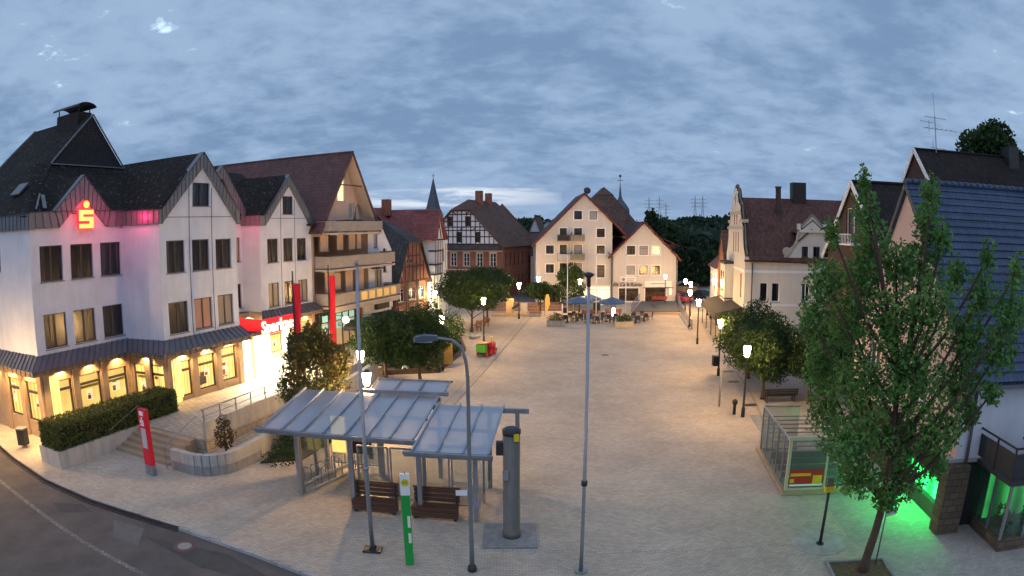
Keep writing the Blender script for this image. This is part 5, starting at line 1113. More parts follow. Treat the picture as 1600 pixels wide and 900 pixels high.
# shop bay under the balcony
f = MB(); f.box(1.3, 8, -2.2, .0, -.1, .55); f.build('window_plinth', tiles('brown_stone_pier', (.12, .085, .06), .4, .25, .2, brick=True), bl)
f = MB()
for x in (1.35, 2.35, 3.6, 5.0, 6.4, 7.9): f.box(x - .05, x + .05, -2.15, -2.05, .55, 2.6)
for y in (-1.1,): f.box(1.3, 1.4, y - .05, y + .05, .55, 2.6)
f.box(1.3, 8, -2.15, -2.05, 2.5, 2.62); f.box(1.3, 1.4, -2.15, 0, 2.5, 2.62); f.build('window_frame', M_steel, bl)
f = MB(); f.box(1.36, 7.9, -2.0, -1.98, .56, 2.5); f.box(1.36, 1.38, -2.05, 0, .56, 2.5); f.build('pane', M_clear, bl)
f = MB(); f.box(1.6, 7.8, -.3, -.25, .5, 2.5); f.build('lit_display', emit('green_dim_display', (.06, .6, .12), .6, .3, .05), bl)
f = MB(); f.box(3.5, 4.6, -1.94, -1.9, 1.7, 2.1); f.build('lit_sign', emit('small_white_sign', (.8, 1, .9), 1.2), bl)
cl = [(2.0, -1.1, .95, .3, .5, .45, 260), (1.7, -1.8, .9, .2, .3, .4, 160), (3.0, -1.5, 1.0, .4, .35, .5, 200), (4.6, -1.4, 1.0, .5, .3, .5, 200)]; leaves('display_plants', cl, .14, L_dark, bl)
f = MB(); f.box(1.0, 9, -2.4, -.01, 2.66, 2.82); bal = f.build('balcony', mat('dark_balcony_floor', (.04, .04, .045), .6), bl)
f = MB(); f.box(1.0, 9, -2.42, -2.38, 2.95, 3.75); f.box(1.0, 1.04, -2.4, 0, 2.95, 3.75); f.build('panel', mat('dark_balcony_panel', (.035, .036, .042), .5, .2, 3), bal)
f = MB(); f.bar((1.0, -2.4, 3.95), (9, -2.4, 3.95), .06); f.bar((1.0, -2.4, 3.95), (1.0, 0, 3.95), .06); [f.bar((x, -2.4, 2.8), (x, -2.4, 3.95), .06) for x in (1.0, 2.0, 3.0, 4.2, 5.5, 7)]; f.bar((1.0, -1.2, 2.8), (1.0, -1.2, 3.95), .06); f.build('railing', M_dark, bal)
leaves("balcony_plants", [(2.4, -1.9, 4.02, .7, .3, .38, 1100)], .15, L_dark, bal)
f = MB(); f.tube([(.45, -.12, .1), (.45, -.12, 5.4)], .06, 8); f.build('downpipe', M_zincd, bl)
light('AREA', 'green_shop_light', (-.35, 1.9, 1.9), 110, (.02, 1.0, .15), parent=bl, size=(.25, 3.2), rot=(0, 18, 0))
light('POINT', 'green_display_light', (3.2, -1.2, 2.2), 22, (.05, 1.0, .15), .15, bl)
# ================================================================ STREET FURNITURE, SQUARE
GZ = .14
# lanterns round the square
def lantern():
    o = T('street_lantern', '', 'street lamp', (0, 0, GZ))
    f = MB(); f.lathe([(.11, 0), (.11, .5), (.065, .6), (.05, 3.3), (.05, 3.5)], 10); f.build('pole', M_dark, o)
    f = MB(); f.lathe([(.08, 3.46), (.13, 3.54), (.195, 3.98), (.17, 4.06)], 12); f.build('lamp_glass', M_lamp, o)
    f = MB(); f.lathe([(.07, 3.42), (.09, 3.46)], 12); f.lathe([(.21, 4.07), (.17, 4.13), (.05, 4.2)], 12); f.build('cap', M_dark, o)
    return o
l0 = lantern(); LG = 'lanterns around the square'
l0.location = (12.87, 32.33, GZ); tag(l0, 'nearest lantern on the right side, glowing against the clipped tree', 'street lamp', LG)
for x, y, l in ((14.67, 42.25, 'lantern with a litter bin on its pole, second on the right side'), (16.72, 54.5, 'third lantern on the right side, standing free past the bin lantern'), (18.4, 63.1, 'lantern at the right railing of the ramp'),
        (21.2, 72.5, 'lantern behind the ramp railing, nearer of the close pair'), (21.7, 76.5, 'lantern behind the ramp railing, farther of the close pair'), (25.6, 76.8, 'lantern at the mouth of the side street by the cars'),
        (.79, 71.24, 'lantern beside the stone seat at the far left of the square'), (-2.57, 56.49, 'lantern glowing under the round clipped tree on the left'), (-5.07, 44.89, 'lantern at the corner of the left planting bed'),
        (-7.9, 31.6, 'lantern behind the reddish shrub, lighting its leaves'), (-6.45, 26.75, 'bright lantern rising just behind the bus shelter roof'), (3.4, 80.5, 'lantern behind the small round tree by the cream house'), (8.3, 76.5, 'lantern in front of the dark conical tree at the cafe')):
    dup(l0, (x, y, GZ), 0, l, LG)
ld = lantern(); ld.location = (20.9, 84.0, GZ); tag(ld, 'dimmer lantern beside the red bench in front of the right shop window', 'street lamp', LG)
for c_ in ld.children:
    if c_.name.startswith('lamp_glass'): c_.data.materials[0] = M_lamp_dim
wl = T('wall_lantern', 'bright lantern fixed to the front of the white red roofed house', 'wall lamp', (-8.4, 68.3, 3.2)); f = MB(); f.bar((-.8, .6, 0), (0, 0, 0), .06); f.build('bracket', M_dark, wl); f = MB(); f.lathe([(.12, -.3), (.26, .25), (.22, .32)], 12, (0, 0, .1)); f.build('lamp_glass', M_lamp2, wl)
wl2 = T('globe_lamp', 'orange globe lamp in the doorway left of the balcony house shop', 'wall lamp', (-13.3, 48.8, 3.3)); f = MB(); f.lathe([(.05, -.26), (.2, -.18), (.28, 0), (.2, .18), (.05, .26)], 14); f.build('lamp_glass', emit('orange_globe', (1, .58, .18), 28), wl2); f = MB(); f.bar((-1.2, .5, .3), (0, 0, .3), .05); f.build('bracket', M_dark, wl2)
cl_ = T('candle_light', 'small white glowing pillar lamp among the cafe tables', 'lamp', (11.7, 71.5, GZ)); f = MB(); f.lathe([(.12, 0), (.12, .25)], 10); f.build('base', M_dark, cl_); f = MB(); f.lathe([(.16, .26), (.16, 1.1), (.1, 1.15)], 12); f.build('lamp_glass', emit('white_lamp', (1, .9, .8), 12), cl_)
# tall poles in front
def cyl(name, par, prof, m, n=14, c=(0, 0, 0)): f = MB(); f.lathe(prof, n, c); return f.build(name, m, par)
tp = T('tall_lamp_pole', 'tall grey lamp pole with flat disc head in the middle of the picture', 'lamp pole', (2.09, 17.05, GZ)); cyl('pole', tp, [(.065, 0), (.054, 1.2), (.042, 8.9)], M_steel); cyl('lamp_head', tp, [(.05, 8.75), (.06, 8.8), (.06, 9.0), (.15, 9.06), (.16, 9.1), (.05, 9.15)], M_dark, 20); cyl('collar', tp, [(.09, 2.95), (.09, 3.1)], M_dark); cyl('base_plate', tp, [(.2, 0), (.2, .03)], M_steel)
fp = T('flag_pole', 'thin pale empty flagpole with dark foot plate left of the bus shelter bench', 'flagpole', (-4.58, 18.22, GZ)); cyl('pole', fp, [(.075, 0), (.07, 2), (.045, 9.3)], M_steel, 12); f = MB(); f.box(-.3, .3, -.22, .22, 0, .06).box(-.1, .1, -.1, .1, .06, .16); f.build('foot_plate', M_dark, fp); cyl('finial', fp, [(.06, 9.3), (.06, 9.4), (.02, 9.46)], M_steel, 10); cyl('collar', fp, [(.085, 2.9), (.085, 3.0)], M_steel)
sl_ = T('curved_street_lamp', 'grey street lamp with arm curving left to a flat cobra head', 'street lamp', (-1.24, 17.15, GZ))
f = MB(); f.tube([(0, 0, 0), (0, 0, 1.4), (0, 0, 6.2), (-.05, 0, 6.7), (-.18, 0, 7.08), (-.42, 0, 7.27), (-.75, .0, 7.32), (-1.0, 0, 7.32)], [.08, .065, .055, .052, .048, .045, .04, .04], 12); f.build('pole', M_pole, sl_)
f = MB(); f.lathe([(.14, 0), (.14, .12), (.10, .2)], 14); f.build('base', M_dark, sl_)
f = MB(); f.slab([(-.85, -.09, 7.40), (-.85, .09, 7.40), (-1.2, .17, 7.42), (-1.45, .13, 7.37), (-1.52, 0, 7.33), (-1.45, -.13, 7.37), (-1.2, -.17, 7.42)], .14); h_ = f.build('lamp_head', mat('lamp_head_grey', (.12, .14, .17), .35, .1, metal=.3), sl_)
f = MB(); f.box(-1.4, -.98, -.1, .1, 7.21, 7.25); f.build('lamp_glass', mat('unlit_lens', (.35, .38, .40), .2), h_)
f = MB(); f.box(.07, .13, -.02, .02, 2.35, 2.45); f.slab([(.1, -.03, 2.2), (.3, -.03, 2.2), (.2, -.03, 2.55)], .02, d=(0, .02, 0)); f.build('small_sign', mat('sign_grey', (.25, .25, .3), .5), sl_)
f = MB(); f.box(-.42, -.08, -.06, -.03, 2.62, 2.78); f.build('name_plate', M_whitep, sl_)
# green bus stop stele
gp_ = T('bus_stop_sign', 'green and white bus stop stele with yellow disc at the kerb', 'bus stop sign', (-3.22, 17.43, GZ), 5)
f = MB(); f.box(-.13, .13, -.05, .05, 0, 2.45); f.build('post', M_green, gp_); f = MB(); f.box(-.14, .14, -.055, .055, 2.45, 3.15); f.build('top_panel', M_whitep, gp_); f = MB(); f.box(.0, .03, -.03, .03, 3.15, 3.25); f.build('tip', M_steel, gp_)
f = MB(); f.lathe([(.12, 0), (.12, .012)], 18, M=Matrix.Translation((0.01, -.058, 2.88)) @ Matrix.Rotation(R(90), 4, 'X')); d_ = f.build('disc', M_yellow, gp_); text('H', .2, M_green, d_, (.01, -.073, 2.88), ext=.004)
f = MB(); f.box(.02, .11, -.058, -.051, 1.35, 1.75).box(.02, .11, -.058, -.051, .8, 1.15); f.build('timetable', mat('poster_paper', (.75, .72, .62), .7), gp_)
# red stele of the bank
ts = T('red_bank_stele', 'red information stele with white logo and grey panel on the pavement', 'sign', (-15.83, 22.9, GZ), -22)
f = MB(); f.box(-.27, .27, -.11, .11, .45, 3.0); f.build('column', mat('stele_red', (.60, .012, .03), .35), ts); f = MB(); f.box(-.28, .28, -.12, .12, 0, .45); f.build('plinth', M_concd, ts); f = MB(); f.box(-.17, .2, -.13, -.111, 1.25, 2.15); f.build('info_panel', mat('panel_grey', (.40, .42, .46), .4), ts)
f = MB()
for q in ((-.13, .13, 2.47, 2.53), (-.13, -.07, 2.41, 2.47), (-.13, .13, 2.375, 2.43), (.07, .13, 2.33, 2.375), (-.13, .13, 2.27, 2.33)): f.box(q[0], q[1], -.135, -.112, q[2], q[3])
f.lathe([(.05, .11), (.05, .135)], 14, M=Matrix.Translation((0, 0, 2.61)) @ Matrix.Rotation(R(90), 4, 'X')); f.build('logo', M_whitep, ts)
f = MB(); f.box(-.15, .15, -.125, -.112, 2.72, 2.92); f.build('logo_field', M_whitep, ts)
# advertising column / kiosk pillar
kp = T('steel_column', 'thick grey round steel column with cap on a square base slab', 'column', (-.03, 19.45, GZ)); f = MB(); f.box(-.95, .85, -.85, .95, -.01, .04); f.build('base_slab', M_concd, kp); cyl('shaft', kp, [(.31, .04), (.31, .25), (.285, .27), (.285, 3.75)], mat('column_grey', (.155, .145, .13), .55, .12, 2, .1, .2, stain=.3), 28); cyl('cap', kp, [(.29, 3.76), (.31, 3.8), (.31, 3.93), (.2, 3.98)], M_dark, 28)
f = MB(); f.box(-.50, -.28, -.1, .12, 3.05, 3.5); f.build('ticket_box', M_dark, kp); f = MB(); f.box(-.29, -.1, -.32, -.27, 2.25, 2.6); f.build('label_plate', M_concd, kp); f = MB(); f.box(.08, .24, -.30, -.26, 3.6, 3.85); f.build('yellow_tag', M_yellow, kp)

# ---------------------------------------------------------------- bus shelter
bs = T('bus_shelter', 'large steel bus shelter with two sloping glass roofs and glass walls', 'bus shelter', (-9.4, 21.5, GZ), -6.5)
def glass_roof(x0, x1, y0, y1, z0, z1, n):
    sx = .04; f = MB(); f.slab([(x0, y0, z0), (x1, y0, z0), (x1, y1, z1), (x0, y1, z1)], .025); o = f.build('glass_roof', M_leadglass, bs)
    f = MB()
    for i in range(n + 1):
        x = x0 + (x1 - x0) * i / n; f.bar((x, y0 - .1, z0 + .04), (x, y1 + .1, z1 + .05), .07, .07)
    f.build('glazing_bar', mat('pale_blue_steel', (.30, .36, .44), .4, .08, metal=.4), o)
    f = MB(); f.bar((x0 - .3, y0 - .02, z0 - .11), (x1 + .15, y0 - .02, z0 - .11), .14, .16).bar((x0 - .2, y1 - .1, z1 - .12), (x1 + (1.0 if n < 5 else .1), y1 - .1, z1 - .12), .16, .18).bar((x0, (y0 + y1) / 2, (z0 + z1) / 2 - .1), (x1, (y0 + y1) / 2, (z0 + z1) / 2 - .1), .1, .12); f.bar((x0 - .3, y0 - .16, z0 - .02), (x1 + .1, y0 - .16, z0 - .02), .12, .08); f.build('beam', M_steel, o)
    return o
glass_roof(.0, 6.0, .0, 4.0, 3.05, 3.55, 7); glass_roof(6.15, 8.75, -.75, 3.3, 2.92, 3.42, 3)
f = MB(); f.slab([(3.0, 4.05, 3.62), (6.2, 4.05, 3.62), (6.2, 5.4, 3.82), (3.0, 5.4, 3.82)], .03); f.build('rear_glass_roof', M_leadglass, bs); f = MB(); f.bar((2.6, 4.0, 3.66), (6.4, 4.0, 3.66), .14).bar((2.9, 5.4, 3.84), (6.3, 5.4, 3.84), .08); [f.bar((x, 4.0, 3.68), (x, 5.4, 3.88), .06) for x in (3, 4.05, 5.1, 6.2)]; f.build('beam', M_steel, bs)
for x, y, h in ((.9, 1.0, 2.95), (3.45, .3, 2.9), (6.1, .15, 2.9), (8.15, .1, 2.85), (.9, 3.9, 3.3), (3.45, 3.9, 3.4), (6.0, 3.9, 3.4), (8.2, 3.2, 3.3), (9.3, 3.2, 3.3)):
    f = MB(); f.box(x - .08, x + .08, y - .08, y + .08, 0, h); f.build('post', M_steel, bs)
def gpanel(a, c, z0=.35, z1=2.4):
    f = MB(); A_, C_ = Vector((*a, 0)), Vector((*c, 0)); n_ = (C_ - A_).normalized(); m_ = Vector((-n_.y, n_.x, 0)) * .01
    f.slab([A_ + m_ + Vector((0, 0, z0)), C_ + m_ + Vector((0, 0, z0)), C_ + m_ + Vector((0, 0, z1)), A_ + m_ + Vector((0, 0, z1))], .012, d=-m_ * 2); o = f.build('glass_wall', M_clear, bs)
    f = MB()
    for z in (z0, z1): f.bar((*a, z), (*c, z), .05)
    for p in (a, c): f.bar((*p, 0), (*p, z1), .06)
    f.build('frame', M_steel, o)
for a, c in (((3.55, .75), (4.75, .75)), ((4.85, .75), (6.1, .75)), ((6.2, .6), (7.1, .6)), ((7.2, .6), (8.1, .6)), ((8.2, .2), (8.2, 1.6)), ((8.2, 1.7), (8.2, 3.1)), ((.95, 1.2), (.95, 2.5)), ((.95, 2.6), (.95, 3.8)), ((1.2, 3.9), (3.3, 3.9))): gpanel(a, c)
f = MB(); f.box(1.25, 1.85, 3.7, 3.8, .9, 2.5); f.build('lit_timetable', emit('lit_timetable', (1, .70, .18), .8), bs)
f = MB(); f.box(2.1, 2.9, 3.7, 3.8, .9, 2.3); f.build('timetable_case', M_dark, bs)
f = MB(); f.bar((6.5, .1, 2.82), (8.6, .1, 2.82), .1, .1); f.build('tube_light', M_concd, bs)
def bench(name, label, loc, rz, L=1.7, m=M_brown, cat='bench', group=None, back=True, solid=False):
    o = T(name, label, cat, loc, rz, group)
    f = MB(); [f.box(-L / 2, L / 2, -.24 + i * .12, -.15 + i * .12, .42, .46) for i in range(4)]; f.build('seat', m, o)
    if back: f = MB(); [f.bar((-L / 2, .25 + i * .03, .58 + i * .13), (L / 2, .25 + i * .03, .58 + i * .13), .035, .10) for i in range(3)]; f.build('backrest', m, o)
    for x in (-L / 2 + .2, L / 2 - .2):
        f = MB(); f.box(x - .03, x + .03, -.22, -.16, 0, .42).box(x - .03, x + .03, .14, .2, 0, .42).box(x - .03, x + .03, -.22, .2, .38, .42)
        if back: f.bar((x, .18, .4), (x, .33, .9), .05)
        f.build('leg', M_dark, o)
    return o
def bus_bench(label, loc):
    o = T('shelter_bench', label, 'bench', loc, -6.5, 'dark wooden benches under the bus shelter')
    f = MB(); f.box(-.85, .85, -.5, .0, .44, .5); f.build('seat', M_brown, o); f = MB(); [f.box(-.85, .85, .02, .07, .55 + i * .17, .69 + i * .17) for i in range(3)]; f.build('backrest', M_brown, o)
    f = MB(); [f.box(-.85, .85, -.46, -.42, .1 + i * .12, .2 + i * .12) for i in range(3)]; f.box(-.88, .88, .0, .09, 1.06, 1.12); f.build('front_board', M_brown, o)
    for x in (-.75, .75): f = MB(); f.box(x - .05, x + .05, -.42, .06, 0, .44); f.box(x - .04, x + .04, .0, .06, .44, 1.06); f.build('leg', M_dark, o)
bus_bench('left dark wooden bench under the bus shelter roof, behind the flagpole', (-5.05, 21.45, GZ)); bus_bench('right dark wooden bench under the bus shelter roof, beside the green stele', (-2.75, 21.1, GZ))
rk = T('bicycle_rack', 'low row of steel bicycle hoops inside the left end of the shelter', 'bicycle rack', (-8.0, 23.0, GZ), 62); f = MB()
for i in range(8): x = i * .42; f.tube([(x, 0, 0), (x, 0, .75), (x, .12, .85), (x, .5, .85), (x, .6, .75), (x, .6, 0)], .025, 6)
f.build('hoop', M_steel, rk); f = MB(); f.box(-.1, 3.2, -.04, .04, .02, .08).box(-.1, 3.2, .56, .64, .02, .08).bar((-.1, 0, .45), (3.2, 0, .45), .06); f.build('rail', mat('white_rail', (.6, .55, .5), .5), rk)

# ---------------------------------------------------------------- bank forecourt
fc = Matrix.Translation((-24.2, 25.3, 0)) @ Matrix.Rotation(R(BA), 4, 'Z')
def place(o, M=fc): o.matrix_world = M @ o.matrix_world; return o
tr_ = T('entrance_terrace', 'raised paved terrace with front steps along the bank', 'terrace', (-24.2, 25.3, 0), BA)
f = MB(); f.box(3.4, 21, -9.3, -.14, .0, .92); f.build('floor', tiles('terrace_paving', (.36, .31, .25), .4, .4, .1, brick=True, bump=.3), tr_)
f = MB()
for i in range(5): f.box(1.4 + i * .4, 3.4, -8.6, -4.3, .1 + i * .155, .1 + (i + 1) * .155)
f.build('step', M_stone, tr_)
f = MB()
for i in range(5): f.box(21, 23 - i * .4, -7.5, -3.3, .1 + i * .155, .1 + (i + 1) * .155)
f.build('step', M_stone, tr_)
f = MB(); f.tube([(21, -7.6, 1.9), (23.6, -7.6, 1.1), (23.6, -7.6, .1)], .03, 6).tube([(21, -5.4, 1.9), (23.6, -5.4, 1.1), (23.6, -5.4, .1)], .03, 6).tube([(21, -7.6, .9), (21, -7.6, 1.9)], .03, 6).tube([(21, -5.4, .9), (21, -5.4, 1.9)], .03, 6); f.build('handrail', mat('lamplit_tint_rail', (.45, .42, .3), .4, metal=.5), tr_)  # yellow lamplight is put into this rail's colour
rw = T('ramp_wall', 'curved grey parapet wall of the ramp with steel railing in front of the bank', 'wall', (-24.2, 25.3, 0), BA)
def curved_wall(path, z0, z1s, th, m, nm, par):
    f = MB()
    for i in range(len(path) - 1):
        a, c = Vector((*path[i], 0)), Vector((*path[i + 1], 0)); n_ = Vector((-(c - a).y, (c - a).x, 0)).normalized() * th / 2; za, zb = z1s[i], z1s[i + 1]
        P = lambda p, s, z: p + n_ * s + Vector((0, 0, z))
        f.face([P(a, -1, z0), P(c, -1, z0), P(c, -1, zb), P(a, -1, za)]).face([P(a, 1, z0), P(a, 1, za), P(c, 1, zb), P(c, 1, z0)]).face([P(a, -1, za), P(c, -1, zb), P(c, 1, zb), P(a, 1, za)])
        if i == 0: f.face([P(a, -1, z0), P(a, -1, za), P(a, 1, za), P(a, 1, z0)])
        if i == len(path) - 2: f.face([P(c, -1, z0), P(c, 1, z0), P(c, 1, zb), P(c, -1, zb)])
    return f.build(nm, m, par)
arc = [(2.9 - 1.5 * math.cos(t), -10.2 - 1.5 * math.sin(t)) for t in [math.pi * k / 14 for k in range(0, 8)]]
pth = [(1.4, -9.0)] + arc + [(4.4, -11.7), (6, -11.5), (10, -11.0), (14, -10.5), (19, -9.9)]
curved_wall(pth, 0, [1.05] * (len(arc) + 1) + [1.1, 1.15, 1.35, 1.6, 1.75], .3, M_conc, 'parapet', rw)
curved_wall([(1.3, -9.1)] + [(2.9 - 1.62 * math.cos(t), -10.2 - 1.62 * math.sin(t)) for t in [math.pi * k / 14 for k in range(0, 8)]] + [(4.4, -11.85)], 0, [.55] * 10, .16, M_concd, 'lower_ledge', rw)
curved_wall([(3.4, -9.2), (8, -9.2), (19, -9.2)], .5, [1.75, 1.8, 1.85], .16, M_conc, 'inner_parapet', rw)
f = MB(); f.slab([(2, -11, .3), (2, -9.4, .3), (19, -9.4, .95), (19, -10, .95)], .3); f.build('ramp', tiles('terrace_paving', (.36, .31, .25)), rw)
f = MB(); pr_ = [(3.4, -9.2, 1.75), (8, -9.2, 1.8), (19, -9.2, 1.85)]
f.tube([(x, y, z + .62) for x, y, z in pr_], .035, 6).tube([(x, y, z + .3) for x, y, z in pr_], .02, 6)
for i in range(14): f.bar((3.5 + i * 1.18, -9.2, 1.7), (3.5 + i * 1.18, -9.2, 2.4), .05)
pr2 = [(1.5, -9.4, 1.0), (1.5, -10.6, 1.0), (2.2, -11.5, 1.0), (3.4, -11.75, 1.02)]
f.build('railing', M_steel, rw)
f = MB(); f.tube([(1.2, -8.7, .1), (1.2, -8.7, 1.15), (3.3, -8.7, 1.95), (3.5, -8.7, 1.95)], .03, 6).tube([(1.2, -4.4, .1), (1.2, -4.4, 1.15), (3.3, -4.4, 1.95), (3.3, -4.4, .95)], .03, 6); f.build('handrail', M_steel, rw)
hg = T('hedge_wall', 'low grey stone planter wall under the clipped hedge', 'planter', (-24.2, 25.3, 0), BA); f = MB(); f.box(-2.1, 1.3, -4.6, -4.45, 0, .9).box(-2.1, 6.2, -4.45, -4.3, 0, .9).box(-2.1, -1.95, -4.3, -2.6, 0, .9).box(-1.95, 6.2, -2.75, -2.6, 0, .9).box(6.05, 6.2, -4.3, -2.75, 0, .9)
f = MB(); f.box(-2.1, 6.2, -4.5, -4.32, .0, .95).box(-2.1, -1.92, -4.32, -2.78, 0, .95).box(-2.1, 6.2, -2.78, -2.6, 0, .95).box(6.02, 6.2, -4.32, -2.78, 0, .95); f.build('wall', M_conc, hg); f = MB(); f.box(-1.92, 6.02, -4.32, -2.78, .1, .85); f.build('soil', M_soil, hg)
def boxleaves(x0, x1, y0, y1, z0, z1, n, rag=.05):
    P = rng.random((n, 3)) * [x1 - x0, y1 - y0, z1 - z0] + [x0, y0, z0]; k = rng.integers(0, 5, n)
    for ax, a, c, kk in ((0, x0, x1, (0, 1)), (1, y0, y1, (2, 3))):
        P[k == kk[0], ax] = a; P[k == kk[1], ax] = c
    P[k == 4, 2] = z1
    return P + rng.normal(size=(n, 3)) * rag
hd = T('clipped_hedge', 'box clipped hedge on the grey wall, its leaf colour yellowed for the light of the bank windows', 'hedge', (-24.2, 25.3, 0), BA)
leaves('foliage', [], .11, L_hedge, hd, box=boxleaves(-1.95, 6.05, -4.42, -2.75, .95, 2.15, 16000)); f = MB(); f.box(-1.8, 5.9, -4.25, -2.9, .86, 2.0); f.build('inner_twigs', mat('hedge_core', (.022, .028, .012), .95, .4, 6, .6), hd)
fl0 = T('low_shrub_bed', 'dark green ground covering shrubs beside the ramp wall', 'shrub bed', (-24.2, 25.3, 0), BA)
leaves('foliage', [(4.6 + i * .95, -13.0 + (i % 3) * .4 + i * .03, .35, .85, .9, .5, 900) for i in range(11)] + [(6.8 + i, -12.2 + i * .08, .45, .8, .6, .6, 700) for i in range(9)], .10, L_dark, fl0)
f = MB(); f.slab([(3.9, -12.2, .2), (5.2, -13.7, .2), (14, -13.2, .2), (14, -11.2, .2)], .1); f.build('soil', M_soil, fl0)
sh = T('thorny_shrub', 'small brown bushy shrub in the rounded end of the ramp wall', 'shrub', (-24.2, 25.3, 0), BA); leaves('foliage', [(3.4, -10.6, 1.35, .5, .5, .65, 700), (3.7, -10.3, 1.9, .3, .35, .35, 220)], .11, leafmat('brown_leaves', (.05, .03, .015), (.11, .08, .035)), sh); f = MB(); f.tube([(3.5, -10.5, .4), (3.5, -10.5, 1.5)], .05, 6); f.build('stem', M_bark, sh)
dlo = dup(l0, (-26.5, 21.9, GZ), 0, 'added unseen lantern past the left corner of the bank, lighting the pavement there', LG)  # added out of view to brighten the pavement at the left edge
rt = T('reddish_shrub', 'tall reddish brown leafy shrub between the bank entrance and the bus shelter', 'shrub', (-9.3, 28.2, GZ)); leaves('foliage', [(0, 0, 3.4, 1.6, 1.5, 1.6, 7000), (-.6, 0, 4.7, .9, .9, .9, 2600), (.9, .1, 4.2, .8, .8, .9, 2420), (-.1, .1, 5.5, .5, .5, .55, 800), (0, 0, 1.7, 1.5, 1.4, 1.0, 3000), (.6, 0, 5.1, .35, .35, .6, 500), (-1.1, 0, 5.1, .3, .3, .55, 420), (-1.2, 0, 3.0, .8, .8, 1.2, 1700)], .13, L_red, rt); trunk_mb(0, 0, 2.8, .09, (0, 0), 5, 7, 1.0, 2.2).build('stem', M_bark, rt)
for nm, lb, x, y, z0 in (('red_banner', 'tall red banner flag on a pole directly in front of the glowing sign', -11.75, 32.3, 2.6), ('red_banner', 'tall red banner flag on a pole between the shrub and the balcony house', -11.3, 37.6, 2.9)):
    o = T(nm, lb, 'banner', (x, y, GZ), -20, 'red banners in front of the bank'); cyl('pole', o, [(.05, 0), (.04, 8.2)], M_dark, 8); f = MB()
    xs = [0, .12, .24, .36, .48]
    for i in range(4):
        for k in range(8):
            za, zb = z0 + (7.5 - z0) * k / 8, z0 + (7.5 - z0) * (k + 1) / 8; w_ = lambda x_, z_: .06 * math.sin(x_ * 11 + z_ * 1.3)
            f.slab([(xs[i], w_(xs[i], za), za), (xs[i + 1], w_(xs[i + 1], za), za), (xs[i + 1], w_(xs[i + 1], zb), zb), (xs[i], w_(xs[i], zb), zb)], .01, d=(0, .01, 0))
    f.build('cloth', mat('banner_red', (.70, .012, .03), .7, .1), o); f = MB(); f.bar((0, 0, 7.52), (.5, 0, 7.52), .03); f.build('arm', M_dark, o)
lb_ = T('litter_bin', 'dark square litter bin against the lit bank side wall', 'litter bin', (-24.9, 23.9, GZ), 10); f = MB(); f.box(-.25, .25, -.22, .22, .12, .95); f.build('body', M_dark, lb_); f = MB(); f.box(-.28, .28, -.25, .25, .95, 1.02); f.build('lid', M_concd, lb_)
bench('slatted_bench', 'low backless slatted bench at the left corner of the bank', (-22.9, 23.9, GZ), -35, 2.6, M_conc, back=False)
ub = T('utility_cabinet', 'pale grey utility cabinet at the near end of the hedge', 'cabinet', (-21.9, 22.75, GZ), -17); f = MB(); f.box(-.4, .4, -.16, .16, .08, 1.15); f.build('body', mat('cabinet_grey', (.42, .43, .42), .6), ub); f = MB(); f.box(-.43, .43, -.19, .19, 1.15, 1.2); f.build('lid', mat('cabinet_grey', (.42, .43, .42), .6), ub); f = MB(); f.box(-.42, .42, -.18, .18, 0, .08); f.build('plinth', M_concd, ub)
# manholes
def manhole(label, x, y, z, r=.36, m=None): o = T('manhole_cover', label, 'manhole cover', (x, y, z)); f = MB(); f.lathe([(r, -.01), (r, .006)], 26); f.build('rim', mat('cast_iron_ring', (.15, .075, .06), .7), o); f = MB(); f.lathe([(r * .62, 0), (r * .62, .012)], 24); f.build('lid', m or mat('manhole_lid', (.33, .30, .26), .7, .2, 9, .4), o)
manhole('round manhole cover with rusty ring in the road', -11.2, 17.4, .001, .42); manhole('round dark manhole cover in the left walk near the bus shelter', -5.6, 39.4, .135, .45, M_concd)
dg = T('drain_grate', 'small dark drain grate alone in the middle of the square', 'drain', (7.6, 50.4, .125)); f = MB(); f.box(-.28, .28, -.2, .2, 0, .012); f.build('grate', M_dark, dg)
for i, (x, y) in enumerate(((15.2, 40.4), (15.9, 43.5), (17.5, 47.0), (14.2, 34.6))):
    dg2 = T('floor_grate', ['dark paving grate beside the second right lantern', 'dark paving grate left of the clipped trees', 'dark paving grate at the corner of the awning', 'dark paving grate close to the nearest right lantern'][i], 'drain', (x, y, .13)); f = MB(); f.box(-.4, .4, -.25, .25, 0, .012); f.build('grate', M_dark, dg2)

def market_umbrella(label, x, y, hw_, letters):
    o = T('market_umbrella', label, 'umbrella', (x, y, GZ), 8, 'black market umbrellas at the balcony house'); cyl('pole', o, [(.05, 0), (.05, 2.9)], M_dark, 10); f = MB(); f.box(-.45, .45, -.45, .45, 0, .1); f.build('foot', M_concd, o)
    f = MB(); top = (0, 0, 3.05); c = [(-hw_, -hw_, 2.45), (hw_, -hw_, 2.45), (hw_, hw_, 2.45), (-hw_, hw_, 2.45)]
    for i in range(4):
        a, d = Vector(c[i]), Vector(c[(i + 1) % 4]); f.slab([top, a, d], .02); m_ = (a + d).normalized() * .012; m_.z = 0; f.slab([a, d, d - Vector((0, 0, .3)), a - Vector((0, 0, .3))], .01, d=-m_)
    cn_ = f.build('canopy', M_black, o)
    if letters: text('COFFETTA', .30, M_whitep, cn_, (0, -hw_ - .025, 2.28), shear=.25, ext=.004, bold=.008)
market_umbrella('near black square market umbrella with white lettering on its edge', -12.1, 51.6, 1.9, True)
market_umbrella('far black square market umbrella behind the lettered one', -11.0, 56.2, 1.9, True)
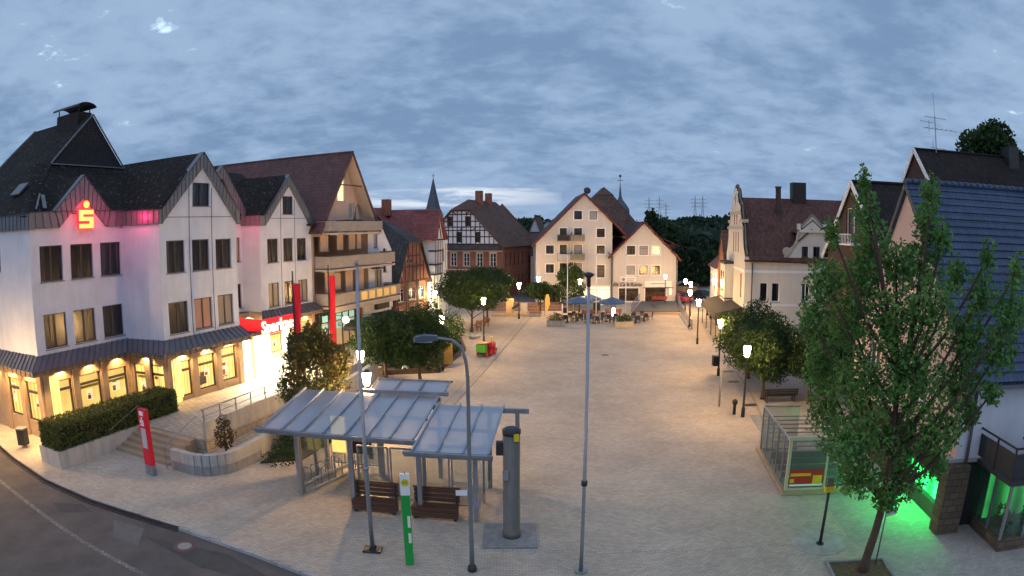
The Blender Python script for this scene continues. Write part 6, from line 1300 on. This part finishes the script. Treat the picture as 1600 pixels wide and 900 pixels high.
# ---------------------------------------------------------------- left side of the square
def clipped(label, x, y, th, cz, r, rz, n, seed, grp='round clipped trees on the square', lf=L_mid, sz=.20):
    return tree('clipped_tree', label, x, y, th, .13, [(0, 0, cz, r, r, rz, int(n * 2.2)), (r * .35, -.3, cz + rz * .25, r * .62, r * .6, rz * .62, n // 4), (-r * .4, .2, cz - rz * .1, r * .6, r * .6, rz * .6, n // 4), (0, 0, cz, r * .6, r * .6, rz * .55, n // 6)], sz * .9, lf, grp, seed=seed, z=GZ, spread=r * .6, top=rz * .8)
clipped('dark round clipped tree behind the bus shelter, its left neighbour', -8.6, 41.3, 2.0, 3.0, 2.05, 1.75, 5200, 1, lf=L_dark, sz=.17)
clipped('dark round clipped tree behind the bus shelter, right one of the two', -6.3, 41.6, 2.1, 3.15, 2.25, 2.0, 6000, 2, lf=L_dark, sz=.17)
clipped('large round clipped tree lit yellow green from below by a lantern', -4.0, 62.2, 2.4, 4.25, 3.25, 2.1, 6500, 3, lf=L_dark)
clipped('round clipped tree just behind and right of the lit one', -2.7, 68.6, 2.4, 4.1, 2.9, 2.1, 4800, 4, lf=L_dark)
clipped('small round tree beside the yellow beach flag', 3.4, 75.6, 1.9, 2.75, 1.75, 1.1, 2200, 5, lf=L_dark)
tree('dark_conical_tree', 'dark irregular tree behind the left blue parasol', 7.6, 80.5, 1.2, .12, [(0, 0, 2.2, 2.0, 1.6, 1.8, 2600), (-.6, 0, 3.9, 1.3, 1.2, 1.3, 1300), (.6, 0, 4.4, 1.1, 1.0, 1.0, 900), (0, 0, 5.2, .8, .8, .7, 420)], .24, L_dark, seed=6, z=GZ)
bed = T('planting_bed', 'raised planting bed with dark edging on the left side of the square', 'planting bed', (0, 0, 0)); f = MB()
bp_ = [(-10.2, 43.2), (-5.3, 44.3), (-4.0, 52.3), (-4.8, 57.5), (-10.5, 57)]
f.slab([(x, y, .42) for x, y in bp_], .3); f.build('soil', M_soil, bed); curved_wall(bp_ + [bp_[0]], .1, [.5] * 6, .18, mat('bed_edge', (.09, .06, .05), .8, .2), 'edging', bed)
for i, (lb, x, y, z, r, h, m, n) in enumerate((('bright yellow green shrub lit by the bed lantern', -5.4, 48.4, 1.7, 1.25, 1.3, L_mid, 2200), ('tall light green shrub at the back of the bed', -5.6, 53.5, 1.9, 1.5, 1.5, L_mid, 2200), ('dark low shrub filling the near corner of the bed', -7.6, 45.2, 1.1, 1.6, 1.0, L_dark, 2400), ('dark shrub at the right edge of the bed', -5.2, 50.6, .9, 1.0, .7, L_dark, 1200))):
    o = T('bed_shrub', lb, 'shrub', (x, y, GZ), 0, 'shrubs in the planting bed'); leaves('foliage', [(0, 0, z - .2, r, r, h, n), (r * .5, .3, z, r * .5, r * .5, h * .7, n // 4)], .15, m, o)
yp = T('yellow_pillar', 'yellow painted pillar box standing in the planting bed', 'pillar', (-4.75, 46.0, .4)); f = MB(); f.box(-.3, .3, -.2, .2, 0, 1.75); f.build('body', mat('ochre_paint', (.26, .17, .04), .6, .15), yp); f = MB(); f.box(-.34, .34, -.24, .24, 1.75, 1.83); f.build('lid', mat('ochre_paint', (.62, .42, .05)), yp)
bench('wooden_bench', 'brown wooden bench under the lit clipped tree, nearer of the pair', (-3.6, 63.4, GZ), -70, 2.0, M_redwood, group='benches under the clipped trees'); bench('wooden_bench', 'brown wooden bench under the clipped trees, farther of the pair', (-2.95, 66.2, GZ), -70, 2.0, M_redwood, group='benches under the clipped trees')
pr1 = T('picnic_log', 'pale fallen litter tube lying beside the bench pair', 'tube', (-3.5, 58.5, GZ + .2), 40); f = MB(); f.tube([(-.5, 0, 0), (.5, 0, 0)], .2, 14); f.build('tube', M_conc, pr1); f = MB(); f.tube([(.5, 0, 0), (.56, 0, 0)], .21, 14); f.build('end_cap', M_whitep, pr1)
bb2 = T('ball_bollard', 'small white and black ball bollard between the two dark tree trunks', 'bollard', (-7.7, 44.0, GZ)); f = MB(); f.lathe([(.05, 0), (.24, .12), (.3, .3), (.24, .48), (.05, .58)], 16); f.build('ball', M_whitep, bb2); f = MB(); f.lathe([(.16, .0), (.16, .02)], 14, M=Matrix.Translation((0, -.28, .3)) @ Matrix.Rotation(R(90), 4, 'X')); f.build('dark_spot', M_dark, bb2)
bench('park_bench', 'dark bench behind the left pair of clipped trees', (-9.6, 44.6, GZ), 10, 2.2, M_dark)
# toy train ride
tt = T('toy_train', 'red and green wooden toy locomotive standing by the left lantern', 'toy train', (-2.1, 50.6, GZ), 66)
tt.scale = (.85, .85, .85)
f = MB(); f.box(-1.2, 1.5, -.42, .42, .25, .5); f.build('chassis', M_dark, tt); f = MB(); f.tube([(-.1, 0, .85), (1.4, 0, .85)], .36, 16); f.box(-.3, 1.3, -.4, .4, .5, .62); f.build('boiler', M_red, tt)
f = MB(); f.box(-1.3, -.75, -.46, .46, .5, 1.2); f.build('cab', mat('bright_green_paint', (.07, .32, .03), .5), tt); f = MB(); f.box(-1.1, -.1, -.48, .48, 1.3, 1.36); f.build('cab_roof', mat('orange_wood', (.42, .12, .04), .6), tt)
for x, r in ((-.85, .26), (.1, .3), (.9, .3)):
    for y in (-.46, .46): f = MB(); f.tube([(x, y - .05, r + .02), (x, y + .05, r + .02)], r, 16); f.build('wheel', M_red, tt)
f = MB(); f.lathe([(.1, 1.15), (.1, 1.5), (.16, 1.62)], 12, (1.1, 0, 0)); f.build('funnel', M_yellow, tt)
# stone seat group far left
ss = T('stone_seat_sculpture', 'pale stone seating group with upright slabs at the far left of the square', 'sculpture', (-.2, 73.6, GZ), -6); f = MB(); f.box(-2.2, 3.4, -.35, .35, 0, .32); f.build('bench_slab', M_stone, ss); f = MB(); f.box(-.5, .35, -.1, .9, .3, 2.0); f.build('upright', mat('sandstone_block', (.5, .40, .22), .8), ss); f = MB(); f.box(1.2, 2.0, .1, .9, .3, 1.5); f.build('upright', M_conc, ss); f = MB(); f.slab([(.3, -.3, .8), (1.2, -.3, 1.3), (1.0, -.3, 1.6), (.2, -.3, 1.0)], .2, d=(0, .2, 0)); f.build('dark_figure', M_dark, ss)
st = T('low_seating_steps', 'long low reddish stone seating steps across the back left of the square', 'steps', (0, 0, 0)); f = MB()
for i, (x0, x1, y0, h) in enumerate(((-3.4, 8.6, 78.4, .3), (-3.8, 8.0, 79.9, .5), (-4.2, 7.4, 81.4, .7))): f.box(x0, x1, y0 - .2, y0 + .22, .1, h + .12)
f.build('step', mat('red_sandstone', (.24, .15, .12), .8, .25, 3), st)
sb = T('stone_cube_seat', 'low stone cube seat between the stone group and the beach flag', 'seat', (2.7, 73.2, GZ)); f = MB(); f.box(-.65, .65, -.35, .35, 0, .5); f.build('block', M_concd, sb); f = MB(); f.box(-.7, .7, -.4, .4, .5, .56); f.build('seat', M_redwood, sb)
bf = T('beach_flag', 'curved yellow beach flag at the edge of the cafe', 'beach flag', (3.85, 73.8, GZ)); cyl('pole', bf, [(.03, 0), (.025, 2.4)], M_dark, 8, (0, 0, 0)); f = MB(); f.slab([(0, 0, .6), (.35, 0, .55), (.62, 0, 1.4), (.6, 0, 2.1), (.42, 0, 2.55), (.18, 0, 2.5), (.0, 0, 1.8)], .02, d=(0, .02, 0)); f.build('cloth', mat('banner_yellow', (.75, .50, .12), .7), bf)

# ---------------------------------------------------------------- cafe
def planter_box(label, x, y, m, rz=-4):
    o = T('planter_box', label, 'planter', (x, y, GZ), rz, 'planter boxes at the cafe'); f = MB(); W_, D_, H_ = .95, .4, .62
    f.box(-W_, W_, -D_, -D_ + .06, 0, H_).box(-W_, W_, D_ - .06, D_, 0, H_).box(-W_, -W_ + .06, -D_ + .06, D_ - .06, 0, H_).box(W_ - .06, W_, -D_ + .06, D_ - .06, 0, H_); f.build('box', m, o); f = MB(); f.box(-W_ + .06, W_ - .06, -D_ + .06, D_ - .06, .1, .52); f.build('soil', M_soil, o)
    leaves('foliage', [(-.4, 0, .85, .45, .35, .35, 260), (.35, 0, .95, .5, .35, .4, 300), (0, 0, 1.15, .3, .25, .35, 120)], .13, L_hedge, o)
planter_box('weathered grey planter box with sparse plants at the cafe corner', 4.6, 65.9, M_concd); planter_box('cream planter box with plants in front of the right parasol', 11.75, 64.8, mat('cream_planter', (.52, .44, .28), .7), 2)
def parasol(label, x, y, r=1.85, h=2.55):
    o = T('cafe_parasol', label, 'parasol', (x, y, GZ), 12, 'blue cafe parasols'); cyl('pole', o, [(.035, 0), (.035, h)], M_brown, 8); cyl('foot', o, [(.3, 0), (.3, .1), (.1, .14)], M_concd, 14)
    f = MB(); k = 8; top = Vector((0, 0, h)); rim = [Vector((r * math.cos(2 * math.pi * i / k), r * math.sin(2 * math.pi * i / k), h - .55)) for i in range(k)]
    for i in range(k): f.slab([top, rim[i], rim[(i + 1) % k]], .015); a, c = rim[i], rim[(i + 1) % k]; f.slab([a, c, c - Vector((0, 0, .16)), a - Vector((0, 0, .16))], .01, d=-(a + c).normalized() * .01)
    c_ = f.build('canopy', mat('blue_canvas', (.06, .115, .22), .8, .12, 2), o); f = MB(); [f.bar((0, 0, h - .95), rim[i] * .75 + Vector((0, 0, (h) * .25 - .0)) * 1.0, .02) for i in range(0)]; f.lathe([(.03, h - .02), (.05, h + .1)], 8); f.build('finial', M_brown, c_)
parasol('left blue cafe parasol before the dark tree', 7.6, 71.4, 1.75); parasol('right blue cafe parasol before the bright shop window', 11.35, 70.6, 1.6); parasol('half hidden blue parasol behind the tall lamp pole', 9.4, 75.5, 1.5, 2.4)
cf = T('cafe_chair', 'dark cafe chair', 'chair', (0, 0, GZ), 0, 'dark chairs of the cafe'); f = MB(); f.box(-.23, .23, -.23, .23, .43, .47); f.build('seat', M_dark, cf); f = MB(); f.box(-.23, .23, .2, .24, .5, .9); f.build('backrest', M_dark, cf)
for sx_ in (-.2, .2):
    for sy_ in (-.2, .2): f = MB(); f.bar((sx_, sy_, 0), (sx_, sy_, .43), .04); f.build('leg', M_dark, cf)
ct = T('cafe_table', 'dark round cafe table', 'table', (0, 0, GZ), 0, 'dark tables of the cafe'); f = MB(); f.lathe([(.45, .70), (.45, .74)], 18); f.build('table_top', M_dark, ct); f = MB(); f.lathe([(.05, .03), (.04, .70)], 8); f.build('column', M_dark, ct); f = MB(); f.lathe([(.26, 0), (.24, .04)], 12); f.build('foot', M_dark, ct)
TB = [(6.1, 68.6, 'leftmost, just behind the grey planter'), (7.3, 69.9, 'under the left parasol'), (8.9, 67.6, 'just left of the tall lamp pole'), (10.4, 68.9, 'between lamp pole and right parasol'), (11.6, 67.5, 'behind the cream planter'), (13.6, 67.9, 'right of the cream planter'), (14.9, 69.6, 'by the ramp steps, rightmost')]
CH = 'dark cafe chair at the table '
SIDE = ['on its near side', 'on its right side', 'on its far side', 'on its left side']
first = True
for i, (x, y, w) in enumerate(TB):
    if i == 0: ct.location = (x, y, GZ); ct['label'] = 'dark round cafe table ' + w
    else: dup(ct, (x, y, GZ), 0, 'dark round cafe table ' + w)
    for k in range(4 if i not in (1, 3) else 3):
        a = k * 90 - 90 + (i * 37 % 40 - 20); px_, py_ = x + .78 * math.cos(R(a)), y + .78 * math.sin(R(a)); l = 'dark chair ' + SIDE[k].replace('on its', 'on the') + ' of table ' + w
        if first: cf.location = (px_, py_, GZ); cf.rotation_euler.z = R(a - 90); cf['label'] = l; first = False
        else: dup(cf, (px_, py_, GZ), a - 90, l)
for lb, x, y in (('red brown wooden bench under the left blue parasol', 9.0, 72.2), ('red brown wooden bench under the right blue parasol', 11.9, 73.0)): bench('cafe_bench', lb, (x, y, GZ), 180, 2.0, M_redwood, group='red brown cafe benches')
bench('ramp_bench', 'red bench on top of the ramp before the right shop window', (19.6, 82.0, .62), 180, 2.1, mat('red_bench', (.22, .03, .025), .6))
mb_ = T('menu_board', 'framed dark menu stand between the parasols', 'menu board', (9.9, 72.8, GZ)); f = MB(); f.box(-.35, .35, -.04, .04, .7, 1.6); f.build('board', M_dark, mb_); [MB().bar((x, 0, 0), (x, 0, 1.6), .05).build('leg', M_dark, mb_) for x in (-.38, .38)]
cs = T('cafe_post', 'slim white post with dark box at the left end of the cafe', 'post', (5.6, 69.6, GZ)); cyl('post', cs, [(.07, 0), (.07, 1.9)], M_whitep, 8); f = MB(); f.box(.1, .5, -.2, .1, .9, 1.5); f.build('box', M_dark, cs)
gw_ = T('glass_windbreak', 'low glass windbreak behind the cafe benches', 'windbreak', (9.4, 76.4, GZ)); f = MB(); f.box(-2.8, 3.4, -.02, .02, .2, 1.3); f.build('pane', M_clear, gw_); f = MB(); [f.box(-2.8 + i * .885 - .03, -2.8 + i * .885 + .03, -.03, .03, 0, 1.35) for i in range(8)]; f.build('frame', M_steel, gw_)
for lb, x, y in (('empty white flagpole left of the tall lamp pole', 6.25, 70.6), ('empty white flagpole behind the left parasol', 9.45, 69.9), ('empty white flagpole at the right end of the cafe', 12.75, 69.6)):
    o = T('flagpole', lb, 'flagpole', (x, y, GZ), 0, 'white flagpoles at the cafe'); cyl('pole', o, [(.07, 0), (.04, 7.3)], M_whitep, 8); cyl('finial', o, [(.05, 7.3), (.07, 7.38), (.03, 7.46)], M_steel, 8)
# stage-like ramp with railings
rp = T('grey_ramp_platform', 'dark grey sloping platform with steps and blue grey railings in front of the shops', 'platform', (0, 0, 0)); f = MB(); f.slab([(14.6, 75, .38), (20.7, 75, .38), (22.6, 84.2, .58), (17.6, 84.2, .58)], .3); f.build('deck', mat('dark_deck', (.075, .085, .095), .7, .15, 2), rp)
f = MB(); f.slab([(15.3, 73.6, .17), (20.6, 73.6, .17), (20.7, 74.95, .17), (15.2, 74.95, .17)], .1); f.slab([(15.0, 74.3, .30), (20.65, 74.3, .30), (20.7, 74.96, .30), (14.9, 74.96, .30)], .1); f.build('step', M_stone, rp); f = MB(); f.slab([(17.9, 77.5, .47), (18.6, 77.5, .47), (19.0, 82, .57), (18.3, 82, .57)], .02); f.build('dark_slot', M_dark, rp)
def railing(a, c, z0, z1, n, m, par):
    f = MB(); A_ = Vector((*a, z0)); C_ = Vector((*c, z1)); [f.bar(A_.lerp(C_, i / n), A_.lerp(C_, i / n) + Vector((0, 0, 1.0)), .08, .05) for i in range(n + 1)]; f.bar(A_ + Vector((0, 0, 1.0)), C_ + Vector((0, 0, 1.0)), .06); f.bar(A_ + Vector((0, 0, .12)), C_ + Vector((0, 0, .12)), .1, .14); f.build('railing', m, par)
M_rail = mat('blue_grey_rail', (.13, .15, .22), .5, metal=.3)
railing((14.5, 75), (17.4, 84.3), .35, .6, 8, M_rail, rp); railing((20.8, 75), (22.8, 84.3), .35, .6, 8, M_rail, rp); railing((18.6, 62.8), (20.6, 74.4), .14, .16, 11, M_rail, rp)
kb_ = MB(); kb_.box(-.1, .1, 0, 11.9, .12, .3, frame(18.35, 62.6, -9.8)); kb_.build('low_kerb', M_conc, rp)
# cars in the side street
def car(name, label, loc, rz, paint, grp='cars in the side street'):
    o = T(name, label, 'car', loc, rz, grp); f = MB(); S_ = [(-2.1, .35), (2.1, .35), (2.15, .62), (2.0, .82), (1.15, .95), (.55, 1.38), (-1.2, 1.42), (-1.95, 1.0), (-2.15, .85)]
    k = len(S_); L = [(x, -.84 if z < 1 else -.66, z) for x, z in S_]; Rr = [(x, .84 if z < 1 else .66, z) for x, z in S_]; f.face(L); f.face(Rr[::-1]); [f.face([L[i], Rr[i], Rr[(i + 1) % k], L[(i + 1) % k]][::-1]) for i in range(k)]
    f.build('body', paint, o)
    f = MB(); f.slab([(1.17, -.66, .96), (1.17, .66, .96), (.6, .58, 1.36), (.6, -.58, 1.36)], .02, d=(.03, 0, .03)); f.slab([(-1.25, -.58, 1.40), (-1.25, .58, 1.40), (-1.93, .68, 1.02), (-1.93, -.68, 1.02)], .02, d=(-.03, 0, .03)); [f.slab([(-1.6, s * .80, .98), (.95, s * .80, .98), (.5, s * .69, 1.3), (-1.15, s * .69, 1.33)], .02, d=(0, s * .03, 0)) for s in (-1, 1)]; f.build('window', M_pane, o)
    for x in (-1.35, 1.35):
        for y in (-.82, .82): f = MB(); f.tube([(x, y - .1, .33), (x, y + .1, .33)], .33, 18); wh_ = f.build('wheel', M_black, o); f = MB(); f.tube([(x, y - .115, .33), (x, y + .115, .33)], .18, 12); f.build('rim', M_steel, wh_)
    for y in (-.6, .6): f = MB(); f.box(2.08, 2.17, y - .16, y + .16, .6, .75); f.build('headlight', M_pane3, o); f = MB(); f.box(-2.17, -2.1, y - .14, y + .14, .72, .86); f.build('tail_light', M_red, o)
car('parked_car', 'red car parked at the corner of the cream shop house', (23.9, 86.6, GZ), -75, mat('car_red', (.38, .02, .02), .25, .05, spec=.8)); car('parked_car', 'dark car parked on the right deeper in the side street', (28.0, 88.5, GZ), -80, mat('car_dark', (.02, .018, .022), .25, spec=.8)); car('parked_car', 'silver car parked by the awning of the scroll gable house', (24.1, 71.4, GZ), -100, mat('car_silver', (.30, .31, .32), .3, metal=.6, spec=.8))
ysh = T('garden_shed', 'small yellowish wooden shed with arched roof behind the ramp lanterns', 'shed', (26.4, 92, GZ)); f = MB(); f.box(-1.6, 1.6, 0, 2, 0, 1.7); f.build('wall', mat('shed_wood', (.30, .22, .12), .8, .2), ysh); f = MB(); k = 8
for i in range(k): a0, a1 = math.pi * i / k, math.pi * (i + 1) / k; f.slab([(1.8 * math.cos(a0), -.1, 1.7 + .7 * math.sin(a0)), (1.8 * math.cos(a1), -.1, 1.7 + .7 * math.sin(a1)), (1.8 * math.cos(a1), 2.1, 1.7 + .7 * math.sin(a1)), (1.8 * math.cos(a0), 2.1, 1.7 + .7 * math.sin(a0))], .05)
f.build('roof', M_concd, ysh)

# ---------------------------------------------------------------- right side of the square
clipped('nearest clipped tree on the right, lit yellow green by the lantern beside it', 15.5, 35.8, 1.9, 3.1, 2.1, 1.85, 6400, 7, lf=L_dark, sz=.16)
clipped('clipped tree on the right standing deepest in the shade of the maple', 18.2, 34.6, 1.9, 3.0, 2.2, 1.9, 5600, 8, lf=L_dark, sz=.16)
clipped('clipped tree on the right nearest to the brown awning', 16.6, 41.2, 1.9, 3.2, 2.2, 2.0, 5600, 9, lf=L_dark, sz=.16)
bench('tree_bench', 'dark wooden bench under the right clipped trees', (16.3, 34.9, GZ), 175, 2.2, mat('dark_bench_wood', (.035, .028, .025), .7))
lb2 = T('pole_litter_bin', 'dark litter bin hung on the second right lantern', 'litter bin', (14.4, 42.25, GZ)); f = MB(); f.box(-.2, .2, -.2, .2, .75, 1.4); f.build('body', M_dark, lb2); f = MB(); f.box(-.22, .22, -.22, .22, 1.42, 1.46); f.build('lid', M_dark, lb2); f = MB(); f.bar((.0, 0, .9), (.2, 0, .9), .05); f.build('bracket', M_dark, lb2)
bo = T('steel_bollard_post', 'thin steel post beside the nearest right lantern', 'post', (12.2, 34.6, GZ)); cyl('post', bo, [(.05, 0), (.05, 1.85), (.02, 1.9)], M_steel, 8)
rbo = T('round_bollard', 'small round headed bollard at the foot of the nearest right lantern', 'bollard', (12.55, 32.9, GZ)); cyl('post', rbo, [(.09, 0), (.09, .55), (.16, .65), (.16, .8), (.05, .9)], M_dark, 12)
# glass staircase enclosure
ge = T('glass_enclosure', 'glass walled stair enclosure with cream steel frame and low stone kerb', 'glass shelter', (10.85, 21.75, GZ), -9.5)
GW, GD = 3.3, 5.1; f = MB(); f.box(-.15, GW, -.15, .12, 0, .18).box(-.15, .12, .12, GD, 0, .18).box(-.15, 1.9, GD, GD + .2, 0, .18); f.build('kerb', M_stone, ge)
M_crf = mat('cream_frame', (.50, .44, .30), .5, .08)
f = MB()
for y in (.9, 1.9, 2.9, 3.9, 4.95): f.box(-.03, .03, y - .035, y + .035, .18, 2.3)
f.bar((0, .0, 2.28), (0, GD, 2.28), .06).box(.0, 1.8, 4.95, 5.0, .18, .22); f.bar((0, 4.97, 2.28), (1.8, 4.97, 2.28), .06); f.build('frame', M_steel, ge)
f = MB(); f.box(-.06, .06, -.06, .06, .18, 2.35).box(-.1, 2.9, -.07, .07, 2.3, 2.44).box(1.6, 1.68, -.05, .05, .18, 2.3).box(-.06, 2.9, -.05, .05, .18, .26); f.build('front_frame', M_crf, ge)
f = MB(); f.box(-.01, .01, .06, GD, .2, 2.25).box(.06, 2.9, -.008, .008, .26, 2.3).box(.03, 1.8, 4.96, 4.98, .2, 2.25); f.build('glass_wall', M_clear, ge)
f = MB(); f.box(.12, 1.55, -.03, -.01, .35, 1.05); ad = f.build('advert', mat('advert_red', (.45, .03, .02), .5), ge); f = MB(); f.box(.12, 1.0, -.045, -.031, .78, .9).box(1.1, 1.5, -.045, -.031, .45, .8).box(.12, .3, -.045, -.031, .5, .66); f.build('advert_print', mat('advert_yellow', (.75, .42, .03), .5), ad); f = MB(); f.box(.12, 1.55, -.045, -.031, .35, .43); f.build('advert_print', M_whitep, ad)
f = MB()
for i in range(6): f.box(.3, 3.2, .3 + i * .75, .4 + i * .75, .02, .2 + .02 * i)
f.build('inner_rail', M_brown, ge)
sw = T('broad_stair', 'broad stone stair with light treads between the glass enclosure and the bench', 'stairs', (12.1, 26.4, GZ), -10); f = MB()
for i in range(9): f.box(.3 + i * .06, 4.4, .1 + i * .68, .62 + i * .68, 0, .08 + .012 * i)
f.build('tread', mat('tread_stone', (.30, .285, .26), .8, .15), sw); f = MB(); f.box(.2, 4.6, .0, 6.3, 0, .02); f.build('base', M_concd, sw)
ip = T('info_post', 'slim dark post with yellow box on top near the glass enclosure', 'post', (10.37, 17.45, GZ)); cyl('post', ip, [(.06, 0), (.05, 2.0)], M_dark, 10); cyl('foot', ip, [(.14, 0), (.14, .03)], M_dark, 12); f = MB(); f.box(-.17, .17, -.06, .06, 1.95, 2.15); f.build('yellow_box', M_yellow, ip); f = MB(); f.box(-.12, .14, -.03, .03, 2.15, 2.45); f.build('plate', mat('olive_plate', (.16, .17, .10), .6), ip)
rg = T('shadow_disc', 'round soft shadow painted as a disc around the foot of the info post', 'grate', (10.4, 17.6, .125)); f = MB(); f.lathe([(1.0, 0), (.98, .008)], 32); f.build('shadow_disc_face', mat('soft_shadow_tone', (.36, .335, .305), .85, .25, 2, .3), rg)  # soft shadow laid on the paving as a coloured disc
pq = T('tree_pit', 'square planting pit at the foot of the maple', 'planting pit', (10.9, 15.4, GZ), -12); f = MB(); f.box(-1.0, .9, -.7, .5, -.01, .03); f.build('soil', mat('bark_mulch', (.12, .08, .045), .95, .4, 8, .6), pq); f = MB(); f.box(-1.1, 1.0, .5, .58, 0, .07).box(-1.1, -1.0, -.7, .5, 0, .07).box(.9, 1.0, -.7, .5, 0, .07); f.build('edging', M_concd, pq)
sp2 = T('parking_sign', 'post with two small pale signs beside the maple trunk', 'sign', (11.55, 15.55, GZ), 8); cyl('post', sp2, [(.03, 0), (.03, 2.75)], M_steel, 8); f = MB(); f.box(-.28, .28, -.05, -.03, 2.2, 2.75); s1 = f.build('sign_plate', mat('pale_blue_sign', (.42, .50, .60), .4), sp2); f = MB(); f.box(-.1, .1, -.06, -.051, 2.38, 2.6).box(-.18, .18, -.06, -.051, 2.33, 2.42); f.build('symbol', M_dark, s1); f = MB(); f.box(.02, .42, -.05, -.03, 1.75, 2.0); f.build('sign_plate', mat('pale_sign', (.5, .52, .5), .4), sp2)
BIG = [(-1.34,0.05,11.89,0.26,0.26,0.5,177),(-1.12,0.31,11.11,0.48,0.48,0.7,407),(-0.33,1.28,10.12,0.7,0.7,0.8,714),(-0.73,0.96,9.29,0.75,0.75,0.8,786),(0.25,-1.03,11.58,0.36,0.36,0.6,269),(0.63,-0.39,10.83,0.55,0.55,0.7,486),(0.56,-0.21,9.75,0.8,0.8,0.85,884),(0.59,-1.12,10.4,0.4,0.4,0.6,304),(0.27,0.71,9.59,0.7,0.7,0.7,672),(-2.09,0.57,10.46,0.32,0.32,0.5,220),(-1.93,1.18,9.08,0.75,0.75,0.8,786),(-2.13,1.59,7.92,0.6,0.6,0.8,579),(2.0,-1.56,9.94,0.32,0.32,0.6,235),(2.12,-1.2,8.85,0.6,0.6,0.75,563),(1.77,-0.45,9.41,0.4,0.4,0.6,304),(3.45,-1.37,9.59,0.3,0.3,0.6,219),(2.31,-2.32,8.54,0.65,0.65,0.8,645),(1.97,-0.88,7.63,0.8,0.8,0.85,884),(-0.87,1.34,7.93,1.1,1.1,1.1,1572),(-0.22,-0.14,8.13,1.1,1.1,1.1,1572),(0.27,-1.31,8.62,0.8,0.8,0.9,908),(-1.27,2.28,6.4,0.8,0.8,1.0,954),(-0.87,0.31,6.23,1.2,1.2,1.1,1783),(0.39,-0.53,6.54,1.1,1.1,1.1,1572),(2.29,-0.45,6.21,0.9,0.9,0.9,1072),(2.62,-1.68,7.38,0.75,0.75,0.8,786),(2.41,-1.83,6.23,0.4,0.4,0.4,260),(-1.27,1.78,5.09,0.75,0.75,0.85,808),(-1.33,-0.09,4.66,1.1,1.1,0.95,1465),(0.62,0.38,4.53,1.2,1.2,1.0,1703),(1.23,-1.04,5.1,0.85,0.85,0.85,963),(-0.97,-0.16,3.57,0.75,0.75,0.6,688),(0.74,0.16,3.14,1.0,1.0,0.7,1105),(2.01,-0.09,3.6,0.65,0.65,0.55,545),(0.0,-0.53,2.78,0.5,0.5,0.3,302),(2.22,-1.17,5.42,0.4,0.4,0.4,260)]
mp_ = T('maple_tree', 'large maple with upright branches before the blue roofed house', 'tree', (10.9, 15.3, GZ))
f = MB(); f.tube([(0, 0, -.05), (.03, 0, .3), (.18, 0, 1.4), (.3, 0, 2.6), (.25, 0, 4.5), (.1, 0, 6.5)], [.21, .15, .13, .12, .10, .07], 12); f.build('trunk', M_bark, mp_)
f = MB(); rnd = random.Random(9)
for i, q in enumerate(BIG):
    if q[2] < 4: continue
    z0 = max(2.4, min(6.2, q[2] - 1.2 - 1.1 * math.hypot(q[0], q[1]))); p0 = Vector((.25, 0, z0)); p1 = Vector((q[0], q[1], q[2] - .1)); m_ = p0.lerp(p1, .5) + Vector((rnd.uniform(-.1, .1), rnd.uniform(-.1, .1), -.35))
    f.tube([p0, m_, p1, p1 + Vector((0, 0, q[5] * .7))], [.07, .05, .03, .012], 6)
    for k_ in range(5):
        a_ = rnd.uniform(0, 6.28); p2 = m_.lerp(p1, rnd.random()); f.tube([p2, p2 + Vector((math.cos(a_) * q[3] * .7, math.sin(a_) * q[3] * .7, q[5] * .5))], [.022, .007], 5)
f.build('branch', M_bark, mp_); leaves('crown', [(a, b_, c - GZ, d * .86, e * .86, g_ * .98, int(n * 1.1)) for a, b_, c, d, e, g_, n in BIG], .135, L_big, mp_, .25)
# trees beyond
tree('chestnut_tree', 'huge dark chestnut rising behind the dark roofs at the right edge', 41.4, 43.6, 13, .35, [(0, 0, 17.2, 3.2, 3.0, 3.0, 5200), (-1.9, .5, 14.8, 2.6, 2.4, 2.4, 3400), (2.2, -.8, 15.2, 2.9, 2.6, 3.0, 4200), (.3, 0, 19.4, 1.7, 1.7, 1.3, 1500), (0, 0, 12.8, 4.5, 3.5, 2.0, 3000)], .42, L_dark, seed=12, spread=2.5)
for i, (lb, x, y, h, r) in enumerate((('tallest pointed tree beside the right cream gable', 28.0, 125, 14.2, 3.6), ('broad tree right of the tallest one', 32.5, 128, 11.8, 4.0), ('rounded tree in the middle of the dark wood', 37.5, 130, 9.4, 4.4), ('dark tree closing the side street behind the lanterns', 36, 112, 6.6, 4.2), ('tree touching the red roof at the right of the wood', 43, 124, 7.4, 4.6), ('low tree right behind the cream shop house', 30.5, 108, 9.0, 3.6), ('dark tree deep behind the side street', 41, 140, 9.0, 5.0))):
    tree('woodland_tree', lb, x, y, h * .5, .3, [(0, 0, h * .42, r, r, h * .42, 2600), (r * .3, 0, h * .68, r * .62, r * .62, h * .26, 1300), (-r * .35, -.5, h * .5, r * .6, r * .6, h * .3, 1200), (0, 0, h * .88, r * .33, r * .33, h * .13, 420)], .62, [L_far2, L_far2, L_far][i % 3], 'trees beside the side street', seed=20 + i)
tree('garden_tree', 'small dark treetop behind the white red roofed house', -21.5, 100, 8, .2, [(0, 0, 12.2, 2.3, 2, 1.6, 900)], .4, L_far, seed=31)
for i, (lb, x, y) in enumerate((('hillside house with a lit window', 118, 392), ('pale hillside house left of the lit one', 110, 398), ('pale hillside house at the right by the scroll gable', 131, 388), ('grey hillside house below the ridge trees', 96, 360))):
    z = hill_z(x, y) + 1.5; hh, _r = gable_house('hillside_house', lb, (x, y), -12 + 25 * i, 6, 5.5, 3.6, 5.6, M_conc, M_dktile, par=True, front=[(1.0, 1.4, 1.2, 1.2), (3.2, 1.4, 1.2, 1.2, '2', M_lit if i == 0 else M_pane)], group='village houses on the hillside'); hh.location.z = z
